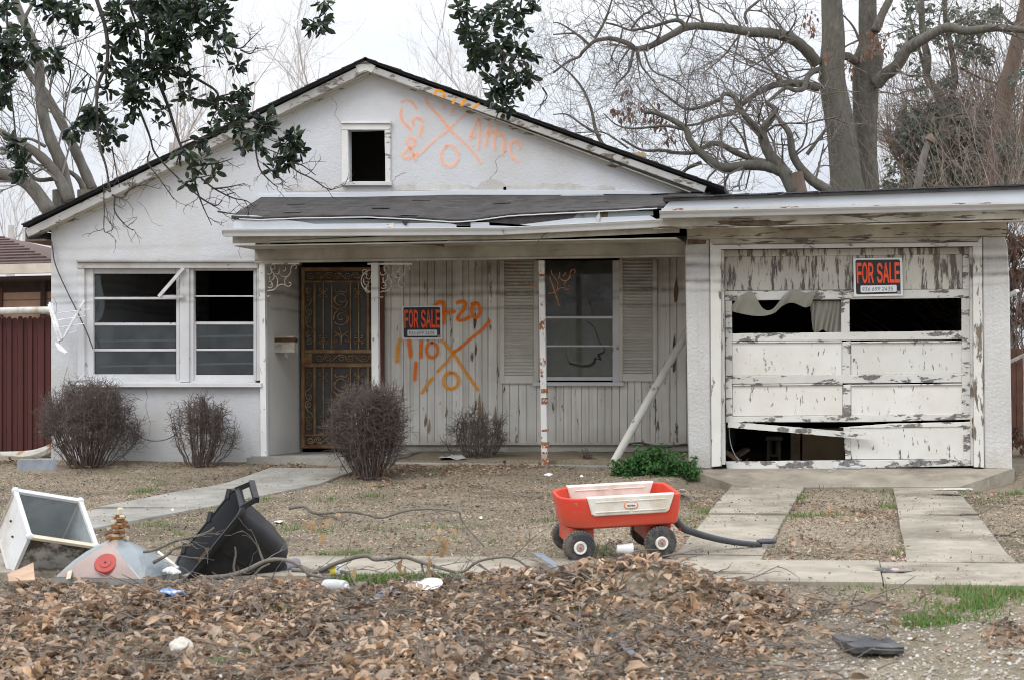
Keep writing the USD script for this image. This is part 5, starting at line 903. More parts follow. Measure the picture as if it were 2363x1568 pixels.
def wheel(x, y, sgn):
    R = .098
    prof = [(.04, -.034), (.075, -.038), (.090, -.034), (.097, -.024), (R, -.012), (R, .012), (.097, .024), (.090, .034), (.075, .038), (.04, .034)]
    w = obj('wheel', WL(lathe(prof, 36, 'y', (x, y, R))), m_tyre, wg, smooth=40)
    kn = []
    for a in np.arange(0, 360, 12):
        for s in (-1, 1):
            t = trimesh.creation.box([.012, .026, .005]); t.apply_translation([0, .013 * s, R]); t.apply_transform(trimesh.transformations.rotation_matrix(math.radians(a + 3 * s), [0, 1, 0])); t.apply_translation([x, y, R]); kn.append(tm(t))
    obj('tread', WL(join(kn)), m_tread, w)
    yo = -.038 * sgn
    for rr_, nm, mt, d in (((.036, .040), 'rim', m_wwhite, .004), ((.0, .024), 'hub', m_hub, .0065), ((.0, .010), 'hub_cap', m_hred, .012)):
        pr = [(rr_[0], 0), (rr_[1], 0), (rr_[1] - .003, d), (max(rr_[0], 0), d)] if nm != 'rim' else [(.022, -.01), (.026, .006), (.037, .009), (.041, .004), (.041, -.004)]
        obj(nm, WL(lathe([(a, b * 1.0) for a, b in pr], 24, 'y', (x, y + (yo if sgn > 0 else yo), R))), mt, w, smooth=40)
wheel(0, .0, 1); wheel(.52, .0, 1); wheel(0.0, .39, -1); wheel(.52, .39, -1)
for x in (0, .52): obj('axle', WL(tube([(x, .03, .098), (x, .36, .098)], .012, 8)), m_hub, wg)
h0 = wl(np.array([.64, .19, .235])); hE = PG('W', 2080, 690) + [0, 0, 0.03]
hp = [h0]; 
for x, y, t in ((1330, 505, .06), (1450, 560, .2), (1640, 615, .42), (1850, 655, .68), (2080, 678, .95)): hp.append(P('W', x, y - 12, h0[1] + (hE[1] - h0[1]) * t))
hl = smooth_line(hp, 6); obj('handle', tube(hl, np.linspace(.026, .019, len(hl)), 10), m_wgrey, wg, smooth=40)
hd = (hl[-1] - hl[-4]); hd[2] = 0; hd /= np.linalg.norm(hd); hs = np.array([-hd[1], hd[0], 0]); gc = hl[-1] + hd * .055 + [0, 0, 0.02]
obj('grip', tube(np.array([gc + hd * .06 * math.cos(a) + hs * .045 * math.sin(a) for a in np.linspace(0, 2 * math.pi, 25)]), .015, 8, False), m_wgrey, wg, smooth=True)
obj('pivot_pin', lathe([(0, 0), (.011, 0), (.012, .006)], 12, 'y', P('W', 1318, 515, h0[1] - .05)), m_hred, wg)

# ================================================================== rubbish at the kerb: bin, picture tube, cabinet
m_bin = flat('black_bin_plastic', (0.011, 0.011, 0.012), 0.5, 0.35, 6, dirt=(0.022, 0.021, 0.02), bump=0.06, spec=0.25); m_binin = flat('bin_inside', (0.035, 0.037, 0.042), 0.6, 0.2, 6)
YC = 9.85
def cv(dx, dy, dz): return CR * dx - CU * dy + fw * dz
sc_ = depth_scale('T', 1690, 400, YC)
mc = P('T', 1685, 432, YC)
al = math.radians(20)
e1 = cv(0.63, -0.775, -0.05); e1 /= np.linalg.norm(e1); e2 = cv(0.80 * math.cos(al), 0.60 * math.cos(al), math.sin(al)); e2 -= e1 * (e1 @ e2); e2 /= np.linalg.norm(e2); e3 = np.cross(e1, e2)
if e3 @ fw < 0: e3 = -e3
bn = thing('rubbish_bin', 'broken black plastic rubbish bin tipped on its side at the kerb', 'bin', PG('T', 1900, 820))
def bring(h1, h2, r, d): q = rring(-h1, h1, -h2 * .9, h2 * .9, r, 0); return mc + q[:, :1] * e1 + q[:, 1:2] * e3 + d * .9 * e2
L1 = 0.288
def shell(rs, nm, mt, close0=False, close1=False, flip=False):
    V = np.array(rs); V = np.concatenate([V, V[:, :1]], 1); v, f = grid_mesh(V); k = V.shape[1]; i = np.arange(k - 1); n = len(rs)
    if close1: v = np.vstack([v, V[-1, :-1].mean(0)]); f = np.vstack([f, np.column_stack([np.full(k - 1, len(v) - 1), (n - 1) * k + i + 1, (n - 1) * k + i])])
    return obj(nm, (v, f), mt, bn, smooth=35)
shell([bring(L1, .215, .06, .0), bring(L1 * .97, .205, .06, .05), bring(L1 * .96, .20, .06, .055), bring(L1 * .92, .19, .07, .20), bring(L1 * .86, .178, .08, .36), bring(L1 * .83, .172, .08, .37), bring(L1 * .76, .158, .09, .47), bring(L1 * .62, .13, .09, .50)], 'body', m_bin, close1=True)
shell([bring(L1 - .006, .209, .055, .004), bring(L1 * .93, .19, .055, .06), bring(L1 * .86, .172, .05, .30), bring(L1 * .70, .145, .05, .47)], 'lining', m_binin, close1=True)
shell([bring(L1 + .022, .232, .07, .030), bring(L1 + .026, .236, .07, .012), bring(L1 + .020, .230, .07, -.006), bring(L1 - .004, .210, .056, -.006), bring(L1 - .004, .210, .056, .004)], 'rim', m_bin)
hb = lambda a, b, c: mc + e1 * a + e3 * b * .9 + e2 * c * .9
obj('handle', join([bar(hb(L1, -.17, .0), hb(L1 + .09, -.15, .05), .03, .03), bar(hb(L1, .17, .0), hb(L1 + .09, .15, .05), .03, .03), bar(hb(L1 + .09, -.16, .05), hb(L1 + .09, .16, .05), .034, .034)]), m_bin, bn)
for k, (a, b) in enumerate(((-.23, .10), (.02, .13), (.2, .1))): obj('hinge_lug', bar(hb(a, .215, .01), hb(a + .05, .25, -.01), .03, .03), m_bin, bn)
for b in (-.08, .08): obj('rib', tube([hb(-L1 * .97, b, .06), hb(-L1 * .8, b * .9, .4)], .008, 5), m_bin, bn)
obj('rib', tube([hb(.30 * 0 + .02, -.20, .06), hb(.02, -.17, .42)], .007, 5), m_bin, bn); obj('sticker', thicken(np.array([[hb(-.20, .1, .10), hb(-.20, .18, .10)], [hb(-.10, .1, .10), hb(-.10, .18, .10)]]) - e3 * .0, 0.003), m_rust, bn)
# picture tube
m_tube = flat('grey_tube_glass', (0.20, 0.225, 0.235), 0.25, 0.25, 5, dirt=(0.26, 0.25, 0.23), spec=0.5); m_pink = flat('pinkish_coating', (0.36, 0.27, 0.25), 0.55, 0.15, 7, dirt=(0.3, 0.24, 0.2)); m_anode = flat('red_rubber_cap', (0.36, 0.055, 0.045), 0.6, 0.15, 12); m_copper = flat('copper_windings', (0.20, 0.085, 0.028), 0.5, 0.5, 30); m_cream = flat('cream_plastic', (0.5, 0.45, 0.33), 0.6, 0.2, 20); m_face = flat('dusty_screen_face', (0.20, 0.205, 0.19), 0.35, 0.25, 6)
YT = 9.42
tc = PG('T', 800, 905); tc = P('T', 800, 880, YT); tc[2] = P('T', 800, 905, YT)[2] + .02; ta = math.radians(-7); tx_, ty_ = np.array([math.cos(ta), math.sin(ta), 0.0]), np.array([-math.sin(ta), math.cos(ta), 0.0]); W_ = 0.302
tb = thing('picture_tube', 'grey television picture tube with a red cap lying face down in the leaves', 'picture tube', tc)
cen = tc + ty_ * 0.2
def tr(hx, hy, r, z): q = rring(-hx, hx, -hy, hy, r, z); return cen + q[:, :1] * tx_ + q[:, 1:2] * ty_ + q[:, 2:] * np.array([0, 0, 1.0])
prof = [(W_, .21, .03, .0), (W_ + .004, .214, .03, .03), (W_, .21, .03, .075)]
V = np.array([tr(*p) for p in prof]); V = np.concatenate([V, V[:, :1]], 1); obj('face_panel', grid_mesh(V), m_face, tb, smooth=40)
pr2 = [(W_ - .006, .204, .03, .076), (W_ - .035, .19, .05, .115), (W_ - .08, .165, .07, .165), (W_ - .135, .128, .08, .213), (W_ - .195, .085, .075, .25), (.05, .05, .049, .275), (.034, .034, .0335, .295)]
V = np.array([tr(*p) for p in pr2]); V = np.concatenate([V, V[:, :1]], 1); v, f = grid_mesh(V); fc = v[f].mean(1) - cen
ang = np.degrees(np.arctan2(fc @ ty_, fc @ tx_)); front = (ang > -118) & (ang < -62)
obj('funnel', (v, f[~front]), m_tube, tb, smooth=True); obj('coating', (v, f[front]), m_pink, tb, smooth=True)
for x, y in ((560, 755), (1112, 775)): obj('mounting_tab', bar(P('T', x + 8, y - 42, YT + 0.03), P('T', x - 8, y + 24, YT - 0.02), 0.028, 0.006, (0, 1, 0)), m_cream, tb)
pa = P('T', 855, 655, YT + 0.02); nn = np.array([0.12, -0.80, 0.6]); nn /= np.linalg.norm(nn); s_ = np.cross(nn, [0, 0, 1.0]); s_ /= np.linalg.norm(s_); q_ = np.cross(s_, nn)
def disc(c, r, t, mt, nm):
    v, f = lathe([(0, t), (r * .9, t), (r, 0)], 24); v = c + v[:, :1] * s_ + v[:, 1:2] * q_ + v[:, 2:] * nn; obj(nm, (v, f), mt, tb, smooth=40)
disc(pa, .068, .012, m_anode, 'anode_cap'); disc(pa + nn * .011, .035, .006, m_anode, 'anode_cap'); disc(pa + nn * .016, .007, .006, m_signb, 'anode_clip')
z = .28
for i in range(9):
    r = (.050, .036, .044, .032, .046, .026, .034, .02, .026)[i]; h = (.018, .022, .012, .016, .02, .014, .018, .014, .012)[i]; ctr = cen + [0.002 * i, 0, z]
    if i % 2 == 0:
        V = lathe([(0, 0), (r, 0), (r, h), (0, h)], 7, 'z', ctr); obj('winding', V, m_copper, tb)
        for a in range(3): w = math.radians(120 * a + 40 * i); obj('yoke_tab', bar(ctr + [math.cos(w) * r * .6, math.sin(w) * r * .6, h * .5], ctr + [math.cos(w) * r * (1.2 + .6 * rng.random()), math.sin(w) * r * 1.5, h * .5 - .03 * rng.random()], .026, .014), m_copper if a else m_cream, tb)
    else: obj('yoke_ring', lathe([(0, 0), (r, 0), (r * 1.05, h * .6), (0, h)], 12, 'z', ctr), m_cream, tb)
    z += h
obj('tube_base', lathe([(0, 0), (.02, 0), (.02, .03), (.012, .04), (0, .04)], 12, 'z', cen + [.018, 0, z]), m_cream, tb)
# cabinet shell
m_cab = flat('chipped_white_enamel', (0.60, 0.61, 0.62), 0.4, 0.08, 5, dirt=(0.48, 0.45, 0.4)); m_cabdirt = paint('mouldy_white_panel', (0.40, 0.385, 0.35), wood=(0.06, 0.05, 0.04), peel=0.50, soft=0.06, pscale=(7, 7, 7), dirt=0.4, dscale=4); m_cabin = flat('grey_liner', (0.36, 0.385, 0.38), 0.35, 0.15, 4, dirt=(0.36, 0.37, 0.36)); m_seal = flat('yellowed_seal', (0.55, 0.49, 0.37), 0.6, 0.12, 9)
YK = 9.75; C0 = P('T', 236, 442, YK); sk = depth_scale('T', 236, 442, YK)
dk = float((C0 - EYE) @ fw)
def cpx(dx, dy, dz): r_ = ray('T', 236 + dx, 442 + dy); return EYE + r_ * ((dk + dz * sk) / float(r_ @ fw)) - C0
v1, v2, v3 = cpx(-115, -370, 431), cpx(540, 80, 212), cpx(-145, 330, 244)
cb = thing('cabinet', 'battered white framed cabinet with cloudy clear panels lying on its corner at the kerb', 'cabinet', C0)
def quad(o_, a, b, t, nm, mt):
    n_ = np.cross(a, b); n_ /= np.linalg.norm(n_)
    return obj(nm, thicken(np.array([[o_, o_ + b], [o_ + a, o_ + a + b]]), t), mt, cb)
nrm = lambda a: a / np.linalg.norm(a)
ins = nrm(v3)
m_frost = glassmat('cloudy_clear_panel', (0.42, 0.45, 0.45), 0.42)
quad(C0, v1, v3, 0.010, 'side_panel', m_cab); quad(C0, v2, v3, -0.010, 'dirty_panel', m_cabdirt)
quad(C0 + v2, v1, v3, -0.004, 'cloudy_panel', m_frost); quad(C0 + v1, v2, v3, 0.004, 'cloudy_panel', m_frost); quad(C0 + v3 * .98, v1, v2, 0.004, 'cloudy_panel', m_frost)
for a, b in ((C0 + v1, v3), (C0 + v2, v3), (C0 + v1 + v2, v3), (C0 + v3, v1), (C0 + v3, v2), (C0 + v1 + v3, v2), (C0 + v2 + v3, v1)): obj('frame_bar', bar(a, a + b, .020, .016, nrm(np.cross(b, [.3, .2, 1]))), m_cab, cb)
for a, b in ((C0, C0 + v1), (C0 + v1, C0 + v1 + v2), (C0 + v2, C0 + v1 + v2), (C0, C0 + v2)):
    d = nrm(b - a); obj('edge_trim', bar(a - d * .012 - ins * .006, b + d * .012 - ins * .006, 0.026, 0.022, ins), m_seal if a is C0 and b[2] < C0[2] + .2 else m_cab, cb)
for p in (C0, C0 + v1, C0 + v2, C0 + v1 + v2): t = trimesh.creation.icosphere(1, 0.024); obj('corner_cap', (np.array(t.vertices) + p - ins * .008, np.array(t.faces)), m_cab, cb, smooth=True)
obj('edge_trim', bar(C0, C0 + v3, .03, .02, nrm(v2)), m_cab, cb)
for s, t_ in ((.45, .5), (.7, .4)): obj('screw', lathe([(0, 0), (.008, 0), (.008, .003), (0, .003)], 8, 'y', C0 + v1 * s + v3 * t_ - nrm(np.cross(v3, v1)) * 0 - nrm(v2) * .008), m_signb, cb)

# ---------------------------------------------------------------- small litter
def lump(c, x, y, r, name, mat, label, cat, flatz=0.5, seed=1, lift=0.3, stretch=1.0, amp=0.6):
    p = PG(c, x, y); t = trimesh.creation.icosphere(3, 1.0); q = np.array(t.vertices); q = q * (1 - amp / 2 + amp * meshkit.fbm(q * 1.8 + seed, 3, seed))[:, None] * np.array([stretch, 1, flatz]) * r
    w = math.radians(seed * 47); q = q @ np.array([[math.cos(w), -math.sin(w), 0], [math.sin(w), math.cos(w), 0], [0, 0, 1]]).T
    return obj(name, (q + p + [0, 0, r * flatz * lift + (.03 if c in '56' else 0)], np.array(t.faces)), mat, label=label, cat=cat, smooth=True)
def sheet(c, pts, name, mat, label, cat, h=0.03, wr=0.012, t=0.003, n=9, dz=None):
    """crumpled sheet whose four corners are seen at pts on the ground"""
    up_ = 0.03 if c in '56' and pts[0][1] > 760 else 0.0
    q = [PG(c, *p) + [0, 0, up_ + h * (dz[i] if dz else 1)] for i, p in enumerate(pts)]; V = np.zeros((n, n, 3))
    for i in range(n):
        for j in range(n):
            a, b = i / (n - 1), j / (n - 1); V[i, j] = (q[0] * (1 - a) + q[1] * a) * (1 - b) + (q[3] * (1 - a) + q[2] * a) * b
    V[..., 2] += wr * 2 * (meshkit.fbm(V * 14, 3, len(label)) - .4); V[..., :2] += wr * (meshkit.noise(V * 17, 5)[..., None] - .5)
    return obj(name, thicken(V[:, ::-1], t) if False else thicken(V, t), mat, label=label, cat=cat, smooth=30)
m_slate = flat('grey_slate', (0.115, 0.115, 0.125), 0.8, 0.25, 12, bump=0.3); m_slateblue = flat('blue_grey_shingle', (0.17, 0.19, 0.215), 0.85, 0.25, 12, bump=0.3); m_paper = flat('white_paper', (0.66, 0.66, 0.65), 0.8, 0.08, 12); m_pwhite = flat('white_plastic', (0.68, 0.68, 0.67), 0.35, 0.06, 12); m_stone = flat('dark_stone', (0.11, 0.095, 0.085), 0.9, 0.35, 20, bump=0.5); m_chunk = flat('pale_rubble', (0.47, 0.44, 0.39), 0.9, 0.2, 14, bump=0.4); m_pinkp = flat('pink_paper', (0.75, 0.32, 0.40), 0.8, 0.15, 12); m_blue = flat('blue_packet', (0.07, 0.15, 0.42), 0.35, 0.3, 40, dirt=(0.5, 0.55, 0.62)); m_yel = flat('yellow_label', (0.66, 0.55, 0.06), 0.5, 0.1, 30); m_clear = flat('cloudy_plastic', (0.42, 0.43, 0.43), 0.25, 0.15, 20, dirt=(0.55, 0.55, 0.54)); m_black = flat('black_rubber', (0.03, 0.032, 0.037), 0.6, 0.2, 12, dirt=(0.10, 0.10, 0.095), bump=0.15)
sheet('7', [(1205, 1190), (1540, 1195), (1640, 1265), (1330, 1262)], 'black_tile', m_black, 'black rubbery slab lying on the gravel at the lower right', 'slab', 0.03, 0.004, 0.03, 9)
sheet('6', [(1440, 775), (1510, 782), (1770, 975), (1700, 965)], 'shingle_piece', m_slateblue, 'long blue grey shingle strip on top of the leaf pile', 'shingle', 0.055, 0.008, 0.006)
sheet('6', [(360, 1070), (480, 1005), (555, 1015), (530, 1085)], 'shingle_piece', m_slate, 'dark grey shingle scrap on the leaf pile left of the middle', 'shingle', 0.045, 0.006, 0.006)
sheet('6', [(1920, 1300), (1960, 1290), (2125, 1470), (2090, 1490)], 'shingle_piece', m_slate, 'narrow dark shingle sliver near the bottom of the leaf pile', 'shingle', 0.05, 0.006, 0.006)
sheet('5', [(1050, 1045), (1110, 1012), (1245, 1055), (1200, 1090)], 'packet', m_blue, 'blue and white wrapper in the leaves at the left', 'wrapper', 0.05, 0.02, 0.004)
sheet('7', [(565, 1105), (615, 1090), (665, 1100), (640, 1128)], 'paper_scrap', m_paper, 'white paper scrap left of another on the right of the pile', 'paper', 0.035, 0.02, 0.003); sheet('7', [(745, 1095), (800, 1080), (855, 1100), (830, 1125)], 'paper_scrap', m_paper, 'crumpled white and pink paper scrap on the right of the pile', 'paper', 0.04, 0.02, 0.003)
sheet('7', [(1560, 735), (1590, 718), (1650, 725), (1630, 742)], 'pink_scrap', m_pinkp, 'pink paper scrap flattened on the sidewalk', 'paper', 0.015, 0.012, 0.003); sheet('7', [(1625, 668), (1635, 657), (1662, 658), (1658, 670)], 'pink_scrap', m_pinkp, 'tiny pink scrap at the corner of the right driveway strip', 'paper', 0.01, 0.006, 0.003)
sheet('7', [(1400, 740), (1500, 720), (1760, 735), (1640, 752)], 'black_rag', m_black, 'flat dark rag on the sidewalk around the pink scrap', 'rag', 0.012, 0.01, 0.004)
sheet('6', [(820, 85), (850, 28), (900, 45), (995, 88)], 'plastic_bag', m_clear, 'grey plastic bag lying on the porch edging between two shrubs', 'bag', 0.05, 0.05, 0.004)
gq = [on_apron('7', *p) for p in ((1183, 118), (1240, 110), (1380, 112), (1365, 134), (1260, 135))]; obj('newspaper', join([thicken(np.array([[gq[0], gq[4]], [gq[1], gq[3]], [gq[2], gq[3] + [0.02, 0, 0]]]) + [0, 0, .012], .01)]), flat('faded_print_paper', (0.45, 0.48, 0.50), 0.85, 0.2, 40), label='folded pale newspaper on the apron under the garage door', cat='newspaper')
lump('7', 1935, 235, .09, 'chipped_patch', m_chunk, 'broken pale concrete crumbs on the right of the apron', 'rubble', .12, 4, .5, 1.8)
lump('6', 2130, 985, .085, 'stone', m_stone, 'dark clod on the crest of the leaf pile', 'stone', .6, 3); lump('7', 275, 1345, .055, 'stone', m_stone, 'rounded dark stone at the bottom of the leaf pile', 'stone', .8, 5); lump('5', 1205, 1365, .055, 'stone', m_chunk, 'pale lump of rubble in the leaves at the lower left', 'stone', .8, 6); lump('7', 1880, 1110, .026, 'stone', m_chunk, 'round cream pebble on the gravel at the right', 'stone', .9, 7); lump('7', 350, 745, .05, 'stone', m_stone, 'dark clod at the right shoulder of the leaf pile', 'stone', .7, 9); lump('6', 1900, 870, .03, 'stone', m_stone, 'small black clod beside the grey shingle on the pile', 'stone', .8, 8)
bp = PG('5', 245, 130); tq = bx(-.16, .16, -.06, .06, 0, .10); obj('concrete_block', (tq[0] @ np.array([[.98, -.17, 0], [.17, .98, 0], [0, 0, 1]]).T + bp, tq[1]), flat('blue_grey_block', (0.24, 0.26, 0.29), 0.9, 0.2, 9, bump=0.4), label='grey block on the lawn in front of the big left shrub', cat='block')
# drinks cup, can, plate, plastic bottle
def lying(c, x, y, prof, ang, mat, name, label, cat, lift, bands=()):
    p = PG(c, x, y) + [0, 0, lift + .03]; v, f = lathe(prof, 20, 'x'); w = math.radians(ang); R = np.array([[math.cos(w), -math.sin(w), 0], [math.sin(w), math.cos(w), 0], [0, 0, 1]])
    t = thing(name, label, cat, p); obj('body', (v @ R.T + p, f), mat, t, smooth=40)
    for nm, pr, m2 in bands: vb, fb = lathe(pr, 20, 'x'); obj(nm, (vb @ R.T + p, fb), m2, t, smooth=40)
lying('6', 105, 885, [(0, -.06), (.026, -.06), (.033, -.053), (.033, .053), (.026, .062), (0, .06)], -8, m_pwhite, 'drinks_can', 'white and yellow drinks can in the grass strip', 'can', .05, [('label_band', [(.0338, .0), (.0338, .036)], m_yel), ('dark_band', [(.0338, -.052), (.0338, -.045)], m_blue)])
lying('6', 125, 995, [(0, -.07), (.03, -.07), (.033, -.06), (.036, 0), (.034, .06), (.03, .075), (0, .075)], -22, m_clear, 'plastic_bottle', 'cloudy crushed plastic bottle below the can', 'bottle', .05, [('cap', [(0, .074), (.014, .074), (.014, .09), (0, .09)], m_pwhite)])
lying('6', 2050, 735, [(.022, -.05), (.024, -.05), (.035, .05), (.037, .052), (.033, .05), (.021, -.046), (0, -.046)], 20, m_pwhite, 'foam_cup', 'white foam cup on the pile under the wagon', 'cup', .05)
lying('5', 1050, 840, [(0, -.06), (.022, -.06), (.026, .04), (.014, .055), (.014, .07), (0, .07)], 100, m_pwhite, 'drinks_carton', 'small white and blue bottle beside the picture tube', 'bottle', .05, [('label_band', [(.0268, -.02), (.0268, .01)], m_blue)])
pp = PG('6', 755, 955) + [0, 0, .045]; v, f = lathe([(0, .0), (.045, .0), (.068, .012), (.071, .015), (.067, .015), (.044, .004), (0, .004)], 28); a = math.radians(20); obj('plate', (v @ np.array([[1, 0, 0], [0, math.cos(a), -math.sin(a)], [0, math.sin(a), math.cos(a)]]).T + pp, f), m_pwhite, label='white plate half buried in the leaves in front of the grass', cat='plate', smooth=40)
obj('white_stick', tube([PG('6', 500, 905) + [0, 0, .03], PG('6', 690, 912) + [0, 0, .035]], .005, 6), m_pwhite, label='thin white stick pointing at the plate', cat='stick')
sheet('5', [(1080, 890), (1130, 872), (1210, 905), (1150, 925)], 'foam_scrap', m_paper, 'pale foam scrap in the leaves between tube and bin', 'foam', 0.05, 0.02, 0.012); obj('grey_tube', tube([PG('T', 2290, 760) + [0, 0, .06], PG('T', 2400, 740) + [0, 0, .07]], .03, 10), flat('lilac_grey_plastic', (0.19, 0.185, 0.22), 0.5, 0.1, 9), label='short grey plastic tube behind the rubbish bin', cat='tube', smooth=40)
obj('white_rod', tube([P('T', 1280, 560, 9.8), P('T', 1440, 690, 9.7)], .008, 6), m_pwhite, label='thin white rod poking out of the mouth of the bin', cat='rod')
obj('cardboard_scrap', thicken(np.array([[PG('T', 60, 830) + [0, 0, .06], PG('T', 70, 890) + [0, 0, .06]], [PG('T', 270, 790) + [0, 0, .1], PG('T', 280, 880) + [0, 0, .06]]]), .006), flat('tan_cardboard', (0.40, 0.27, 0.18), 0.85, 0.2, 9), label='tan cardboard flap in front of the white cabinet', cat='cardboard')
for c, x, y, lb in (('7', 300, 252, 'white paper scrap on the lawn left of the driveway'), ('6', 1545, 172, 'white paper scrap on the lawn behind the wagon'), ('6', 1765, 182, 'small white crumb on the lawn near the green weed'), ('6', 1095, 458, 'white crumb on the middle of the lawn'), ('5', 1850, 485, 'white plastic scrap on the lawn right of the bin'), ('5', 1150, 405, 'white pebble on the front walk')):
    sheet(c, [(x - 30, y), (x - 5, y - 10), (x + 30, y - 2), (x + 5, y + 10)] if 'crumb' not in lb and 'pebble' not in lb else [(x - 12, y), (x, y - 7), (x + 12, y), (x, y + 7)], 'paper_scrap', m_paper, lb, 'paper', 0.015, 0.012, 0.004, 5)
# ================================================================== trees
R3 = np.random.default_rng(21)
def barkmat(name, a, b, scale=9, moss=None):
    n = {'g': ('geometry', {}), 'mp': ('mapping', {'scale': (1, 1, 0.35)}), 'n': ('noise_texture', {'scale': float(scale), 'detail': 7.0, 'roughness': 0.7}), 'r': ('rgb_ramp', {'ramp': [(0.3, a), (0.7, b)]}), 'n2': ('noise_texture', {'scale': 1.3, 'detail': 5.0}), 'r2': ('rgb_ramp', {'ramp': [(0.45, (0, 0, 0)), (0.65, (0.6, 0.6, 0.6))]}), 'm': ('mix', {'color2': moss or b}), 'b': ('bump', {'strength': 0.8, 'distance': 0.03}), 'p': ('principled_bsdf', {'roughness': 0.92, 'specular_ior_level': 0.2})}
    return mk(name, n, [('g.position', 'mp.vector'), ('mp.vector', 'n.vector'), ('n.fac', 'r.fac'), ('g.position', 'n2.vector'), ('n2.fac', 'r2.fac'), ('r2.color', 'm.fac'), ('r.color', 'm.color1'), ('m.color', 'p.base_color'), ('n.fac', 'b.height'), ('b.normal', 'p.normal')])
m_bark = barkmat('grey_brown_bark', (0.06, 0.054, 0.045), (0.175, 0.16, 0.135), 16, (0.115, 0.115, 0.088)); m_barkl = barkmat('pale_bark', (0.08, 0.075, 0.065), (0.20, 0.185, 0.16), 8, (0.09, 0.075, 0.06)); m_barkd = barkmat('dark_bark', (0.03, 0.026, 0.024), (0.075, 0.066, 0.06), 14); m_barkr = barkmat('reddish_bark', (0.085, 0.062, 0.05), (0.18, 0.135, 0.105), 8)
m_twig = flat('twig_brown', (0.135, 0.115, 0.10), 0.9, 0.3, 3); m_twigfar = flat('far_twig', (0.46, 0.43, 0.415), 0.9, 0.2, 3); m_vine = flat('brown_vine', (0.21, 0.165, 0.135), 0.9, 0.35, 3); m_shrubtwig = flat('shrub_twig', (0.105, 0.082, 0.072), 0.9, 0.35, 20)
def unit(v): return v / (np.linalg.norm(v) + 1e-12)
def grow(p, d, L, r, lev, out, nch=4, spread=0.75, wig=0.16, up=0.03, ratio=0.62, n=5, rr=0.5):
    st = R3.normal(0, wig, (n, 3)); pts = [p]; dirs = [d]
    for i in range(n):
        d = unit(d + st[i] + np.array([0, 0, up])); pts.append(pts[-1] + d * L / n); dirs.append(d)
    pts = np.array(pts); out.append((pts, np.linspace(r, r * 0.45, n + 1)))
    if lev:
        for k in range(nch):
            t = 0.25 + 0.75 * (k + R3.random()) / nch; x = t * n; i = min(int(x), n - 1); q = pts[i] + (pts[i + 1] - pts[i]) * (x - i)
            a = unit(np.cross(dirs[i], R3.normal(0, 1, 3))); w = spread * (0.6 + 0.8 * R3.random()); e = unit(dirs[i] * math.cos(w) + a * math.sin(w))
            grow(q, e, L * ratio * (0.7 + 0.6 * R3.random()), max(r * rr, 0.0022), lev - 1, out, nch, spread, wig, up, ratio, n, rr)
def tubes(out, sides=3): return join([tube(p, r, sides, False) for p, r in out])
def limb_pts(c, pts, Y, dY=0.0, n=6):
    q = [P(c if len(p) == 2 else p[2], p[0], p[1], Y + dY * i / max(1, len(pts) - 1)) for i, p in enumerate(pts)]
    return smooth_line(q, n)
def limb(tree, name, c, pts, Y, ra, rb, mat, dY=0.0, sides=10, label=None, knob=0.06):
    q = limb_pts(c, pts, Y, dY); r = .52 * np.linspace(ra, rb, len(q)) * (1 + knob * (R3.random(len(q)) - .5) * 2)
    obj(name, tube(q, r, sides), mat, tree, label, smooth=True); return q, r
def sprout(q, r, out, per_m, L, rfrac=0.4, lev=2, nch=4, bias=(0, 0, 0), skip=0.1, **kw):
    seg = np.linalg.norm(np.diff(q, axis=0), axis=1); tot = seg.sum(); cum = np.concatenate([[0], np.cumsum(seg)])
    for k in range(int(tot * per_m)):
        s = tot * (skip + (1 - skip) * R3.random()); i = min(np.searchsorted(cum, s) - 1, len(seg) - 1); t = (s - cum[i]) / seg[i]; p = q[i] + (q[i + 1] - q[i]) * t; d = unit(q[i + 1] - q[i])
        a = unit(np.cross(d, R3.normal(0, 1, 3))); e = unit(a + d * 0.5 + np.array(bias))
        grow(p, e, L * (0.5 + R3.random()), min(max(r[min(i, len(r) - 1)] * rfrac, 0.005), 0.022), lev, out, nch, **kw)
def leaves_at(pos, L, W, n=2, droop=0.0, curl=0.12):
    tv, tf = leaf_mesh(1.0, W, curl, n); k = len(pos); s = L * (0.7 + 0.6 * R3.random(k)); M_ = rot(R3.normal(0, 0.7, k), R3.normal(droop, 0.6, k), R3.random(k) * 6.283) * s[:, None, None]
    return tv, tf, M_

# --- big twin trunks behind the garage
YR = 28.0
dead = leafmat('dead_red_leaves', [(0.15, 0.08, 0.055), (0.20, 0.105, 0.07), (0.11, 0.065, 0.05)], 0.25)
def deadleaves(tree, spots, Y, L=0.10, density=1 / 150):
    pos = []
    for c, x, y, r in spots:
        n = int(r * r * density * (2.6 / CROPS[c][2]) ** 2)
        for _ in range(max(n, 6)): a, b = R3.normal(0, .5, 2) * r; pos.append(P(c, x + a, y + b, Y + R3.normal(0, .3)))
    pos = np.array(pos); tv, tf, M_ = leaves_at(pos, L, .38, 2, 1.2); obj('dead_leaves', scatter(tv, tf, pos, M_), dead, tree, kind='stuff')
tA = thing('bare_tree', 'thick grey trunk of the left one of the twin bare trees behind the garage', 'tree', (P('D', 735, 1440, YR)[0], YR, 0.74))
base = P('D', 735, 1440, YR); foot = [base[0] + 0.05, YR, 0.6]
q = np.vstack([[foot], limb_pts('D', [(735, 1440), (690, 1000), (622, 600), (632, 300), (618, 0), (615, -400), (600, -900)], YR)]); rA = np.interp(np.linspace(0, 1, len(q)), [0, .05, .3, .5, 1], [.33, .255, .22, .19, .13])
obj('trunk', tube(q, rA, 14), m_bark, tA, smooth=True); twA = []
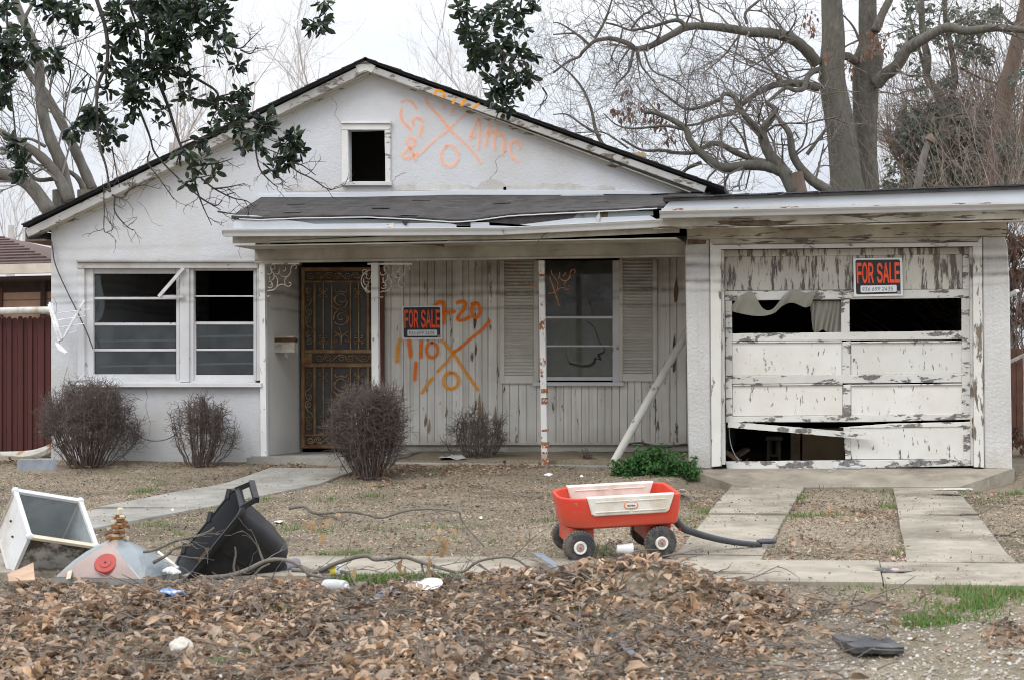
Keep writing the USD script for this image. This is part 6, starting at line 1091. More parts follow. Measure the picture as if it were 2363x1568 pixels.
for nm, pts, ra, rb, dY, sp in (('limb', [(500, 480), (420, 380), (300, 290), (150, 255), (0, 245), (1600, 262, 'C'), (1300, 215, 'C'), (1080, 212, 'C'), (950, 272, 'C'), (760, 372, 'C'), (650, 392, 'C')], .19, .085, -2, 3.2), ('limb', [(520, 670), (370, 640), (200, 645), (60, 705), (1640, 722, 'C'), (1500, 830, 'C'), (1420, 900, 'C'), (1300, 930, 'C'), (1150, 985, 'C'), (1040, 1000, 'C')], .13, .03, -1.5, 4)):
    q, r = limb(tA, nm, 'D', pts, YR - .1, ra, rb, m_bark, dY); sprout(q, r, twA, sp * 1.7, 0.95, .3, 3, 3, bias=(0, 0, .1), wig=.2)
for pts, ra, rb in (([(650, 392), (600, 350), (480, 310), (400, 312), (320, 335), (230, 420), (210, 450), (120, 490), (0, 580)], .085, .03), ([(1060, 212), (1000, 165), (930, 170), (800, 210), (700, 230), (610, 240), (500, 200), (420, 180)], .07, .02), ([(330, 310), (400, 190), (450, 60), (480, -60)], .05, .02), ([(640, 390), (600, 560), (520, 650), (470, 740)], .05, .012), ([(670, 400), (700, 520), (760, 600), (850, 720)], .04, .01), ([(660, 400), (680, 560), (700, 660)], .03, .01), ([(610, 380), (520, 520), (540, 620)], .03, .01), ([(720, 400), (790, 560), (960, 640), (1110, 760), (1140, 840)], .03, .012), ([(1540, 190), (1530, 100), (1640, 0), (1700, -80)], .05, .03), ([(1190, 180), (1160, 60), (1150, -60)], .04, .025), ([(990, 150), (960, 0), (950, -90)], .035, .02), ([(1480, 280), (1350, 450), (1180, 590)], .035, .01), ([(1480, 280), (1440, 460), (1430, 560)], .03, .01), ([(280, 350), (170, 260), (60, 190), (0, 180)], .04, .015), ([(0, 275), (180, 270), (280, 350)], .02, .04), ([(620, 230), (700, 130), (800, 70), (760, 0)], .035, .012)):
    q, r = limb(tA, 'limb', 'C', pts, YR - 2.1, ra, rb, m_bark, 0, 7); sprout(q, r, twA, 8, .6, .4, 2, 4, wig=.24)
obj('twigs', tubes(twA), m_twig, tA, kind='stuff'); deadleaves(tA, [('C', 590, 720, 60), ('C', 560, 880, 90), ('C', 720, 860, 90), ('C', 860, 950, 90), ('C', 920, 1080, 60), ('C', 590, 960, 50), ('C', 480, 880, 50), ('D', 460, 150, 60), ('D', 480, 240, 40), ('D', 590, 410, 50)], YR - 2.2)
tB = thing('bare_tree', 'darker right one of the twin bare trees behind the garage with a limb reaching right', 'tree', (P('D', 890, 1440, YR + .6)[0], YR + .6, .74))
base = P('D', 890, 1440, YR + .6)
q = np.vstack([[[base[0], YR + .6, .6]], limb_pts('D', [(890, 1440), (876, 1000), (880, 620), (905, 400), (895, 200), (893, 0), (890, -500), (900, -900)], YR + .6)]); rB = np.interp(np.linspace(0, 1, len(q)), [0, .1, .42, .5, 1], [.21, .18, .25, .16, .13])
obj('trunk', tube(q, rB, 14), m_bark, tB, smooth=True); twB = []
for pts, ra, rb, dY, sp in (([(960, 640), (1020, 575), (1110, 510), (1200, 375), (1330, 292), (1500, 212), (1650, 236), (1850, 215), (2000, 222), (2140, 240)], .22, .09, -1, 2.0), ([(800, 470), (730, 430), (640, 455), (560, 520), (470, 550), (430, 600), (405, 675), (340, 690), (270, 672), (170, 745), (120, 790)], .14, .04, -1.5, 3.2), ([(950, 240), (1000, 120), (1060, 0), (1110, -120)], .15, .1, 0, 1.5), ([(1330, 310), (1320, 230), (1325, 140)], .05, .03, 0, 1), ([(1850, 215), (1960, 250), (2060, 290), (2140, 330)], .06, .02, 0, 2), ([(840, 330), (780, 200), (690, 100)], .05, .02, 0, 3), ([(840, 300), (720, 360), (690, 420)], .03, .02, 0, 3)):
    q, r = limb(tB, 'limb', 'D', pts, YR + .4, ra, rb, m_bark, dY); sprout(q, r, twB, sp * 1.6, .9, .3, 3, 3, wig=.2)
obj('twigs', tubes(twB), m_twig, tB, kind='stuff'); deadleaves(tB, [('D', 930, 330, 110), ('D', 960, 280, 80), ('D', 740, 500, 60), ('D', 850, 420, 40), ('D', 1020, 390, 40)], YR)
# --- crooked tree at the left of the twins
tC = thing('crooked_tree', 'crooked low bare tree between the gable and the twin trunks', 'tree', (P('D', 340, 1470, 25)[0], 25, .74)); twC = []
for i, (c, pts, ra, rb, sp) in enumerate((('D', [(345, 1480), (240, 1290), (140, 1170), (90, 1010), (150, 915), (190, 840), (130, 790)], .2, .06, 3.5), ('D', [(600, 1460), (450, 1360), (330, 1200), (295, 1020), (230, 930), (190, 860)], .16, .05, 3.5), ('D', [(430, 1180), (520, 1060), (600, 960), (640, 900)], .06, .03, 3), ('C', [(1880, 1400), (1740, 1330), (1560, 1310), (1340, 1330), (1180, 1220), (1090, 1120), (1050, 1020), (940, 950), (820, 900), (720, 890)], .17, .05, 3.5), ('C', [(1740, 1300), (1600, 1270), (1450, 1210), (1310, 1140), (1200, 1170), (1130, 1210), (1000, 1215), (860, 1195), (700, 1190), (540, 1100)], .10, .03, 4), ('C', [(1660, 1060), (1540, 940), (1480, 850), (1440, 770), (1360, 745), (1320, 790), (1180, 850), (1040, 860), (900, 760), (800, 690)], .10, .02, 4), ('C', [(1050, 1030), (900, 1000), (780, 1010), (620, 1020), (500, 990), (400, 900)], .05, .015, 4), ('C', [(1180, 1290), (1080, 1330), (990, 1390), (900, 1370), (760, 1300)], .06, .02, 4), ('C', [(400, 1160), (340, 1040), (300, 860), (230, 700), (120, 570), (0, 480)], .06, .02, 4.5), ('C', [(380, 1080), (230, 990), (110, 910), (0, 910)], .04, .015, 4), ('C', [(600, 1180), (420, 1060), (300, 1050), (100, 1060)], .03, .012, 4), ('C', [(1400, 960), (1500, 1090), (1540, 1200), (1570, 1300), (1530, 1500)], .035, .02, 2))):
    q, r = limb(tC, 'trunk' if i == 0 else 'limb', c, pts, 25 + (i % 3) * .4, ra, rb, m_bark, 0, 9); sprout(q, r, twC, sp * 1.8, .75, .3, 3, 3, wig=.22)
bz = P('D', 345, 1480, 25); obj('trunk', tube([[bz[0] + .8, 25, .6], bz + (0, 0, .3)], [.14, .11], 10), m_barkr, tC); obj('twigs', tubes(twC), m_twig, tC, kind='stuff')
# --- ivy covered tree, leaning trunk and stump at the right
green = leafmat('grey_green_leaves', [(0.06, 0.075, 0.055), (0.09, 0.105, 0.075), (0.13, 0.145, 0.11), (0.07, 0.08, 0.065)], 0.2, 0.45)
def cloud(tree, spots, Y, L, dens, mat, name='foliage', sy=.5, W=.45, droop=.5):
    pos = []
    for c, x, y, r in spots:
        n = int(dens * r * r * (3.0 / CROPS[c][2]) ** 2)
        a = R3.normal(0, .55, (n, 2)) * r; a = a[meshkit.noise(np.column_stack([(a + [x, y]) / 28.0, np.zeros(n)]), 4) > .42]
        pos += [P(c, x + u_, y + w_, Y + R3.normal(0, sy)) for u_, w_ in a]
    pos = np.array(pos); tv, tf, M_ = leaves_at(pos, L, W, 1, droop); return obj(name, scatter(tv, tf, pos, M_), mat, tree, kind='stuff')
YI = 31.0
tI = thing('ivy_tree', 'forked bare trunk hung with small evergreen leaves right of the twin trees', 'tree', (P('D', 1480, 1440, YI)[0], YI, .74)); twI = []
bi = P('D', 1480, 1440, YI)
for i, (pts, ra, rb) in enumerate((([(1480, 1440), (1475, 1100), (1470, 830), (1430, 720), (1345, 585), (1352, 450), (1315, 260), (1305, 0), (1330, -200)], .19, .09), ([(1475, 830), (1520, 770), (1562, 600), (1530, 360), (1495, 200), (1480, 0), (1470, -200)], .12, .07), ([(1340, 580), (1300, 430), (1220, 150), (1170, -40)], .07, .03), ([(1530, 360), (1620, 330), (1760, 350), (1850, 420), (1900, 560)], .05, .02), ([(1600, 520), (1760, 600), (1930, 660), (2040, 760), (2100, 850)], .05, .03), ([(1900, 60), (1930, 130), (2010, 190), (2090, 210)], .06, .05))):
    q, r = limb(tI, 'trunk' if i == 0 else 'limb', 'D', pts, YI + .2 * i, ra, rb, m_barkl if i == 0 else m_bark, 0, 9); sprout(q, r, twI, 2.5, .9, .3, 2, 4, bias=(0, 0, -.3), wig=.2)
obj('trunk', tube([[bi[0], YI, .6], bi], [.12, .1], 9), m_barkl, tI); obj('twigs', tubes(twI), m_twig, tI, kind='stuff')
cloud(tI, [('D', 1230, 40, 80), ('D', 1200, 250, 90), ('D', 1160, 320, 60), ('D', 1280, 450, 60), ('D', 1310, 680, 50), ('D', 1450, 300, 70), ('D', 1600, 300, 90), ('D', 1580, 150, 100), ('D', 1700, 200, 90), ('D', 1800, 130, 90), ('D', 1850, 80, 60), ('D', 1780, 400, 80), ('D', 1650, 420, 60), ('D', 1500, 620, 60), ('D', 1380, 60, 50), ('D', 1350, 190, 50), ('D', 1280, 560, 40)], YI, .115, .030, green)
tL = thing('leaning_tree', 'thick reddish leaning trunk wrapped in vines at the right edge', 'tree', (P('D', 1860, 1440, 29)[0], 29, .74)); bl = P('D', 1850, 1440, 29)
q = np.vstack([[[bl[0] - .1, 29, .6]], limb_pts('D', [(1850, 1440), (1890, 1100), (1950, 700), (2020, 400), (2085, 100), (2110, -50)], 29)]); obj('trunk', tube(q, np.linspace(.17, .09, len(q)), 12), m_barkr, tL, smooth=True)
q2, r2 = limb(tL, 'limb', 'D', [(1960, 1440), (2000, 1200), (2060, 1000), (2110, 850)], 28.7, .17, .12, m_barkr)
twL = []; sprout(q, np.full(len(q), .05), twL, 7, 1.3, .2, 2, 4, wig=.3, up=-.05, bias=(-.4, -.2, .2)); sprout(q2, np.full(len(q2), .05), twL, 8, 1.2, .2, 2, 4, wig=.3, up=.0); obj('vines', tubes(twL), m_vine, tL, kind='stuff'); cloud(tL, [('D', 2050, 600, 60), ('D', 1980, 1100, 60), ('D', 1900, 1120, 50), ('D', 2070, 1300, 120)], 28.6, .12, .05, green)
sp_ = thing('broken_stump', 'snapped off pale stem with a raw top between the ivy tree and the twin trunks', 'tree', (P('D', 1290, 1420, 27)[0], 27, .74)); limb(sp_, 'trunk', 'D', [(1240, 1560), (1275, 1420), (1320, 1200), (1362, 1075)], 27, .13, .10, m_barkl); obj('raw_top', tube([P('D', 1362, 1078, 27), P('D', 1372, 1060, 27), P('D', 1380, 1020, 27)], [.10, .085, .02], 7), m_barkr, sp_)
ub = thing('evergreen_bush', 'tall tangled evergreen bush rising behind the right end of the garage roof', 'bush', (P('D', 1600, 1440, 32)[0], 32, .74))
cloud(ub, [('D', 1240, 950, 110), ('D', 1340, 900, 90), ('D', 1420, 930, 80), ('D', 1200, 1080, 90), ('D', 1320, 1020, 110), ('D', 1560, 850, 110), ('D', 1620, 900, 90), ('D', 1500, 1220, 140), ('D', 1380, 1380, 120), ('D', 1620, 1350, 150), ('D', 1750, 1200, 150), ('D', 1750, 1400, 140), ('D', 1130, 1250, 80), ('D', 1120, 1400, 100), ('D', 2030, 1250, 110), ('D', 1280, 1240, 120), ('D', 1180, 930, 60), ('D', 1450, 1080, 120), ('D', 1700, 1000, 100), ('D', 1050, 1420, 60)], 32, .14, .036, green, 'foliage', .9)
tw = []
for _ in range(105):
    x = 1150 + 950 * R3.random(); grow(P('D', x, 1470, 31.3 + R3.random()), unit(np.array([R3.normal(0, .25), 0, 1])), 1.1 + 1.5 * R3.random() * (x - 1000) / 900, .02, 2, tw, 4, .5, .2, .06)
obj('stems', tubes(tw), m_vine, ub, kind='stuff')
cloud(ub, [('R', 270, 300, 60), ('R', 270, 450, 60), ('R', 290, 650, 50), ('R', 270, 1150, 60), ('R', 290, 1300, 50)], 21, .12, .02, dead, 'dead_leaves', .3)
rv = thing('vine_tangle', 'brown dead vine tangle hanging beside the right garage pillar', 'vine', (P('R', 270, 1200, 21)[0], 21, .75)); tw = []
for _ in range(60): grow(P('R', 230 + 110 * R3.random(), 1280, 20.5 + R3.random()), unit(np.array([R3.normal(0, .25), 0, 1])), 1.9 + R3.random(), .012, 2, tw, 4, .5, .22, .04)
obj('stems', tubes(tw), m_vine, rv, kind='stuff')
# --- left tree
YL = 24.0
tl = thing('bare_tree', 'many stemmed bare tree behind the left roof slope', 'tree', (P('A', 450, 1400, YL)[0], YL, .78)); twl = []
for i, (pts, ra, rb, sp) in enumerate((([(460, 1340), (400, 1080), (325, 900), (275, 700), (255, 420), (205, 250), (120, 60), (80, -80), (60, -250)], .19, .10, 1.0), ([(610, 1250), (500, 1000), (400, 800), (300, 620), (215, 520), (160, 430), (110, 330), (60, 150)], .16, .08, 1.0), ([(330, 1400), (200, 1230), (80, 1170), (-60, 1150), (-200, 1120)], .22, .13, 2.0), ([(460, 1330), (370, 1150), (250, 1020), (120, 940), (0, 870), (-120, 780)], .17, .08, 2.5), ([(380, 1180), (250, 1190), (180, 1130), (90, 1020), (0, 980)], .07, .03, 3), ([(560, 1270), (530, 1200), (480, 1150), (400, 1110)], .1, .05, 2), ([(150, 200), (170, 110), (230, 0), (260, -80)], .06, .04, 2), ([(300, 970), (200, 920), (80, 920), (-40, 860)], .05, .02, 3))):
    q, r = limb(tl, 'trunk' if i == 0 else 'limb', 'A', pts, YL + (0, .5, -.4, -.2, .1, .3, 0, -.1)[i], ra, rb, m_barkl, 0, 10); sprout(q, r, twl, sp * 1.5, 1.3, .25, 2, 5, bias=(-.5, 0, .1), wig=.1)
for x in (395, 560): b_ = P('A', x, 1390, YL); obj('trunk', tube([[b_[0] + .1, YL, .6], b_ + (0, 0, .3)], [.14, .11], 10), m_barkl, tl)
obj('twigs', tubes(twl), m_twig, tl, kind='stuff')
# --- pale far trees above the roof line
protos = {}
def fartree(key, seed):
    global R3
    keep = R3; R3 = np.random.default_rng(seed); out = [(np.array([[0, 0, -8.0], [0.1, 0, -4], [0, 0, 0]]), np.array([.25, .2, .14]))]
    for _ in range(6): grow(np.array([0, 0, R3.random() * -2]), unit(np.array([R3.normal(0, .45), R3.normal(0, .45), 1])), 2.4, .034, 4, out, 3, .55, .14, .06, .66, 4)
    R3 = keep; return tubes(out)
fm = [fartree('a', 5), fartree('b', 8)]
for i, (x, y, Y, s, lb) in enumerate(((725, 210, 48, 1.0, 'pale distant bare tree peeking over the left roof slope near the gable peak'), (560, 300, 44, 1.0, 'pale distant bare tree behind the middle of the left roof slope'), (400, 330, 40, .9, 'pale distant bare tree behind the hanging evergreen branch'), (985, 260, 46, .75, 'small distant bare tree just right of the gable peak'), (1120, 260, 42, 1.0, 'distant bare tree behind the upper right roof slope'), (2080, 420, 46, .9, 'distant bare tree in the gap right of the twin trunks'), (300, 420, 40, .7, 'low distant bare tree left of the hanging branch'), (25, 520, 38, .6, 'reddish distant tree above the neighbour roof'))):
    p = P('O', x, y, Y); path = numbered('/World', 'distant_tree'); LOC[path] = p; xf = UsdGeom.Xform.Define(stage, path); xf.AddTranslateOp().Set(Gf.Vec3d(*p)); meta(xf.GetPrim(), lb, 'tree', 'pale bare trees beyond the roof'); v, f = fm[i % 2]
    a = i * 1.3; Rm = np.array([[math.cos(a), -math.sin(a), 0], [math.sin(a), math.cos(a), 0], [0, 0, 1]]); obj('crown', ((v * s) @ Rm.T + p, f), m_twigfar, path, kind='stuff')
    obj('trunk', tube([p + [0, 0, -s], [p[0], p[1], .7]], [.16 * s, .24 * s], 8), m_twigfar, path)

# ================================================================== hanging evergreen branches in front of the house
glossy = leafmat('dark_evergreen_leaves', [(0.012, 0.022, 0.014), (0.022, 0.036, 0.018), (0.036, 0.052, 0.022), (0.015, 0.026, 0.02)], 0.12, 0.32)
def branch(label, c, lines, spots, tips, Y, cap, name='evergreen_branch'):
    t = thing(name, label, 'branch', P(c, *lines[0][0][0], Y)); pts_all = []; tw = []
    for pts, ra, rb in lines:
        q = limb_pts(c, pts, Y + R3.normal(0, .12), R3.normal(0, .2), 5); r = .62 * np.linspace(ra, rb, len(q)) * (1 + .15 * (R3.random(len(q)) - .5)); obj('limb', tube(q, r, 7), m_barkd, t, smooth=True); pts_all.append(q)
        for k in range(2, len(q), 4):
            if R3.random() < .35: grow(q[k], unit(q[k] - q[k - 1] + R3.normal(0, .6, 3) * .8), .16, .004, 1, tw, 2, .6, .25, -.05)
    for pts in tips:
        q = limb_pts(c, pts, Y + R3.normal(0, .1), 0, 5); tw.append((q, np.linspace(.0075, .003, len(q))))
        for k in range(2, len(q), 3): grow(q[k], unit((q[k] - q[k - 1]) / np.linalg.norm(q[k] - q[k - 1]) + R3.normal(0, .6, 3)), .10 + .08 * R3.random(), .0032, 1, tw, 2, .6, .3, -.02)
    allq = np.vstack(pts_all); lp, lm = [], []; tv, tf = leaf_mesh(1.0, .46, -.10, 3, .6, 1.15)
    for x, y, r in spots:
        s = (2.61375 / CROPS[c][2]) if c != 'O' else 2.61375 / K / 1.0 * K * .91 / .83
        n = max(5, int((r * (2.61375 / CROPS[c][2])) ** 2 / 82)); cen = P(c, x, y, Y + R3.normal(0, .15)); j = np.argmin(np.linalg.norm(allq - cen, axis=1)); b = allq[j]; tw.append((smooth_line([b, (b + cen) / 2 + R3.normal(0, .02, 3), cen], 3), np.linspace(.007, .004, 7)))
        rad = r * depth_scale(c, x, y, Y)
        k = max(1, n // 7)
        for _ in range(k):
            tip = cen + R3.normal(0, .5, 3) * rad * np.array([1, .7, 1]); tw.append((np.array([cen, (cen + tip) / 2 + R3.normal(0, .01, 3), tip]), np.array([.004, .0035, .003]))); ax = unit(tip - cen + R3.normal(0, .3, 3) * rad)
            for _ in range(max(4, n // k)):
                d = unit(ax * .25 + R3.normal(0, .62, 3) + np.array([0, 0, -.18])); L = .082 * (.65 + .6 * R3.random()); up = unit(np.cross(d, unit(R3.normal(0, 1, 3)))); sd_ = np.cross(up, d); lp.append(tip + d * .01 + R3.normal(0, .012, 3)); lm.append(np.column_stack([d, sd_, up]) * L)
    lp, lm = np.array(lp), np.array(lm); obj('twigs', tubes(tw, 4), m_barkd, t, kind='stuff'); sz_ = np.argsort(-np.linalg.norm(lm[:, :, 0], axis=1))
    for i in sz_[:cap]: obj('leaf', (tv @ lm[i].T + lp[i], tf), glossy, t)
    if len(lp) > cap: rest = sz_[cap:]; obj('leaves', scatter(tv, tf, lp[rest], lm[rest]), glossy, t, kind='stuff')
    return t
YH = 12.6
branch('large dark evergreen branch hanging down in front of the left roof slope', 'A', [([(600, -120), (640, 0), (700, 200), (710, 400), (650, 560), (640, 700), (655, 950), (700, 1100), (730, 1270)], .03, .012), ([(800, -100), (850, 0), (960, 180), (980, 350), (1040, 520), (1110, 700), (1190, 950), (1270, 1130), (1300, 1250)], .034, .012), ([(980, 360), (1200, 470), (1350, 550), (1440, 620), (1450, 740), (1600, 850), (1720, 960), (1850, 1020)], .022, .007), ([(920, 720), (990, 900), (1030, 1020), (1180, 1180), (1330, 1310), (1460, 1390)], .016, .006), ([(1050, 60), (1180, 170), (1210, 300), (1260, 500), (1250, 640)], .018, .008), ([(860, 40), (920, 230), (930, 380), (900, 560)], .016, .007), ([(730, 400), (820, 500), (900, 600)], .014, .006), ([(1180, 60), (1320, 150), (1440, 260), (1520, 430)], .014, .006), ([(300, -60), (380, 20), (470, 60)], .014, .006), ([(660, 560), (560, 470), (430, 390), (380, 360)], .009, .005)],
    [(350, 40, 85), (470, 60, 55), (470, 165, 40), (780, 60, 65), (850, 190, 95), (1000, 40, 110), (1080, 110, 120), (1190, 40, 100), (1320, 60, 100), (1200, 250, 100), (1150, 320, 85), (1400, 180, 65), (1500, 240, 50), (1440, 340, 50), (1560, 440, 45), (980, 410, 95), (1080, 440, 85), (850, 440, 60), (720, 440, 50), (900, 580, 90), (880, 680, 55), (740, 320, 38), (700, 590, 38), (650, 780, 90), (480, 850, 55), (720, 900, 55), (700, 970, 28), (1250, 640, 48), (1270, 500, 38), (1600, 590, 50), (1600, 680, 55), (1550, 720, 55), (1500, 800, 55), (1590, 820, 55), (1440, 720, 45), (1390, 830, 28), (1040, 800, 32), (1090, 720, 38), (370, 350, 50), (375, 395, 35), (1320, 920, 45), (1350, 1100, 50), (1390, 1160, 35), (1260, 1180, 35), (1180, 1000, 35), (430, 620, 22), (520, 600, 22), (1440, 60, 60), (1280, 0, 90), (640, 120, 25), (900, 0, 70), (540, 30, 35)],
    [[(730, 1270), (690, 1260), (690, 1400), (690, 1530), (740, 1525)], [(740, 1290), (800, 1310), (840, 1290)], [(760, 1300), (760, 1400), (830, 1490), (880, 1525)], [(1300, 1250), (1340, 1360), (1400, 1490)], [(1330, 1180), (1420, 1250), (1540, 1310), (1630, 1330), (1680, 1370)], [(1400, 1250), (1500, 1240), (1620, 1215)], [(1690, 990), (1720, 1120), (1800, 1210), (1840, 1240)], [(1740, 1080), (1820, 1150), (1890, 1210)], [(1440, 1400), (1500, 1410), (1540, 1415)], [(990, 1000), (980, 1080), (1060, 1190), (1150, 1320)], [(740, 970), (760, 1080), (790, 1240)], [(1360, 1090), (1440, 1080), (1540, 1050)], [(1500, 300), (1590, 320), (1650, 270), (1700, 220)], [(1590, 330), (1660, 355), (1700, 300)], [(1310, 1300), (1420, 1360), (1470, 1330)], [(820, 1290), (880, 1240), (970, 1220)]], YH, 300)
branch('evergreen branch at the gable right edge of the hanging leaves, lowest tip over the roof', 'A', [([(1600, 850), (1700, 880), (1800, 930), (1900, 960)], .008, .005), ([(1560, 760), (1650, 800), (1740, 830)], .007, .004)], [(1740, 830, 65), (1690, 900, 45), (1930, 960, 80), (1960, 920, 50), (1880, 1040, 55), (1810, 1090, 35), (1600, 980, 40), (1830, 760, 30), (1720, 960, 30)], [[(1900, 1080), (1990, 1090), (2090, 1160)], [(1920, 1070), (1960, 1130), (2060, 1180), (2170, 1250), (2250, 1240)]], YH + .1, 300)
branch('evergreen branch hanging along the left edge of the picture', 'A', [([(30, -80), (45, 50), (50, 300), (70, 600), (100, 850), (120, 1100)], .014, .006), ([(-60, 100), (20, 300), (30, 420)], .014, .008)], [(20, 60, 55), (30, 320, 75), (50, 400, 65), (150, 240, 60), (190, 330, 40), (30, 560, 45), (60, 640, 35), (20, 620, 50), (100, 950, 55), (150, 1090, 55), (120, 1150, 45), (80, 480, 40), (10, 240, 60), (160, 400, 30), (30, 450, 50)], [[(100, 860), (60, 920), (30, 1020)]], YH - .3, 300)
branch('dark evergreen branch hanging from the top edge right of the gable peak', 'B', [([(1180, -320), (1210, -150), (1230, 0), (1290, 100), (1380, 240), (1420, 330), (1500, 450)], .012, .005), ([(1240, -120), (1350, -30), (1500, 80), (1650, 180), (1760, 320)], .010, .004), ([(1200, -200), (1400, -180), (1600, -160), (1750, -220)], .010, .005), ([(1500, -170), (1560, -60), (1580, 20)], .006, .004)], [(1330, 30, 75), (1300, 100, 55), (1380, 120, 55), (1480, 60, 70), (1500, 150, 50), (1610, 110, 55), (1580, 200, 42), (1650, 220, 42), (1690, 260, 40), (1590, 270, 38), (1450, 290, 50), (1490, 350, 60), (1450, 370, 35), (1520, 440, 50), (1560, 395, 30), (1280, -40, 60), (1200, -150, 40), (1350, -200, 50), (1470, -210, 60), (1600, -180, 55), (1700, -230, 45), (1560, -80, 45), (1250, -210, 45), (1420, -100, 40), (1640, -60, 30)], [[(1760, 320), (1790, 380), (1740, 440)]], YH + .2, 300)
branch('tiny evergreen sprig hanging from the top edge above the gable peak', 'O', [([(715, -60), (730, -10), (737, 40)], .005, .003)], [(737, 60, 17), (725, 50, 12), (745, 30, 10), (750, 2, 12)], [[(742, 20), (755, 10), (765, 5)]], YH, 300)

# ================================================================== shrubs
dryl0 = leafmat('dry_shrub_leaves', [(0.26, 0.15, 0.09), (0.18, 0.10, 0.07), (0.33, 0.21, 0.13)], 0.2, 0.6)
def shrub(name, label, c, x0, x1, ytop, ybase, Y, stems, lev, L0, seed, cat='shrub', mat=None, r=.006, ball=True, dens=5):
    global R3
    keep = R3; R3 = np.random.default_rng(seed); xc = (x0 + x1) / 2; b = P(c, xc, ybase, Y); b[2] = min(b[2], float(gz(b[0], Y)) + .03); Wm = abs(P(c, x1, ybase, Y)[0] - P(c, x0, ybase, Y)[0]) / 2; Hm = P(c, xc, ytop, Y)[2] - b[2]
    t = thing(name, label, cat, b); big, tw = [], []
    for i in range(stems):
        a = R3.random() * 6.283; rad = math.sqrt(R3.random()) * (1 + .22 * math.sin(2 * a + seed) + .12 * math.sin(5 * a + seed * 2)) * .92; rad = min(rad, 1.1); tgt = b + np.array([math.cos(a) * rad * Wm * .95, math.sin(a) * rad * Wm * .8, Hm * (.55 + .4 * (1 - rad ** 3)) * (.8 + .2 * R3.random())]); st = b + np.array([math.cos(a) * rad * Wm * .38, math.sin(a) * rad * Wm * .3, -.03]); mid = (st + tgt) / 2 + np.array([math.cos(a), math.sin(a), 0]) * Wm * .12 + R3.normal(0, .02, 3)
        q = smooth_line([st, mid, tgt], 5); q = q + R3.normal(0, .006, q.shape); big.append((q, np.linspace(r * (.8 + .6 * R3.random()), r * .4, len(q))))
        for k in range(3, len(q)):
            for _ in range(dens if k > 5 else dens // 3):
                d = unit(q[k] - q[k - 1]); grow(q[k], unit(d * .3 + R3.normal(0, .7, 3) + [0, 0, .15]), L0 * (.6 + .7 * R3.random()), r * .36, lev, tw, 3, .9, .25, .03, .6, 3, .7)
    obj('stems', tubes(big, 5), mat or m_shrubtwig, t, kind='stuff'); obj('twigs', tubes(tw, 3), mat or m_shrubtwig, t, kind='stuff'); 
    tips = np.array([p[-1] for p, _ in tw]); lv = tips[R3.integers(0, len(tips), 90 if dens > 3 else 25)]; tv, tf, M_ = leaves_at(lv, .035, .45, 1, .6); obj('dead_leaves', scatter(tv, tf, lv, M_), dryl0, t, kind='stuff')
    nb = 60; lb_ = np.column_stack([b[0] + R3.normal(0, Wm * .5, nb), b[1] - .05 + R3.normal(0, Wm * .3, nb)]); lb_ = np.column_stack([lb_, np.maximum(gz(lb_[:, 0], lb_[:, 1]), b[2] - .02) + .008]); tv, tf, M_ = leaves_at(lb_, .05, .45, 2, 0); M_[:, 2] *= .5; obj('dead_leaves', scatter(tv, tf, lb_, M_), dryl0, t, kind='stuff')
    R3 = keep; return t, b
shrub('bare_shrub', 'wide bare shrub in front of the left end of the house', 'O', 92, 312, 872, 1070, 16.75, 75, 1, .12, 31, dens=7)
shrub('bare_shrub', 'open stemmed bare shrub under the right half of the front window', 'O', 383, 537, 905, 1070, 16.9, 42, 1, .09, 32, dens=4, r=.007)
shrub('bare_shrub', 'dense rounded bare shrub in front of the security door post', 'O', 757, 945, 882, 1092, 16.25, 85, 1, .12, 33, dens=8)
shrub('bare_shrub', 'small dark bare shrub against the porch boards beside the dense one', 'O', 1030, 1172, 945, 1062, 17.7, 32, 1, .11, 34, dens=3)
shrub('dead_sprig', 'little dead sprig by the porch edging right of the rusty post', 'O', 1345, 1362, 1040, 1070, 17.4, 7, 1, .05, 35, cat='weed', dens=2, r=.004)
# green weed beside the garage
weedm = leafmat('fresh_green_leaves', [(0.03, 0.09, 0.022), (0.045, 0.13, 0.03), (0.075, 0.175, 0.045), (0.035, 0.10, 0.03)], 0.3, 0.5)
wd = thing('green_weed', 'leafy green weed growing beside the left garage pillar', 'weed', P('O', 1510, 1100, 16.7)); pos, tw = [], []
for _ in range(68):
    x = 1425 + 170 * R3.random(); hmax = 1035 + 45 * abs((x - 1510) / 95) ** 1.5; b = P('O', x, 1098, 16.55 + .4 * R3.random()); b[2] = float(gz(b[0], b[1])); top = P('O', x + R3.normal(0, 12), hmax + 40 * R3.random() ** 1.5, b[1]); q = smooth_line([b, (b + top) / 2 + R3.normal(0, .02, 3), top], 4); tw.append((q, np.linspace(.004, .002, len(q))))
    for k in range(2, len(q)):
        for _ in range(5): pos.append(q[k] + R3.normal(0, .035, 3))
tv, tf, M_ = leaves_at(np.array(pos), .052, .5, 2, .3); obj('stems', tubes(tw, 4), weedm, wd, kind='stuff'); obj('leaves', scatter(tv, tf, np.array(pos), M_), weedm, wd, kind='stuff')

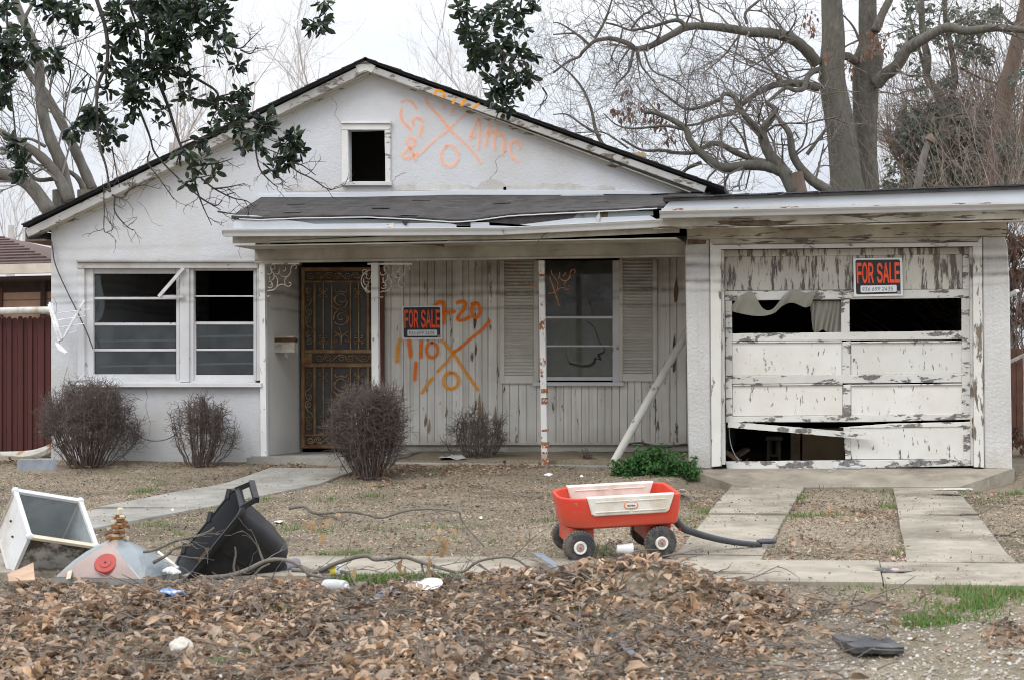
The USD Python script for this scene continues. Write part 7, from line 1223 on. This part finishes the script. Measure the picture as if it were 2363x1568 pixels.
# ================================================================== leaf litter, grass, gravel, sticks
def ptc(n, x0, x1, y0, y1): return x0 + (x1 - x0) * R3.random(n), y0 + (y1 - y0) * R3.random(n)
litterm = leafmat('dry_brown_leaves', [(0.40, 0.27, 0.165), (0.23, 0.155, 0.105), (0.33, 0.235, 0.16), (0.50, 0.37, 0.255), (0.15, 0.11, 0.08), (0.36, 0.21, 0.115), (0.31, 0.25, 0.19), (0.12, 0.09, 0.068), (0.38, 0.30, 0.22)], 0.15, 0.6, True)
def litter(X, Y, L, W=.45, n=2, lift=.01, tiltv=.35, layers=0.0):
    Z = gz(X, Y) + lift + layers * R3.random(len(X)); pos = np.column_stack([X, Y, Z]); tv, tf = leaf_mesh(1.0, W, .10, n); k = len(X); s = L * np.where(R3.random(k) < .05, 1.3 + .35 * R3.random(k), np.where(R3.random(k) < .35, .3 + .3 * R3.random(k), .6 + .7 * R3.random(k))); M_ = rot(R3.normal(0, tiltv, k) + np.where(R3.random(k) < .3, 3.14, 0), R3.normal(0, tiltv, k), R3.random(k) * 6.283) * s[:, None, None]; M_[:, :, 1] *= (.7 + .6 * R3.random(k))[:, None]
    M_[:, :, 2] *= (.3 + 1.8 * R3.random(k))[:, None]
    return tv, tf, pos, M_
X, Y = ptc(30000, -4.6, .5, 7.0, 9.85); edge = 9.5 + .14 * np.sin(X * 3) - .25 * np.clip((X + .55) / .6, 0, 1) - .0 * X
xr = np.interp(Y, [7, 7.8, 8.3, 8.8, 9.2, 9.6], [-.75, -.60, -.38, -.22, -.35, -.62]); thin = meshkit.fbm(np.column_stack([X * 2.6, Y * 2.6, 0 * X]), 3, 9); g_ = (R3.random(len(X)) < np.clip((thin - .34) * 6 - .5 * np.clip((X + .8), 0, 1), .5, 1)) & (Y < edge - .12 * np.clip((-3.0 - X) / .4, 0, 1)) & ((X < xr) | (R3.random(len(X)) < np.exp(-np.abs(X - xr) / .28) * .45)); gap = (X > -2.9) & (X < -1.95) & (Y > 9.28); X, Y = X[g_ & ~gap], Y[g_ & ~gap]
pile = thing('leaf_pile', 'long heap of dry brown leaves raked up along the street edge', 'leaf pile', (-1.4, 8.8, .4))
tv, tf, pos, M_ = litter(X, Y, .069, W=.42, layers=.028, tiltv=.33); o_ = np.argsort(-np.linalg.norm(M_[:, :, 0], axis=1) / pos[:, 1] - .04 * (pos[:, 2] - gz(X, Y)) / .06)
for i in o_[:300]: obj('leaf', (tv @ M_[i].T + pos[i] + [0, 0, .008], tf), litterm, pile)
obj('leaves', scatter(tv, tf, pos[o_[300:]], M_[o_[300:]]), litterm, pile, kind='stuff')
tw = []
for x, y in zip(*ptc(900, -4.5, .1, 7.1, 9.5)):
    z = float(gz(x, y)); a = R3.random() * 6.283; grow(np.array([x, y, z + .04]), unit(np.array([math.cos(a), math.sin(a), R3.normal(0, .12)])), .10 + .25 * R3.random(), .0025 + .003 * R3.random(), 0 if R3.random() < .7 else 1, tw, 2, .5, .15, 0)
obj('sticks', tubes(tw, 4), m_twig, pile, kind='stuff')
# lawn debris
bitm = leafmat('lawn_bits', [(0.30, 0.245, 0.18), (0.37, 0.31, 0.235), (0.22, 0.17, 0.12), (0.47, 0.41, 0.32), (0.27, 0.205, 0.145), (0.15, 0.115, 0.085)], 0.1, 0.8, True)
X, Y = ptc(150000, -10.5, 3.0, 9.0, 17.15); g_ = ~on_slab(X, Y) | (R3.random(len(X)) < .035 + .10 * (meshkit.fbm(np.column_stack([X * 2.2, Y * 2.2, 0 * X]), 3, 8) > .56)); X, Y = X[g_], Y[g_]; Z = gz(X, Y) + .004; Z = np.where(on_slab(X, Y), gz0(X, Y) + .036, Z); ap_ = (X > -1.6) & (X < 1.5) & (Y > 15.9); X, Y, Z = X[~ap_], Y[~ap_], Z[~ap_]
k = len(X); tv = np.array([[-.5, 0, 0], [0, -.22, .08], [.5, 0, .03], [0, .22, .08]]); tf = np.array([[0, 1, 3], [1, 2, 3]]); M_ = rot(R3.normal(0, .5, k), R3.normal(0, .4, k), R3.random(k) * 6.283) * (.014 + .022 * R3.random(k) ** 2)[:, None, None]
obj('lawn_litter', scatter(tv, tf, np.column_stack([X, Y, Z]), M_), bitm, label='small dry leaf crumbs and dead grass scattered over the lawn', cat='leaf litter', kind='stuff')
Xs, Ys = [], []
for n, x0, x1, y0, y1 in ((520, -9, -2.4, 16.9, 17.15), (420, -5.2, -3.3, 15.7, 16.9), (520, -.55, .34, 11.0, 15.95), (300, 1.0, 2.6, 11, 16.5), (260, -1.6, -1.05, 11, 15.9), (800, -9.5, -1.2, 11, 16.9), (260, -4.8, -1, 17.3, 18.3), (160, -6.2, -4.2, 16.3, 17.0), (350, .6, 1.5, 8.0, 8.75)): x, y = ptc(n * 3, x0, x1, y0, y1); nk = meshkit.fbm(np.column_stack([x * 1.6, y * 1.6, 0 * x]), 3, 6); kk = np.argsort(-(nk + .12 * R3.random(len(x))))[:n]; x, y = x[kk], y[kk]; Xs.append(x); Ys.append(y)
X, Y = np.concatenate(Xs), np.concatenate(Ys); g_ = ~on_slab(X, Y) | (Y > 17.1); tv, tf, pos, M_ = litter(X[g_], Y[g_], .05); obj('fallen_leaves', scatter(tv, tf, pos, M_), litterm, label='brown fallen leaves blown along the porch edging and between the driveway strips', cat='leaf litter', kind='stuff')
# grass
grassm = leafmat('fresh_grass', [(0.045, 0.12, 0.018), (0.07, 0.165, 0.022), (0.10, 0.20, 0.035), (0.20, 0.19, 0.09), (0.06, 0.14, 0.02), (0.28, 0.23, 0.14)], 0.3, 0.5)
def grass(label, areas, h=.05, name='grass'):
    P_, S_ = [], []
    for n, x, y, sx_, sy_ in areas: P_.append(np.column_stack([R3.normal(x, sx_, n), R3.normal(y, sy_, n)])); S_.append(np.full(n, h))
    p = np.vstack(P_); kp = meshkit.noise(np.column_stack([p * 6, np.zeros(len(p))]), 2) > .33; p = p[kp]; g_ = ~on_slab(p[:, 0], p[:, 1]); p = p[g_]; k = len(p); z = gz(p[:, 0], p[:, 1]) - .005; tv = np.array([[0, -.07, 0], [0, .07, 0], [.08, .05, .55], [.08, -.05, .55], [.3, 0, 1.0]]); tf = np.array([[0, 1, 2], [0, 2, 3], [3, 2, 4]]); M_ = rot(R3.normal(0, .35, k), R3.normal(0, .35, k), R3.random(k) * 6.283) * (h * (.5 + R3.random(k)))[:, None, None]
    return obj(name, scatter(tv, tf, np.column_stack([p, z]), M_), grassm, label=label, cat='grass', kind='stuff')
gg = lambda c, x, y: PZ(c, x, y, .39)[:2]
grass('bright green grass strip on the verge at the right', [(int(n * .8), *gg('7', x, y), sx_, sy_) for n, x, y, sx_, sy_ in ((2600, 2200, 860, .16, .12), (2200, 2000, 900, .10, .10), (1200, 1780, 980, .07, .07), (900, 1060, 805, .08, .05), (700, 1300, 800, .12, .05), (500, 1600, 830, .2, .1), (900, 2330, 800, .1, .12), (700, 1900, 960, .12, .08))], .038)
grass('green grass strip beside the sidewalk in front of the lawn', [(n, gg('6', x, 900)[0], 9.68, sx_, .055) for n, x, sx_ in ((1300, 300, .12), (1500, 480, .14), (1300, 650, .12), (500, 820, .08), (300, 1080, .06))], .055)
grass('sparse green tufts on the lawn and between the driveway strips', [(170, *PG('O', x, y)[:2], .07, .06) for x, y in ((1840, 1150), (1850, 1190), (2060, 1170), (2060, 1275), (1660, 1120), (1640, 1130), (1400, 1095), (1620, 1200), (1300, 1150), (820, 1280), (1480, 1100), (2340, 1140), (760, 1285), (330, 1078), (1380, 1280))] + [(int(40 + 90 * R3.random()), -9 + 10.5 * R3.random(), 11.2 + 5.2 * R3.random(), .05 + .1 * R3.random(), .04 + .08 * R3.random()) for _ in range(60)], .04, 'grass_tufts')
grass('green sprigs poking through the leaf pile', [(60, *PG('5', x, y)[:2], .02, .02) for x, y in ((1700, 1360), (1460, 1440), (750, 1510), (1880, 1150))], .05, 'grass_sprig')
# shells and gravel at the lower right
shellm = leafmat('shell_gravel', [(0.44, 0.41, 0.36), (0.30, 0.26, 0.21), (0.22, 0.185, 0.15), (0.58, 0.56, 0.52), (0.25, 0.21, 0.17), (0.40, 0.36, 0.3)], 0.0, 0.8)
X, Y = ptc(17000, -3.0, 1.6, 6.8, 9.3); xr = np.interp(Y, [7, 7.8, 8.3, 8.8, 9.3], [-.75, -.60, -.38, -.2, -.2]); pr = np.where(X > xr, 1.0, .13) * np.clip((9.25 - Y) / .6, .05, 1); g_ = R3.random(len(X)) < pr; X, Y = X[g_], Y[g_]; k = len(X); t = trimesh.creation.icosphere(0); tv = np.array(t.vertices) * np.array([1, .75, .45]) * (1 + .2 * (R3.random((12, 1)) - .5)); M_ = rot(R3.normal(0, .4, k), R3.normal(0, .4, k), R3.random(k) * 6.283) * (.004 + .011 * R3.random(k) ** 3)[:, None, None]
obj('gravel', scatter(tv, np.array(t.faces), np.column_stack([X, Y, gz(X, Y) + .003 + .04 * (X < xr[g_])]), M_), shellm, label='pale shell and gravel bits on the dirt at the lower right', cat='gravel', kind='stuff')
# fallen branches
m_fall = barkmat('fallen_branch_bark', (0.07, 0.06, 0.05), (0.23, 0.205, 0.175), 25)
dryl = leafmat('clinging_dry_leaves', [(0.36, 0.24, 0.12), (0.28, 0.16, 0.075), (0.42, 0.30, 0.17)], 0.3, 0.55)
def fallen(label, c, lines, Y, leafspots=(), nsub=0.5):
    p = lines[0][0][0]; t = thing('fallen_branch', label, 'branch', P(c, p[0], p[1], Y)); tw = []
    for pts, ra, rb in lines:
        q = limb_pts(c, pts, Y, R3.normal(0, .05), 5); q[:, 2] = np.maximum(q[:, 2], gz(q[:, 0], q[:, 1]) + .01); r = np.linspace(ra, rb, len(q)) * (1 + .12 * (R3.random(len(q)) - .5)); obj('limb', tube(q, r, 7), m_fall, t, smooth=True)
        for k in range(3, len(q), 3):
            if R3.random() < nsub: grow(q[k], unit(unit(q[k] - q[k - 1]) + R3.normal(0, .6, 3) + [0, 0, .3]), .15 + .15 * R3.random(), .0035, 1, tw, 2, .5, .2, 0)
    if tw: obj('twigs', tubes(tw, 4), m_fall, t, kind='stuff')
    for lc, x, y, n in leafspots:
        for _ in range(n):
            pos = P(lc, x + R3.normal(0, 16), y + R3.normal(0, 28), Y + R3.normal(0, .04))[None]; tv, tf, M_ = leaves_at(pos, .085, .45, 2, 1.1); obj('leaf', scatter(tv, tf, pos, M_), dryl, t)
fallen('thick pale bent branch lying in front of the black bin', 'T', [([(1560, 800), (1680, 772), (1800, 762), (1900, 740), (2010, 700), (2130, 640), (2240, 620), (2363, 640), (2440, 690), (2500, 740), (2640, 770)], .017, .008), ([(1540, 820), (1700, 835), (1900, 850), (2000, 890)], .016, .008), ([(1900, 740), (1890, 680), (1905, 580), (1900, 520)], .008, .004), ([(2060, 740), (2110, 690), (2180, 655)], .008, .004), ([(2130, 640), (2100, 560), (2080, 500)], .007, .004)], 9.5, (), .18)
fallen('forked stick leaning into the mouth of the bin', 'T', [([(1160, 560), (1260, 540), (1420, 470), (1560, 440), (1680, 400), (1730, 365)], .009, .006), ([(1240, 645), (1340, 590), (1420, 530), (1560, 500)], .011, .006)], 9.55, (), .2)
fallen('long thin branch lying across the lawn left of the wagon', '6', [([(-180, 380), (-80, 370), (0, 415), (200, 402), (330, 420), (440, 442), (600, 396), (770, 384), (940, 402), (960, 440), (1000, 505), (1120, 640)], .012, .005), ([(780, 390), (850, 425)], .006, .004)], 10.9, [('6', 805, 470, 2), ('6', 840, 560, 3), ('6', 800, 640, 3), ('6', 870, 500, 2), ('6', 90, 460, 2), ('6', 30, 510, 2), ('6', -80, 440, 2)], .25)
fallen('low twiggy branch running over the sidewalk into the leaf pile', '6', [([(-60, 830), (150, 740), (320, 695), (400, 722), (580, 705), (700, 740), (800, 770), (960, 805), (1080, 732), (1240, 705), (1330, 720), (1420, 780)], .014, .006), ([(-160, 790), (0, 800), (150, 800), (230, 820), (290, 860), (330, 940)], .013, .008), ([(700, 740), (712, 800), (740, 850)], .007, .004), ([(1080, 750), (1150, 800), (1190, 830)], .006, .004)], 9.65, [('6', 755, 755, 4), ('6', 575, 770, 3), ('6', 1270, 740, 3), ('6', 1290, 790, 3), ('6', 250, 750, 1), ('6', 730, 800, 2)], .3)
fallen('dark curved stick on the leaf pile near the bottom', '6', [([(540, 1115), (640, 1190), (780, 1235), (940, 1250), (1100, 1240)], .008, .004), ([(1560, 1190), (1700, 1220), (1830, 1285), (1960, 1310)], .008, .004), ([(420, 1360), (620, 1365), (800, 1330), (900, 1270)], .009, .004)], 8.6, (), .3)
fallen('grey weathered stick half buried at the left of the leaf pile', '5', [([(100, 1165), (220, 1110), (380, 1060)], .018, .012), ([(540, 1150), (680, 1110), (800, 1080)], .009, .005), ([(420, 1290), (560, 1260), (650, 1230)], .008, .005)], 8.75, (), .2)
fallen('thin stick lying over the right driveway strip edge', '7', [([(1980, 385), (2020, 380), (2090, 380)], .008, .004), ([(2185, 548), (2250, 570), (2363, 600)], .010, .006)], 12.4, (), .2)
